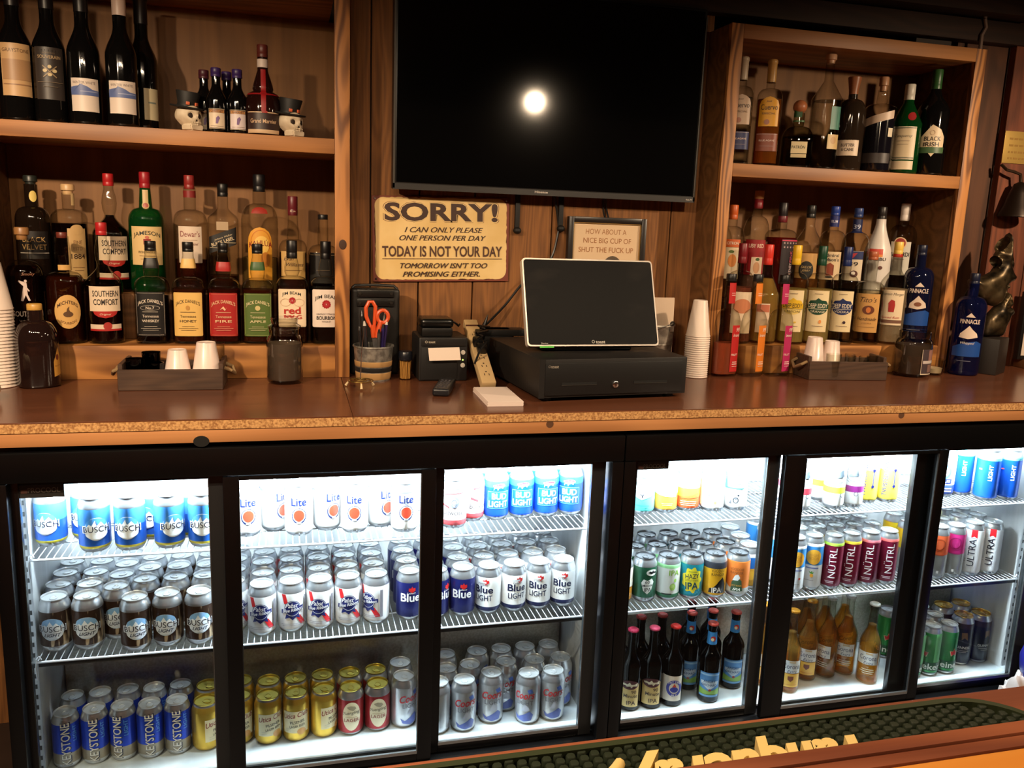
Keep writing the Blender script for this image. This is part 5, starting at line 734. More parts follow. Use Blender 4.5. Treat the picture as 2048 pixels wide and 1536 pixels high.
bottle('dark bottle with wide wooden stopper and white label', (1.663, TY + 0.012, TZ), 0.0422, 0.279, 0.165, 0.215, 0.0135, (0.0200, 0.055, (150, 92, 58), 'taper'), mat((40, 30, 22), 0.06, spec=0.6), group=g6, style='r', rz=-22, labels=[('front_label', [('r', (222, 200, 174), 2, 68, 70, 46), ('t', (60, 46, 40), 'BUTTER', 4, 76, 9, 40, 'b'), ('t', (60, 46, 40), '& CANE', 4, 63, 9, 36, 'b')])])
bottle('round dark gin bottle with slanting white band', (1.7575, TY, TZ), 0.0475, 0.284, 0.185, 0.205, 0.0145, (0.0140, 0.042, (176, 130, 96), 'cork'), G_CLR, mat((18, 16, 26), 0.08), 0.165, group=g6, style='r', rz=-18, neck=[(0.0165, 0.21), (0.0145, 0.24)], labels=[('slant_band', [('p', (216, 190, 166), [(-46, 134), (46, 160), (46, 184), (-46, 158)])]), ('lower_band', [('r', (56, 48, 46), 0, 42, 90, 30)]), ('side_label', [('r', (220, 206, 180), 38, 118, 16, 26)])])
bottle('green gin bottle with silver cap and red wax seal', (1.854, TY, TZ), 0.0455, 0.270, 0.152, 0.215, 0.0150, (0.0152, 0.048, (206, 200, 186), 'screw'), G_GRN, liquid((70, 110, 70)), 0.15, group=g6, style='c', rz=-20, labels=[('front_label', [('r', (224, 206, 176), 0, 92, 74, 98), ('r', (206, 186, 150), 0, 92, 56, 84), ('t', (70, 70, 60), 'Tanqueray', 0, 112, 11, 50, 'i'), ('r', (150, 130, 110), 0, 98, 36, 1.4), ('r', (150, 130, 110), 0, 88, 30, 1.4), ('r', (110, 110, 90), 0, 137, 70, 3), ('r', (110, 110, 90), 0, 48, 70, 3)]), ('lower_band', [('r', (216, 196, 164), 0, 26, 74, 26)]), ('wax_seal', [('e', (150, 28, 30), 18, 172, 26, 26)])])
bottle('black cream liqueur bottle with green cap and diamond label', (1.947, TY, TZ), 0.0475, 0.320, 0.190, 0.262, 0.0155, (0.0152, 0.062, (42, 84, 40), 'screw'), G_DRK, group=g6, style='s', rz=-16, labels=[('diamond_label', [('p', (224, 200, 164), [(-46, 92), (4, 152), (30, 138), (44, 116), (44, 82), (28, 82), (8, 56), (-14, 82), (-46, 82)]), ('t', (44, 36, 32), 'BLACK', 8, 110, 13, 48, 'b'), ('t', (44, 36, 32), 'IRISH', 6, 93, 13, 44, 'b'), ('r', (64, 96, 56), 0, 76, 92, 18), ('ring', (196, 160, 130), 6, 128, 14, 14, 1)])], name='liqueur_bottle')
# --- beer bottles on the cooler floor
def beer(label, x, y, gl, liq, capc, labels, rz=0, H=0.229, R=0.0305, nz=0.165, shz=0.125, level=0.15): return bottle(label, (x, y, ZF), R, H, shz, nz, 0.0135, (0.0142, 0.007, capc, 'crown'), gl, liq, level, labels=labels, name='beer_bottle', group='beer bottles on the cooler floor', style='s', rz=rz, neck=[(0.0115, H - 0.022), (0.0128, H - 0.018), (0.0128, H - 0.004)], seg=26)
DF = [('front_label', [('r', (222, 190, 120), 0, 47, 54, 66), ('e', (84, 40, 44), 0, 78, 50, 26), ('p', (232, 220, 190), [(-22, 80), (-14, 82), (-6, 80), (0, 86), (4, 80), (14, 80), (22, 84), (19, 78), (22, 74), (10, 75), (4, 70), (2, 75), (-8, 73), (-10, 76), (-20, 76)]), ('t', (70, 40, 30), '90', 12, 58, 9, 14, 'b'), ('t', (60, 40, 30), 'Minute', 4, 46, 10, 38, 'b'), ('t', (70, 46, 34), 'IPA', 6, 26, 12, 24, 'b')])]
beer('brown ale bottle with pink cap and shark label, leftmost on the cooler floor', 0.884, 1.953, G_BRN, None, (206, 60, 96), DF); beer('brown ale bottle with pink cap and shark label, beside the white labelled bottle', 0.946, 1.952, G_BRN, None, (212, 80, 112), DF, 4)
FT = [('front_label', [('r', (226, 214, 200), 0, 55, 62, 74), ('ring', (48, 52, 150), 8, 56, 44, 48, 8), ('e', (52, 56, 150), 8, 52, 22, 16), ('p', (196, 70, 40), [(2, 60), (8, 70), (14, 60)]), ('t', (236, 232, 228), 'FAT TIRE', 8, 75, 6, 32, 'b', 1.6), ('t', (236, 232, 228), 'ALE', 8, 36, 6, 16, 'b', -1.2)])]
beer('brown ale bottle with red cap and white label', 1.008, 1.951, G_BRN, None, (196, 44, 40), FT)
AO = [('front_label', [('r', (84, 140, 200), 0, 55, 58, 72), ('p', (206, 222, 236), [(-24, 58), (0, 40), (24, 56), (24, 66), (-24, 66)]), ('p', (130, 170, 70), [(-29, 46), (0, 36), (29, 46), (29, 26), (-29, 26)]), ('e', (150, 50, 40), 2, 40, 8, 7), ('t', (40, 70, 120), 'ANGRY', 0, 66, 8, 32, 'b'), ('t', (40, 70, 120), 'ORCHARD', 0, 55, 7, 40, 'b'), ('r', (150, 190, 226), 0, 86, 54, 5), ('r', (110, 160, 200), 0, 24, 50, 4)]), ('neck_label', [('r', (60, 140, 214), 0, 185, 60, 36), ('e', (186, 50, 40), 2, 184, 14, 15), ('e', (236, 226, 190), 0, 182, 8, 9)])]
for i, (x, y, a) in enumerate(((1.119, 1.948, 6), (1.090, 2.018, 0), (1.157, 2.020, -6), (1.219, 2.000, 10), (1.124, 2.086, 0), (1.190, 2.086, 0))): beer('brown cider bottle with blue neck label, ' + ('nearest the glass', 'behind left of the nearest', 'behind right of the nearest', 'rightmost by the door stile', 'rear left', 'rear right')[i], x, y, G_BRN, None, (206, 84, 76), AO, a)
for i, (x, y) in enumerate(((0.872, 2.018), (0.936, 2.020), (1.000, 2.020))): beer('brown ale bottle with dull red cap in second row, %s from left' % ordn(i), x, y, G_BRN, None, (150, 44, 40), DF if i < 2 else FT, 20)
LB = liquid((244, 196, 100), (214, 150, 50), 0.15)
def corona(label, x, y, prem, rz=0):
    lab = [('front_label', [('r', (228, 228, 226), 0, 82, 58, 38), ('t', (40, 46, 90), 'Corona', 2, 84, 14, 48, ''), ('t', (60, 66, 100), 'Extra', 4, 69, 8, 26, 'i'), ('r', (206, 180, 140), 4, 97, 18, 5)])]
    if prem: lab.append(('lower_label', [('r', (228, 176, 70), 0, 41, 58, 40), ('p', (120, 60, 36), [(-6, 54), (10, 54), (10, 44), (2, 37), (-6, 44)]), ('r', (206, 140, 60), 2, 28, 40, 2)]))
    else: lab.append(('printed_lettering', [('r', (206, 200, 186), 4, 48, 34, 2), ('r', (206, 200, 186), 2, 42, 40, 2.4), ('r', (206, 200, 186), 4, 36, 30, 2), ('p', (150, 120, 90), [(-2, 58), (8, 58), (3, 51)])]))
    return beer(label, x, y, G_CLR, LB, (226, 160, 50) if prem else (226, 226, 222), lab, rz, H=0.245, R=0.0305, nz=0.178, shz=0.118, level=0.178)
corona('clear beer bottle with gold cap and yellow lower label, nearest the glass', 1.372, 1.948, True, 10); corona('clear beer bottle with gold cap and yellow lower label, second from left', 1.462, 1.996, True)
corona('clear beer bottle with white cap, third from left on the cooler floor', 1.532, 2.001, False, -34); corona('clear beer bottle with white cap, fourth from left on the cooler floor', 1.597, 2.003, False, -4); corona('clear beer bottle with white cap, rightmost and nearest the glass', 1.634, 1.944, False, -6)
corona('clear beer bottle at the far left by the door stile', 1.312, 2.000, True, -50); 
for i, x in enumerate((1.420, 1.500, 1.565, 1.632)): corona('clear beer bottle in the rear row, %s from left' % ordn(i), x, 2.070, i == 0, 10 * i)
# ------------------------------------------------------------------ things on the counter
CT = 0.9952
def T_(*a): return Matrix.Translation(a)
def RX(d): return Matrix.Rotation(math.radians(d), 4, 'X')
def RY_(d): return Matrix.Rotation(math.radians(d), 4, 'Y')
def RZ(d): return Matrix.Rotation(math.radians(d), 4, 'Z')
m_cup = mat((232, 214, 200), 0.4, sss=0.15); m_frost = mat((236, 216, 206), 0.3, sss=0.2)
def cup_geo(mb, h, rb, rt, m, M):
    mb.lathe([(rb, 0.0), (rb + 0.0016, 0.0015), (rb + 0.0012, 0.003), (rb, 0.004), (rt, h - 0.002), (rt * 0.96, h), (rt * 0.9, h - 0.001), (0, h - 0.002)], m, 26, M=M, caps=False)
def cup_stack(name, label, x, y, n, pitch, h, rb, rt, z=CT, tilt=None, cat='cup', grp=None, mm=None):
    for k in range(n):
        mb = MB(); cup_geo(mb, h, rb, rt, mm or m_cup, Matrix.Identity(4)); o = mb.build(name, smooth=50); o.location = (x, y, z + k * pitch)
        if tilt: o.rotation_euler = tilt
        tag(o, (label + ', ' + ('bottom cup' if k == 0 else ('top cup' if k == n - 1 else ordn(k) + ' above the bottom')) if n > 2 else (label if n == 1 else label + (', lower cup' if k == 0 else ', upper cup'))), cat, grp)
cup_stack('plastic_cup', 'white cup in tall stack right of the till', 1.1475, 2.229, 20, 0.0063, 0.105, 0.0345, 0.0205, grp='tall stack of white cups right of the till')
cup_stack('plastic_cup', 'white cup in the tall stack at the left edge', -0.676, 2.205, 24, 0.0079, 0.108, 0.045, 0.027, grp='tall stack of white cups at the left edge')
# cloth at the left edge
mb = MB(); mb.ball((0, 0, 0.026), (0.045, 0.05, 0.027), mat((226, 206, 172), 0.9), 20, 12); mb.ball((-0.03, 0.03, 0.03), (0.04, 0.04, 0.03), mat((226, 206, 172), 0.9), 18, 12); o = mb.build('bar_towel', loc=(-0.662, 2.03, CT - 0.001)); tag(o, 'crumpled cream towel at the left edge of the counter', 'towel')
# big dark whisky bottle
bottle('rounded dark whisky bottle with gold cap standing on the left counter', (-0.5835, 2.20, CT), 0.0465, 0.196, 0.105, 0.158, 0.017, (0.0165, 0.018, (196, 150, 70), 'screw'), mat((30, 18, 16), 0.05, spec=0.65), style='r', n=2.4, rz=0, labels=[('side_label', [('p', (206, 150, 66), [(34, 26), (58, 30), (58, 72), (48, 96), (40, 76), (34, 62)]), ('e', (110, 46, 30), 45, 72, 10, 14), ('r', (176, 120, 50), 46, 52, 20, 1.5)])], group=None)
# wooden trays
w_tray = wood('weathered_tray', (58, 40, 30), (86, 62, 46), 'X', 1.2, 6.0, 0.6, 0.7, bump=0.4); m_rope = mat((150, 122, 84), 0.9)
def tray(label, x, y, w, d, h, rz):
    r = empty('wooden_tray', (x, y, CT), math.radians(rz)); t = 0.010
    for nm, a in (('front_board', (-w / 2, w / 2, -d / 2, -d / 2 + t, 0.0, h)), ('rear_board', (-w / 2, w / 2, d / 2 - t, d / 2, 0, h)), ('side_board', (-w / 2, -w / 2 + t, -d / 2 + t, d / 2 - t, 0, h * 1.25)), ('side_board', (w / 2 - t, w / 2, -d / 2 + t, d / 2 - t, 0, h * 1.25)), ('tray_base', (-w / 2 + t, w / 2 - t, -d / 2 + t, d / 2 - t, 0.002, 0.010))):
        mb = MB(); mb.box(*a, w_tray, 0.0012, seg=1); mb.build(nm, r)
    for s in (-1, 1):
        mb = MB(); X = s * (w / 2 + 0.006); mb.tube([(X - s * 0.006, -0.032, h * 0.95), (X + s * 0.010, -0.030, h * 0.80), (X + s * 0.017, 0.0, h * 0.55), (X + s * 0.010, 0.030, h * 0.80), (X - s * 0.006, 0.032, h * 0.95)], 0.0045, m_rope, 8); mb.build('rope_handle', r)
    return tag(r, label, 'tray', 'weathered wooden trays')
tray('weathered wooden tray with cups on the left counter', -0.279, 2.195, 0.236, 0.15, 0.050, 0)
tray('weathered wooden tray with glasses on the right counter', 1.610, 2.193, 0.250, 0.10, 0.055, -6)
gT = 'small white cups in the wooden trays'
cup_stack('portion_cup', 'small frosted cup pair left in the left tray', -0.268, 2.165, 2, 0.012, 0.070, 0.0325, 0.0215, z=CT + 0.0105, grp=gT, mm=m_frost); cup_stack('portion_cup', 'taller frosted cup pair right in the left tray', -0.2015, 2.165, 2, 0.030, 0.070, 0.0325, 0.0225, z=CT + 0.0105, grp=gT, mm=m_frost)
cup_stack('portion_cup', 'frosted cup pair left in the right tray', 1.527, 2.212, 2, 0.035, 0.075, 0.0300, 0.0215, z=CT + 0.0105, grp=gT, mm=m_frost); cup_stack('portion_cup', 'frosted cup pair behind the wide glass in the right tray', 1.590, 2.2155, 2, 0.028, 0.070, 0.0285, 0.021, z=CT + 0.0105, grp=gT, mm=m_frost)
def shot(x, y, r, h, label, z=CT + 0.0105, g=None):
    mb = MB(); mb.lathe([(0, 0), (r * 0.8, 0), (r * 0.85, 0.004), (r, h), (r - 0.002, h), (r * 0.78, 0.012), (0, 0.010)], g or G_CLR, 22, caps=False); o = mb.build('shot_glass', loc=(x, y, z)); return tag(o, label, 'glass', 'small glasses in the trays')
shot(-0.364, 2.165, 0.022, 0.060, 'dark small glass at the left end of the left tray', g=glass('smoke_glass', (90, 84, 70), (40, 36, 30))); shot(-0.318, 2.165, 0.019, 0.050, 'dark small glass second from the left in the left tray', g=glass('smoke_glass_b', (90, 84, 70), (40, 36, 30))); shot(-0.335, 2.215, 0.022, 0.068, 'dark small glass at the back of the left tray', g=glass('smoke_glass_c', (80, 76, 64), (36, 34, 28)))
shot(-0.344, 2.255, 0.018, 0.05, 'small glass in the rear left corner of the left tray'); shot(-0.1515 - 0.037, 2.235, 0.026, 0.088, 'clear glass behind the tall cup pair in the left tray')
shot(1.562, 2.163, 0.0225, 0.066, 'wide clear glass in front of the cups in the right tray'); 
for i, (x, y) in enumerate(((1.638, 2.185), (1.673, 2.170), (1.707, 2.178), (1.655, 2.212))): shot(x, y, 0.0155, 0.058, 'small shot glass in the right tray, ' + ('left of three in front', 'middle of three in front', 'right of three in front', 'behind the other three')[i])
# candle jars
G_JAR = glass('jar_glass', (236, 234, 226), (120, 114, 100), 3.0, 0.05)
def candle(label, x, y, R, H, wax, lid, lab):
    r = empty('candle_jar', (x, y, CT)); hb = H * (0.70 if lid else 0.80)
    mb = MB(); mb.lathe([(0, 0.002), (R * 0.86, 0.0), (R * 0.98, 0.006), (R, 0.014), (R, hb - 0.012), (R * 0.93, hb), (R * 0.84, hb + 0.006), (R * 0.86, hb + 0.012), (R * 0.86, H * (0.83 if lid else 1.0)), (R * 0.80, H * (0.83 if lid else 1.0))], G_JAR, 32, caps=False); mb.build('glass_jar', r)
    mb = MB(); mb.lathe([(0, 0.010), (R * 0.90, 0.010), (R * 0.95, 0.016), (R * 0.95, hb - 0.015), (0, hb - 0.016)], wax, 28, caps=False); mb.build('wax', r)
    if lid:
        mb = MB(); z = H * 0.835; mb.lathe([(R * 0.80, z - 0.012), (R * 0.88, z), (R * 0.90, z + 0.006), (R * 0.72, z + 0.012), (R * 0.76, H - 0.004), (R * 0.74, H), (0, H)], G_JAR, 28, caps=False); mb.build('glass_lid', r)
    if lab:
        bd = Body([(R, 0.0), (R, H)]); mb = MB(); wrap(bd, lab, mb); mb.build('front_label', r)
    return tag(r, label, 'candle')
candle('lidded candle jar with dark grey wax on the left counter', -0.0165, 2.21, 0.0455, 0.168, mat((92, 78, 70), 0.5), True, None)
candle('wide candle jar with square framed label on the right counter', 1.882, 2.214, 0.0545, 0.142, mat((70, 54, 44), 0.5), False, [('r', (226, 206, 180), 22, 50, 64, 78), ('r', (70, 58, 62), 23.5, 51.5, 64, 75), ('r', (150, 110, 100), 26, 70, 24, 34), ('r', (196, 186, 180), 24, 50, 60, 9), ('r', (130, 100, 90), 24, 30, 22, 24)])
r = empty('tea_light', (1.972, 2.228, CT)); mb = MB(); mb.lathe([(0, 0), (0.028, 0), (0.031, 0.004), (0.036, 0.05), (0.034, 0.05), (0.029, 0.008), (0, 0.006)], G_CLR, 26, caps=False); mb.build('glass_cup', r)
mb = MB(); mb.lathe([(0, 0.0075), (0.028, 0.0075), (0.0305, 0.022), (0, 0.022)], mat((226, 206, 176), 0.5), 24, caps=False); mb.build('wax', r); tag(r, 'small glass tea light between the candle jar and blue bottle', 'candle')
# schnapps and blue vodka on the right counter
def schn(label, x, c, liq, level): return bottle(label, (x, 2.242, CT), 0.0415, 0.302, 0.140, 0.200, 0.0165, (0.0150, 0.0215, (24, 22, 22), 'screw'), G_CLR, liquid(liq) if liq else None, level, style='r', rz=40, n=2.5, sy=0.62, group='three flavoured schnapps on the right counter', neck=[(0.0175, 0.22), (0.0165, 0.275)], name='liqueur_bottle',
    labels=[('side_label', [('r', c, 14, 84, 31, 138), ('t', (240, 226, 214), '99', 20, 140, 12, 14, 'i'), ('t', (240, 226, 214), 'brand', 15, 124, 9, 24, 'i'), ('t', (240, 226, 214), 'FRUIT', 12, 66, 6, 22, ''), ('r', (240, 226, 214), 15, 44, 18, 2.4), ('r', (240, 226, 214), 15, 38, 20, 2.4), ('r', (240, 226, 214), 15, 31, 20, 1.2)]), ('neck_label', [('r', c, 2, 246, 26, 60), ('r', (240, 220, 206), 4, 246, 14, 1.4), ('r', (240, 220, 206), 4, 240, 14, 1.4)])])
schn('clear schnapps bottle with red label, leftmost of three', 1.2475, (186, 36, 36), (226, 120, 80), 0.10); schn('clear schnapps bottle with orange label, middle of three', 1.3345, (222, 124, 36), None, 0); schn('clear schnapps bottle with pink label, rightmost of three', 1.423, (182, 40, 96), None, 0)
pinn('blue vodka bottle standing on the right counter beside the statue', (2.0885, 2.226, CT), 0.0455, 0.322, G_BLU, 4, [('p', (232, 210, 190), [(-27, 122), (-24, 134), (-12, 146), (0, 160), (10, 148), (24, 136), (28, 124), (0, 118)]), ('t', (226, 214, 206), 'Whipped', 0, 104, 10, 40, 'i')])
# --- left of the till
r = empty('clipboard_case', (0.2225, 2.33, CT)); mb = MB(); mk = mat((30, 28, 26), 0.45)
mb.box(-0.066, 0.066, -0.022, 0.03, 0.0, 0.236, mk, 0.010, seg=3); mb.build('case_body', r)
for z in (0.223, 0.198):
    mb = MB(); mb.box(-0.050, 0.050, -0.029, -0.0225, z - 0.010, z + 0.010, mat((22, 21, 20), 0.3), 0.003)
    for sx in (-0.042, 0.042): mb.lathe([(0, 0), (0.0045, 0), (0.004, 0.002), (0, 0.0022)], mat((60, 56, 52), 0.3, 0.6), 14, M=T_(sx, -0.029, z) @ RX(90), caps=False)
    mb.build('hinged_clip', r)
mb = MB(); mb.tube([(-0.062, -0.014, 0.236), (-0.055, -0.012, 0.243), (0.0, -0.012, 0.245), (0.05, -0.012, 0.243), (0.06, -0.014, 0.234)], 0.004, mk, 8); mb.build('carry_rim', r)
tag(r, 'black plastic clipboard case leaning upright behind the pen bucket', 'case')
r = empty('pen_bucket', (0.2115, 2.243, CT)); m_galv = speckle('galvanised', (130, 126, 120), (176, 172, 164), 60, 0.4, metal=0.7)
def bk(z): return 0.0445 + 0.0075 * z / 0.092
mb = MB(); mb.lathe([(0, 0.0), (bk(0), 0.0), (bk(0.05), 0.05), (bk(0.088), 0.088), (bk(0.092) + 0.0025, 0.089), (bk(0.092) + 0.002, 0.0925), (bk(0.092) - 0.001, 0.0925), (bk(0.01) - 0.002, 0.008), (0, 0.006)], m_galv, 34, caps=False); mb.build('bucket_shell', r)
for a, b, c, nm in ((0.004, 0.022, (188, 146, 92), 'tan_stripe'), (0.024, 0.036, (26, 24, 24), 'black_stripe'), (0.038, 0.052, (188, 146, 92), 'tan_stripe')):
    mb = MB(); mb.lathe([(bk(a) + 0.0003, a), (bk(a) + 0.0013, a + 0.001), (bk(b) + 0.0013, b - 0.001), (bk(b) + 0.0003, b)], mat(c, 0.75), 34, caps=False); mb.build(nm, r)
tag(r, 'small galvanised bucket with tan and black stripes holding scissors and pens', 'bucket')
# scissors, standing in the bucket
r = empty('scissors', (0.211, 2.243, CT + 0.010)); mo = mat((214, 82, 36), 0.35)
mb = MB(); P = [(0.0, 0, 0.118), (-0.010, 0, 0.135), (-0.019, 0, 0.158), (-0.020, 0, 0.180), (-0.012, 0, 0.196), (-0.002, 0, 0.196), (0.005, 0, 0.184), (0.004, 0, 0.160), (0.003, 0, 0.140)]; mb.tube(P, 0.0052, mo, 8, closed=True); mb.tube([(0.002, 0, 0.102), (0.0, 0, 0.122), (0.0, 0, 0.135)], 0.0075, mo, 8); mb.build('long_handle', r)
mb = MB(); P = [(0.024 + 0.0145 * math.cos(t), -0.004, 0.158 + 0.0165 * math.sin(t)) for t in [2 * math.pi * k / 16 for k in range(16)]]; mb.tube(P, 0.0052, mo, 8, closed=True); mb.tube([(0.010, -0.004, 0.102), (0.014, -0.004, 0.124), (0.020, -0.004, 0.144)], 0.0078, mo, 8); mb.build('round_handle', r)
for s, x0, x1 in ((0, 0.002, 0.012), (-0.004, 0.009, -0.004)): mb = MB(); mb.prism([(x0 - 0.006, 0.104), (x0 + 0.006, 0.104), (x1 + 0.004, 0.012), (x1, 0.0)], s - 0.001, s + 0.001, M_STEEL); mb.build('blade', r)
tag(r, 'orange handled scissors standing in the striped bucket', 'scissors')
PENS = [(-0.038, 0.004, -0.020, 0.0, 0.132, (28, 26, 28), 'dark pen leaning left out of the bucket'), (-0.026, -0.016, -0.012, 0.004, 0.148, (40, 38, 42), 'dark grey pen beside the leaning dark pen'), (-0.030, 0.014, -0.012, 0.004, 0.172, (30, 28, 27), 'thick black handle at the left of the bucket'), (0.012, -0.026, 0.010, -0.004, 0.128, (70, 66, 66), 'short grey pen at the front of the bucket'), (0.024, -0.014, 0.016, -0.002, 0.140, (44, 34, 92), 'violet pen at the right of the scissors'), (0.034, -0.006, 0.018, 0.0, 0.150, (48, 36, 84), 'violet pen with pale end at the bucket edge'), (0.0305, 0.014, 0.014, 0.006, 0.178, (150, 146, 140), 'thin silver pen, rightmost in the bucket'), (0.006, 0.030, 0.002, 0.010, 0.142, (110, 108, 110), 'grey pen at the back of the bucket')]
for i, (tx, ty, bx, by, h, c, lb) in enumerate(PENS):
    rr = 0.0075 if i == 2 else (0.0028 if i == 6 else 0.0045); r = empty('pen', (0.2115 + bx, 2.243 + by, CT + 0.009)); dx, dy = tx - bx, ty - by
    mb = MB(); mb.tube([(0, 0, 0), (dx * 0.92, dy * 0.92, h * 0.92)], rr, mat(c, 0.35), 10); mb.build('barrel', r)
    mb = MB(); mb.tube([(dx * 0.92, dy * 0.92, h * 0.92), (dx, dy, h)], [rr, rr * 0.5], mat((206, 200, 190) if i in (1, 5, 6) else (36, 34, 36), 0.3), 10); mb.build('pen_end', r); tag(r, lb, 'pen', 'pens in the striped bucket')
# bill spike
r = empty('bill_spike', (0.168, 2.125, CT)); mg = mat((206, 170, 96), 0.2, 0.95)
mb = MB(); mb.tube([(0, 0, 0.022), (0.003, 0, 0.09), (0.009, 0, 0.158)], [0.0014, 0.0013, 0.0004], M_CHROME, 8); mb.build('spike', r)
mb = MB()
for k, rad in enumerate((0.010, 0.018, 0.026, 0.032)):
    mb.tube([(rad * math.cos(t), rad * math.sin(t), 0.0185 + (0.002 if k < 2 else 0)) for t in [2 * math.pi * q / 26 for q in range(26)]], 0.0013, mg, 6, closed=True)
for k in range(3): a = 2 * math.pi * k / 3 + 0.35; mb.tube([(0, 0, 0.021), (0.032 * math.cos(a), 0.032 * math.sin(a), 0.0175)], 0.0012, mg, 6)
mb.build('wire_base', r)
for k in range(3): a = 2 * math.pi * k / 3 + 0.52; mb = MB(); mb.tube([(0.030 * math.cos(a), 0.030 * math.sin(a), 0.017), (0.040 * math.cos(a), 0.040 * math.sin(a), 0.003)], [0.0018, 0.0036], mat((232, 206, 160), 0.4), 10); mb.build('foot', r)
tag(r, 'gold wire bill spike in front of the striped bucket', 'spike')
# toothpicks
r = empty('toothpick_jar', (0.296, 2.235, CT)); mb = MB(); mb.lathe([(0, 0), (0.0165, 0), (0.017, 0.003), (0.016, 0.05), (0.0155, 0.052)], glass('plastic', (236, 226, 206), (206, 190, 160), 0.5), 20, caps=False); mb.build('clear_cup', r)
mb = MB(); mb.lathe([(0, 0.053), (0.018, 0.053), (0.0185, 0.056), (0.0185, 0.074), (0.016, 0.077), (0, 0.077)], mat((20, 22, 30), 0.3), 20, caps=False); mb.build('cap', r)
mb = MB()
for k in range(44):
    a = k * 2.399; q = 0.0142 * math.sqrt((k + 0.5) / 44); mb.tube([(q * math.cos(a), q * math.sin(a), 0.0025), (q * math.cos(a + 0.2), q * math.sin(a + 0.2), 0.0505)], 0.0010, mat((226, 184, 116), 0.8), 5)
s = mb.build('toothpicks', r); s['kind'] = 'stuff'; tag(r, 'clear toothpick jar with black cap left of the printer', 'jar')
# receipt printer with card reader on top
r = empty('receipt_printer', (0.3925, 2.27, CT)); mp = mat((24, 22, 22), 0.5)
mb = MB(); mb.box(-0.066, 0.066, -0.07, 0.07, 0.0, 0.118, mp, 0.006); mb.build('printer_body', r)
mb = MB(); mb.box(-0.060, 0.060, -0.0735, -0.069, 0.095, 0.116, mat((30, 28, 27), 0.4), 0.002); mb.box(-0.060, 0.038, -0.0725, -0.069, 0.004, 0.090, mat((22, 21, 21), 0.5), 0.002); mb.build('front_panel', r)
mb = MB(); b0 = bmesh.new(); pts = [(-0.042, 0.090, -0.0735), (0.042, 0.0925, -0.0735), (0.0445, 0.060, -0.086), (-0.040, 0.058, -0.086)]
mb.add([(x, y, z) for x, z, y in pts] + [(x, y - 0.0006, z) for x, z, y in pts], [(0, 3, 2, 1), (4, 5, 6, 7), (0, 1, 5, 4), (1, 2, 6, 5), (2, 3, 7, 6), (3, 0, 4, 7)], mat((236, 216, 200), 0.6)); b0.free(); mb.build('paper_receipt', r)
for z, rr in ((0.078, 0.0062), (0.043, 0.0062)): mb = MB(); mb.lathe([(0.0, 0.0), (rr, 0.0), (rr, 0.002), (rr * 0.5, 0.0026), (0, 0.0024)], mat((196, 190, 180), 0.4), 18, M=T_(0.053, -0.070, z) @ RX(90), caps=False); mb.build('button', r)
mb = MB(); mb.ball((0.053, -0.0705, 0.0575), 0.0022, mat((190, 230, 110), 0.4, emit=2.0), 10, 8); mb.build('status_light', r)
mb = MB(); wrap(Flat(-0.0735), [('t', (206, 196, 176), 'toast', -32, 106, 5.5, 18, 'b'), ('ring', (206, 196, 176), -47, 106.5, 6.5, 6.5, 0.9)], mb); mb.build('logo', r)
tag(r, 'black receipt printer with white slip on the counter', 'printer')
r = empty('card_reader', (0.377, 2.255, CT + 0.1185)); mb = MB(); mb.box(-0.042, 0.042, -0.045, 0.04, 0.0, 0.024, mat((18, 18, 17), 0.35), 0.006); mb.box(-0.044, 0.044, -0.048, 0.042, 0.0245, 0.048, mat((14, 15, 14), 0.25), 0.010, seg=3); mb.build('reader_body', r)
mb = MB(); mb.tube([(0.043, 0.01, 0.028), (0.052, 0.01, 0.034), (0.062, 0.012, 0.028), (0.068, 0.014, 0.022), (0.072, 0.02, 0.026)], 0.003, M_BLACK, 8); mb.build('cord', r); tag(r, 'black card reader lying on top of the receipt printer', 'card reader')
# power strip
mp2 = mat((196, 166, 120), 0.5); r = empty('power_strip', (0.4885, 2.075, CT)); M = RX(27)
mb = MB(); mb.box(-0.0195, 0.0195, 0.0, 0.29, 0.0, 0.024, mp2, 0.004, M=M); mb.build('strip_body', r)
mb = MB()
for k in range(6):
    for dx in (-0.006, 0.006): mb.box(dx - 0.001, dx + 0.001, 0.03 + k * 0.036, 0.038 + k * 0.036, 0.0238, 0.0244, mat((60, 44, 30), 0.7), M=M)
    mb.box(-0.002, 0.002, 0.044 + k * 0.036, 0.048 + k * 0.036, 0.0238, 0.0244, mat((60, 44, 30), 0.7), M=M)
mb.build('socket_slots', r); mb = MB(); mb.box(-0.018, 0.018, 0.255, 0.262, 0.0238, 0.0246, mat((70, 34, 26), 0.5), M=M); mb.build('band', r)
tag(r, 'beige power strip leaning back between printer and cash drawer', 'power strip')
for i, (dy, dx) in enumerate(((0.135, 0.004), (0.165, -0.002), (0.20, 0.010))):
    r = empty('power_plug', tuple(Vector((0.4885, 2.075, CT)) + (M @ Vector((dx, dy, 0.0250)))) ); mb = MB(); mb.box(-0.013, 0.013, -0.013, 0.013, 0.0, 0.020, M_BLACK, 0.004, M=M); mb.build('plug_body', r)
    mb = MB(); p0 = M @ Vector((0, 0, 0.019)); mb.tube([p0, p0 + Vector((0.008, -0.012, 0.01)), p0 + Vector((-0.012, -0.03, -0.006 if i == 0 else 0.02)), p0 + Vector((-0.026, -0.03, -0.045)) if i == 0 else p0 + Vector((0.03, 0.02, 0.03 - 0.01 * i))], 0.0032, M_BLACK, 7); mb.build('plug_cord', r); tag(r, 'black plug in the beige power strip, ' + ('nearest the notepad', 'middle of three', 'nearest the wall')[i], 'plug', 'plugs in the power strip')
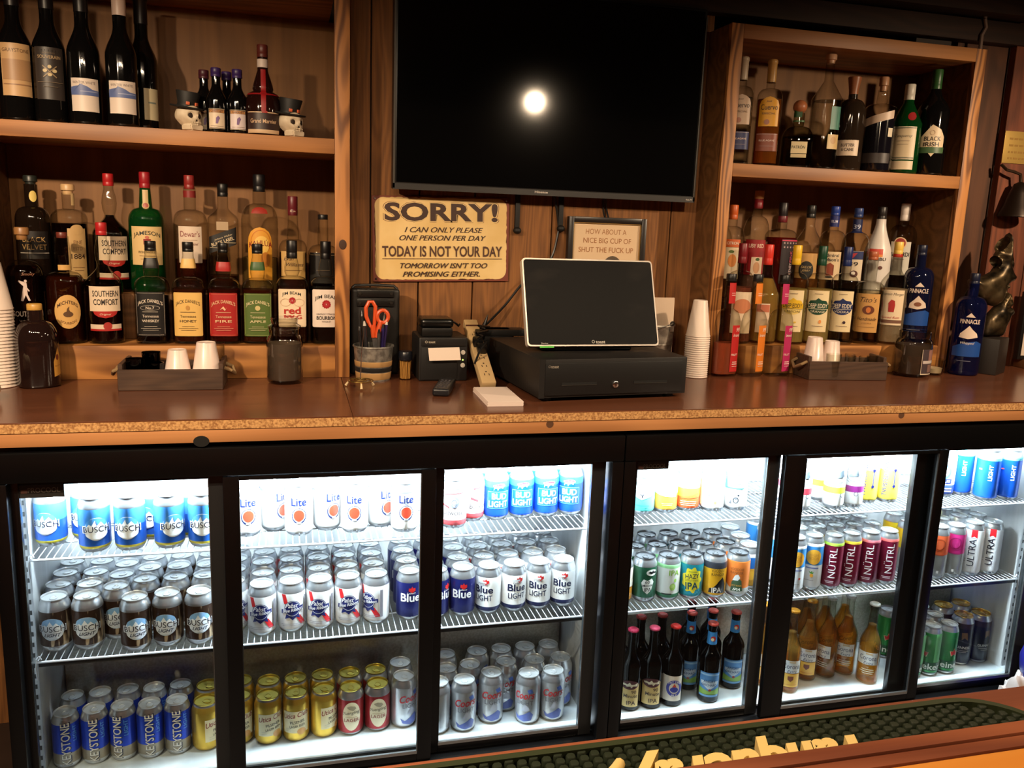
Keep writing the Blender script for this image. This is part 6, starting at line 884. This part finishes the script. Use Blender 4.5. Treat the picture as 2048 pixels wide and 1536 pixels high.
r = empty('cable_clip', (0.534, 2.33, CT + 0.122)); mb = MB(); mb.tube([(-0.01, -0.01, 0.0), (-0.004, -0.014, 0.02), (0.004, -0.012, 0.045)], [0.009, 0.006, 0.001], M_BLACK, 8); mb.build('clip_horn', r); tag(r, 'pointed black clip on the boxes left of the till screen', 'clip')
r = empty('network_box', (0.600, 2.338, CT)); mb = MB(); mb.box(-0.075, 0.02, 0.004, 0.06, 0.0, 0.122, mat((24, 23, 23), 0.45), 0.006); mb.box(-0.08, 0.06, -0.0, 0.06, 0.0855 + 0.017, 0.122, mat((28, 27, 27), 0.4), 0.005); mb.build('box_body', r); tag(r, 'flat black box standing behind the cash drawer', 'box')
# notepad and remote
r = empty('notepad', (0.4865, 1.967, CT)); mb = MB()
for k in range(6): o_ = 0.0008 * (k % 3); mb.box(-0.0435 + o_, 0.0435 + o_ * 0.4, -0.090, 0.088, 0.0002 + 0.0019 * k, 0.0019 + 0.0019 * k, mat((232, 214, 204), 0.75), M=RZ(-1))
mb.build('paper_sheets', r); tag(r, 'white notepad lying in front of the power strip', 'notepad')
r = empty('remote_control', (0.374, 2.072, CT), math.radians(-17)); mb = MB(); mb.box(-0.021, 0.021, -0.078, 0.078, 0.0005, 0.020, mat((26, 26, 30), 0.35), 0.007, seg=3); mb.build('remote_body', r)
mb = MB()
for k in range(5):
    for dx in (-0.009, 0.0, 0.009): mb.box(dx - 0.003, dx + 0.003, -0.055 + k * 0.022, -0.047 + k * 0.022, 0.0198, 0.0215, mat((48, 46, 54), 0.5), 0.0008)
mb.build('buttons', r); tag(r, 'black remote control lying in front of the printer', 'remote')
# cash drawer and till screen
r = empty('cash_drawer', (0.76, 2.125, CT), math.radians(5)); mk = mat((24, 22, 21), 0.5)
mb = MB(); mb.box(-0.203, 0.203, -0.195, 0.195, 0.010, 0.105, mk, 0.003); mb.build('drawer_case', r)
mb = MB(); mb.box(-0.188, 0.188, -0.199, -0.194, 0.016, 0.096, mat((19, 19, 19), 0.45), 0.002)
mb.build('drawer_front', r)
for s in (-1, 1): mb = MB(); mb.box(s * 0.098 - 0.047, s * 0.098 + 0.047, -0.2002, -0.1985, 0.0415, 0.0475, mat((5, 5, 5), 0.8)); mb.box(s * 0.098 - 0.047, s * 0.098 + 0.047, -0.2005, -0.1985, 0.0405, 0.0415, mat((60, 58, 54), 0.3)); mb.build('cheque_slot', r)
mb = MB(); mb.lathe([(0, 0), (0.0085, 0), (0.0085, 0.003), (0.007, 0.004), (0, 0.004)], M_CHROME, 22, M=T_(0.0, -0.199, 0.040) @ RX(90), caps=False); mb.box(-0.0006, 0.0006, -0.2037, -0.2028, 0.036, 0.044, M_BLACK); mb.build('key_lock', r)
mb = MB(); wrap(Flat(-0.199), [('t', (176, 166, 150), 'toast', -164, 87, 6, 20, 'b'), ('ring', (150, 142, 130), -178, 88, 6, 6, 0.8)], mb); mb.build('logo', r)
for sx in (-0.17, 0.17):
    for sy in (-0.165, 0.165): mb = MB(); mb.lathe([(0, 0), (0.013, 0), (0.013, 0.0098), (0, 0.0098)], M_BLACKM, 16, M=T_(sx, sy, 0), caps=False); mb.build('rubber_foot', r)
mb = MB(); mb.box(-0.203, -0.188, -0.1975, -0.194, 0.010, 0.105, mk); mb.build('front_strip', r)
tag(r, 'wide black cash drawer with a round key lock under the till screen', 'cash drawer')
r = empty('till_screen', (0.755, 2.075, CT + 0.1056), math.radians(2)); M = T_(0, -0.045, 0.014) @ RX(-20)
mb = MB(); mb.prism([(x / 1000, z / 1000 + 0.1165) for x, z in shape(('r', 0, 0, 0, 364, 231, 9))[0]], 0.0, 0.018, mat((206, 196, 186), 0.35, 0.3), M=M); mb.build('silver_shell', r)
m_scr = speckle('smeared_screen', (13, 12, 12), (42, 38, 34), 7, 0.5, 0.56, 0.86, stretch=(0.7, 1, 1.6), detail=5); pbsdf(m_scr).inputs['Specular IOR Level'].default_value = 0.12
mb = MB(); mb.prism([(x / 1000, z / 1000 + 0.1165) for x, z in shape(('r', 0, 0, 0, 356, 223, 7))[0]], -0.0012, 0.001, m_scr, M=M); mb.build('touch_screen', r)
mb = MB(); t = MB(); wrap(Flat(-0.0012), [('t', (206, 200, 190), 'toast', 16, 11, 7, 26, 'b'), ('ring', (206, 200, 190), -4, 12, 8, 8, 1.1), ('t', (190, 200, 150), 'Review', -136, 8.5, 3.4, 18, ''), ('t', (190, 200, 150), 'Customer tab', -132, 3.5, 3.2, 30, '')], t); mb.add([tuple(M @ Vector(p)) for p in t.v], t.f, mat((206, 200, 190), 0.4)); mb.build('logo', r)
mb = MB(); mb.box(-0.150, -0.112, -0.0022, -0.0008, -0.0035, 0.0012, mat((76, 180, 60), 0.5), M=M); mb.build('green_sticker', r)
mb = MB(); mb.box(-0.135, 0.115, -0.02, 0.13, 0.0, 0.009, mat((16, 16, 16), 0.3), 0.004); mb.box(-0.06, 0.06, -0.02, 0.03, 0.006, 0.03, mat((18, 18, 18), 0.35), 0.004); mb.prism([(-0.05, 0.0), (0.05, 0.0), (0.04, 0.13), (-0.04, 0.13)], 0.022, 0.045, mat((18, 18, 18), 0.35), 0.004, M=M); mb.build('stand', r)
tag(r, 'black till screen with silver rim standing on the cash drawer', 'screen')
# metal pail with napkins, right of the till screen
r = empty('metal_pail', (1.050, 2.315, CT)); ms = speckle('pail_zinc', (146, 138, 128), (196, 188, 176), 40, 0.35, metal=0.8)
mb = MB(); mb.lathe([(0, 0), (0.044, 0), (0.050, 0.05), (0.0515, 0.052), (0.0505, 0.056), (0.053, 0.085), (0.0545, 0.088), (0.0535, 0.092), (0.056, 0.140), (0.059, 0.142), (0.058, 0.146), (0.055, 0.145), (0.046, 0.01), (0, 0.008)], ms, 34, caps=False); mb.build('pail_shell', r)
mb = MB(); mb.lathe([(0, 0), (0.007, 0), (0.007, 0.003), (0, 0.004)], mat((60, 54, 48), 0.4, 0.6), 14, M=T_(0.030, -0.0515, 0.152) @ RX(90), caps=False); mb.box(0.024, 0.036, -0.0525, -0.050, 0.128, 0.152, ms, 0.001); mb.build('handle_lug', r)
mb = MB(); mb.tube([(0.030, -0.056, 0.152), (0.0, -0.06, 0.142), (-0.03, -0.055, 0.133), (-0.055, -0.02, 0.132), (-0.06, 0.0, 0.135)], 0.0018, mat((90, 84, 76), 0.4, 0.7), 8); mb.build('wire_handle', r); tag(r, 'ridged metal pail half hidden behind the till screen', 'pail')
r = empty('napkin_stack', (1.073, 2.314, CT + 0.010))
for k in range(5): mb = MB(); mb.box(-0.050, 0.050, -0.008 + k * 0.004, -0.0045 + k * 0.004, 0.0 if False else 0.0, 0.212 - 0.003 * k, mat((232, 206, 180), 0.85), 0.0012, M=T_(-0.012, 0.01, 0) @ RX(-2), seg=1); mb.build('folded_napkin', r)
tag(r, 'pale folded napkins standing up out of the metal pail', 'napkins')
# statue
def inflate(name, outline, thick, m, parent, M, res=0.006):
    xs = [p[0] for p in outline]; zs = [p[1] for p in outline]; n = len(outline)
    def inside(x, z):
        c = False; j = n - 1
        for i in range(n):
            if (outline[i][1] > z) != (outline[j][1] > z) and x < (outline[j][0] - outline[i][0]) * (z - outline[i][1]) / (outline[j][1] - outline[i][1]) + outline[i][0]: c = not c
            j = i
        return c
    def dist(x, z):
        b = 9.0
        for i in range(n):
            ax, az = outline[i]; bx, bz = outline[(i + 1) % n]; dx, dz = bx - ax, bz - az; t = max(0, min(1, ((x - ax) * dx + (z - az) * dz) / (dx * dx + dz * dz + 1e-12))); b = min(b, math.hypot(x - ax - t * dx, z - az - t * dz))
        return b
    b = bmesh.new(); f = b.faces.new([b.verts.new((x, 0, z)) for x, z in outline]); bmesh.ops.triangulate(b, faces=[f])
    for ax, lo, hi, no in ((0, min(xs), max(xs), (1, 0, 0)), (2, min(zs), max(zs), (0, 0, 1))):
        k = int((hi - lo) / res)
        for i in range(1, k): c = [0, 0, 0]; c[ax] = lo + (hi - lo) * i / k; bmesh.ops.bisect_plane(b, geom=b.verts[:] + b.edges[:] + b.faces[:], plane_co=c, plane_no=no)
    b.verts.index_update(); rnd = random.Random(1); D = thick
    T = [D * math.sqrt(max(0.0, 1 - (1 - min(1.0, dist(v.co.x, v.co.z) / (D * 0.9))) ** 2)) for v in b.verts]; V = [v.co.copy() for v in b.verts]; F = [[v.index for v in q.verts] for q in b.faces]; b.free()
    def bumpz(v): return 0.0016 * math.sin(v.x * 95 + 2 * math.sin(v.z * 60)) + 0.0012 * math.sin(v.z * 130 + v.x * 70)
    mb = MB(); N = len(V); mb.add([(v.x, -t - (bumpz(v) if t > D * 0.5 else 0), v.z) for v, t in zip(V, T)] + [(v.x, t, v.z) for v, t in zip(V, T)], [q for q in F] + [[i + N for i in q][::-1] for q in F], m, M); return mb.build(name, parent, smooth=80)
r = empty('face_statue', (2.205, 2.262, CT)); m_br = speckle('dark_bronze', (38, 32, 24), (92, 76, 52), 22, 0.38, metal=0.75, bump=0.3)
mb = MB(); mb.box(-0.055, 0.055, -0.05, 0.05, 0.0, 0.116, mat((36, 30, 26), 0.5), 0.003, M=RZ(32)); mb.build('plinth', r)
face = [(-0.098, 0.302), (-0.088, 0.268), (-0.062, 0.236), (-0.03, 0.222), (0.004, 0.216), (0.026, 0.226), (0.034, 0.242), (0.040, 0.252), (0.034, 0.260), (0.044, 0.270), (0.036, 0.281), (0.046, 0.290), (0.068, 0.300), (0.074, 0.312), (0.056, 0.330), (0.046, 0.352), (0.040, 0.392), (0.036, 0.432), (0.028, 0.452), (0.022, 0.440), (0.024, 0.420), (0.012, 0.398), (-0.006, 0.390), (-0.014, 0.378), (0.002, 0.372), (0.004, 0.352), (-0.012, 0.330), (-0.044, 0.314), (-0.07, 0.308)]
inflate('bronze_face', face, 0.030, m_br, r, T_(-0.004, 0.0, 0.0))
swirl = [(-0.030, 0.1165), (0.046, 0.1165), (0.060, 0.150), (0.070, 0.182), (0.086, 0.196), (0.070, 0.214), (0.052, 0.206), (0.048, 0.226), (0.062, 0.256), (0.052, 0.262), (0.030, 0.234), (0.004, 0.206), (-0.020, 0.182), (-0.030, 0.150)]
inflate('bronze_drape', swirl, 0.026, m_br, r, T_(0.004, 0.004, 0.0))
mb = MB(); mb.tube([(-0.082, 0, 0.288), (-0.094, 0, 0.25), (-0.090, 0, 0.20), (-0.066, 0, 0.160), (-0.034, 0.002, 0.128)], [0.010, 0.016, 0.015, 0.013, 0.012], m_br, 10); mb.build('bronze_neck', r)
tag(r, 'dark bronze abstract face statue on a black square plinth', 'statue')
# frame at the right edge
r = empty('photo_frame', (2.47, 2.33, CT)); mb = MB()
for a in ((-0.075, -0.062, 0.03, 0.26), (0.062, 0.075, 0.03, 0.26), (-0.062, 0.062, 0.03, 0.043), (-0.062, 0.062, 0.247, 0.26)): mb.box(a[0], a[1], -0.01, 0.01, a[2], a[3], mat((22, 20, 19), 0.4), 0.002)
mb.build('frame', r); mb = MB(); mb.box(-0.0622, 0.0622, -0.004, 0.0, 0.0428, 0.2472, mat((222, 206, 190), 0.5)); mb.build('white_card', r); mb = MB(); mb.box(-0.05, 0.05, -0.02, 0.03, 0.0, 0.0298, mat((104, 66, 38), 0.5), 0.003); mb.build('wooden_foot', r); tag(r, 'black framed white card at the right edge behind the statue', 'frame')
# blue wrapped pack and plastic bag beside the right cooler
r = empty('blue_pack', (2.062, 1.70, 0.0)); mbl = mat((34, 34, 128), 0.28)
mb = MB()
mb.lathe([(0, 0.0), (0.09, 0.0), (0.098, 0.03), (0.095, 0.18), (0.088, 0.205), (0.096, 0.235), (0.100, 0.27), (0.092, 0.300), (0.082, 0.312), (0.092, 0.335), (0.090, 0.37), (0.06, 0.395), (0, 0.40)], mbl, 30, caps=False); mb.build('plastic_wrap', r)
mb = MB()
for z, q in ((0.208, 0.0895), (0.312, 0.0835)): mb.tube([(q * math.cos(t), q * math.sin(t), z + 0.004 * math.sin(3 * t)) for t in [2 * math.pi * k / 30 for k in range(30)]], 0.0022, mat((206, 206, 226), 0.3), 6, closed=True)
mb.build('white_seam', r); tag(r, 'blue plastic wrapped pack beside the right cooler', 'pack')
r = empty('plastic_bag', (1.925, 1.70, 0.0)); b = bmesh.new(); bmesh.ops.create_icosphere(b, subdivisions=4, radius=1.0); rb = random.Random(4)
for v in b.verts:
    q = v.co; f = 1 + 0.16 * math.sin(5 * q.x + 3 * q.z) * math.sin(6 * q.y + 2) + 0.09 * math.sin(13 * q.z + 7 * q.x) + rb.uniform(-0.025, 0.025); v.co = Vector((q.x * 0.042 * f, q.y * 0.045 * f, 0.125 + q.z * 0.125 * f))
for v in b.verts: v.co.z = max(0.0, v.co.z)
mb = MB(); mb.bm(b, mat((190, 180, 178), 0.35)); mb.build('bag_film', r); tag(r, 'crumpled pale plastic bag beside the blue pack', 'bag')
# ------------------------------------------------------------------ the bar in the foreground
w_maho = wood('mahogany', (118, 60, 36), (160, 90, 56), 'X', 1.3, 2.0, 0.6, 0.28, bump=0.05); w_orange = wood('lacquered_bar', (234, 150, 62), (244, 178, 88), 'X', 0.5, 2.0, 0.3, 0.22, bump=0.02)
r = empty('bar_counter', (0.4, 0.35, 0.0))
def BB(nm, a, m, bev=0.002): mb = MB(); mb.box(a[0] - 0.4, a[1] - 0.4, a[2] - 0.35, a[3] - 0.35, a[4], a[5], m, bev); return mb.build(nm, r)
BB('rear_edge', (-2.1, 2.6, 0.458, 0.556, 0.985, 1.028), w_maho, 0.004)
BB('bar_rail', (-2.1, 2.6, 0.455, 0.4690, 1.0285, 1.060), w_maho, 0.003); BB('bar_rail', (-2.1, 2.6, 0.4425, 0.4548, 1.0, 1.0585), w_maho, 0.003)
BB('bar_top', (-2.1, 2.6, -0.16, 0.4420, 1.015, 1.0575), w_orange, 0.003); BB('bar_front', (-2.1, 2.6, -0.10, 0.52, 0.0, 0.984), w_maho, 0.004)
tag(r, 'mahogany edged bar counter with orange lacquered top in the foreground', 'bar')
r = empty('bar_mat', (0.29, 0.4965, 1.0285)); m_mat = mat((34, 42, 27), 0.5); m_rim = mat((50, 58, 34), 0.5)
XL, XR, Y0, Y1 = -0.29, 0.302, -0.039, 0.038
def mout(k):
    o = []; rc = 0.062 - k
    for (sx, sy, a0) in ((1, 1, 0), (-1, 1, 90)):
        cxx = (XR - 0.062) if sx > 0 else (XL + 0.062)
        for a in range(0, 91, 10): t = math.radians(a0 + a); o.append((cxx + rc * math.cos(t), (Y1 - 0.062) + rc * math.sin(t)))
    return o + [(XL + k, Y0 + min(k, 0.0)), (XR - k, Y0 + min(k, 0.0))]
def up(mb, poly, z0, z1, m): n = len(poly); mb.add([(x, y, z0) for x, y in poly] + [(x, y, z1) for x, y in poly], [tuple(range(n))[::-1], tuple(range(n, 2 * n))] + [(i, (i + 1) % n, n + (i + 1) % n, n + i) for i in range(n)], m)
mb = MB(); up(mb, mout(0.0), 0.0, 0.0022, m_mat); mb.build('mat_base', r, smooth=0)
mb = MB(); A, B_ = mout(0.0), mout(0.006); n = len(A) - 2
for i in range(n - 1): mb.add([(A[i][0], A[i][1], 0.0022), (A[i + 1][0], A[i + 1][1], 0.0022), (B_[i + 1][0], B_[i + 1][1], 0.0022), (B_[i][0], B_[i][1], 0.0022), (A[i][0], A[i][1], 0.011), (A[i + 1][0], A[i + 1][1], 0.011), (B_[i + 1][0], B_[i + 1][1], 0.011), (B_[i][0], B_[i][1], 0.011)], [(4, 5, 6, 7), (0, 1, 5, 4), (2, 3, 7, 6)], m_rim)
mb.build('mat_rim', r, smooth=60)
mb = MB(); 
for i in range(64):
    for j in range(9):
        x = XL + 0.010 + i * 0.00925; y = Y1 - 0.0095 - j * 0.0082
        if x > XR - 0.006: continue
        ins = True; cxr = XR - 0.062
        if x > cxr and y > Y1 - 0.062 and math.hypot(x - cxr, y - (Y1 - 0.062)) > 0.053: ins = False
        if ins: mb.lathe([(0.0039, 0.0022), (0.0037, 0.0085), (0.0031, 0.0095), (0.0, 0.0096)], m_mat, 8, n=2.8, M=T_(x, y + (0.0041 if i % 2 else 0.0), 0.0), caps=False)
s = mb.build('rubber_studs', r, smooth=50); s['kind'] = 'stuff'
# raised script, facing the other side of the bar
def letters(txt, h, w, th, m, M, bold, ital):
    v, f, asp = text_geo(txt, bold, ital, 4); sx = w / asp; b = bmesh.new(); vs = [b.verts.new((x * sx, y * h, 0)) for x, y in v]
    for q in f:
        try: b.faces.new([vs[i] for i in q])
        except ValueError: pass
    bmesh.ops.remove_doubles(b, verts=b.verts[:], dist=1e-5); bmesh.ops.recalc_face_normals(b, faces=b.faces[:])
    g = bmesh.ops.extrude_face_region(b, geom=b.faces[:]); bmesh.ops.translate(b, vec=(0, 0, th), verts=[e for e in g['geom'] if isinstance(e, bmesh.types.BMVert)]); bmesh.ops.recalc_face_normals(b, faces=b.faces[:])
    mb.bm(b, m, M)
mb = MB(); letters('Tanqueray', 0.052, 0.196, 0.010, mat((240, 208, 132), 0.45), T_(0.022, -0.0175, 0.0098) @ RZ(180), 0.042, 0.45)
mb.tube([(-0.066, 0.006, 0.0148), (-0.072, -0.002, 0.0152), (-0.080, -0.0095, 0.0152), (-0.092, -0.016, 0.015), (-0.104, -0.024, 0.015)], [0.004, 0.005, 0.0052, 0.0048, 0.003], mat((240, 208, 132), 0.45), 8); mb.build('raised_script', r, smooth=50)
tag(r, 'long dark green rubber bar mat with raised cream script', 'bar mat')
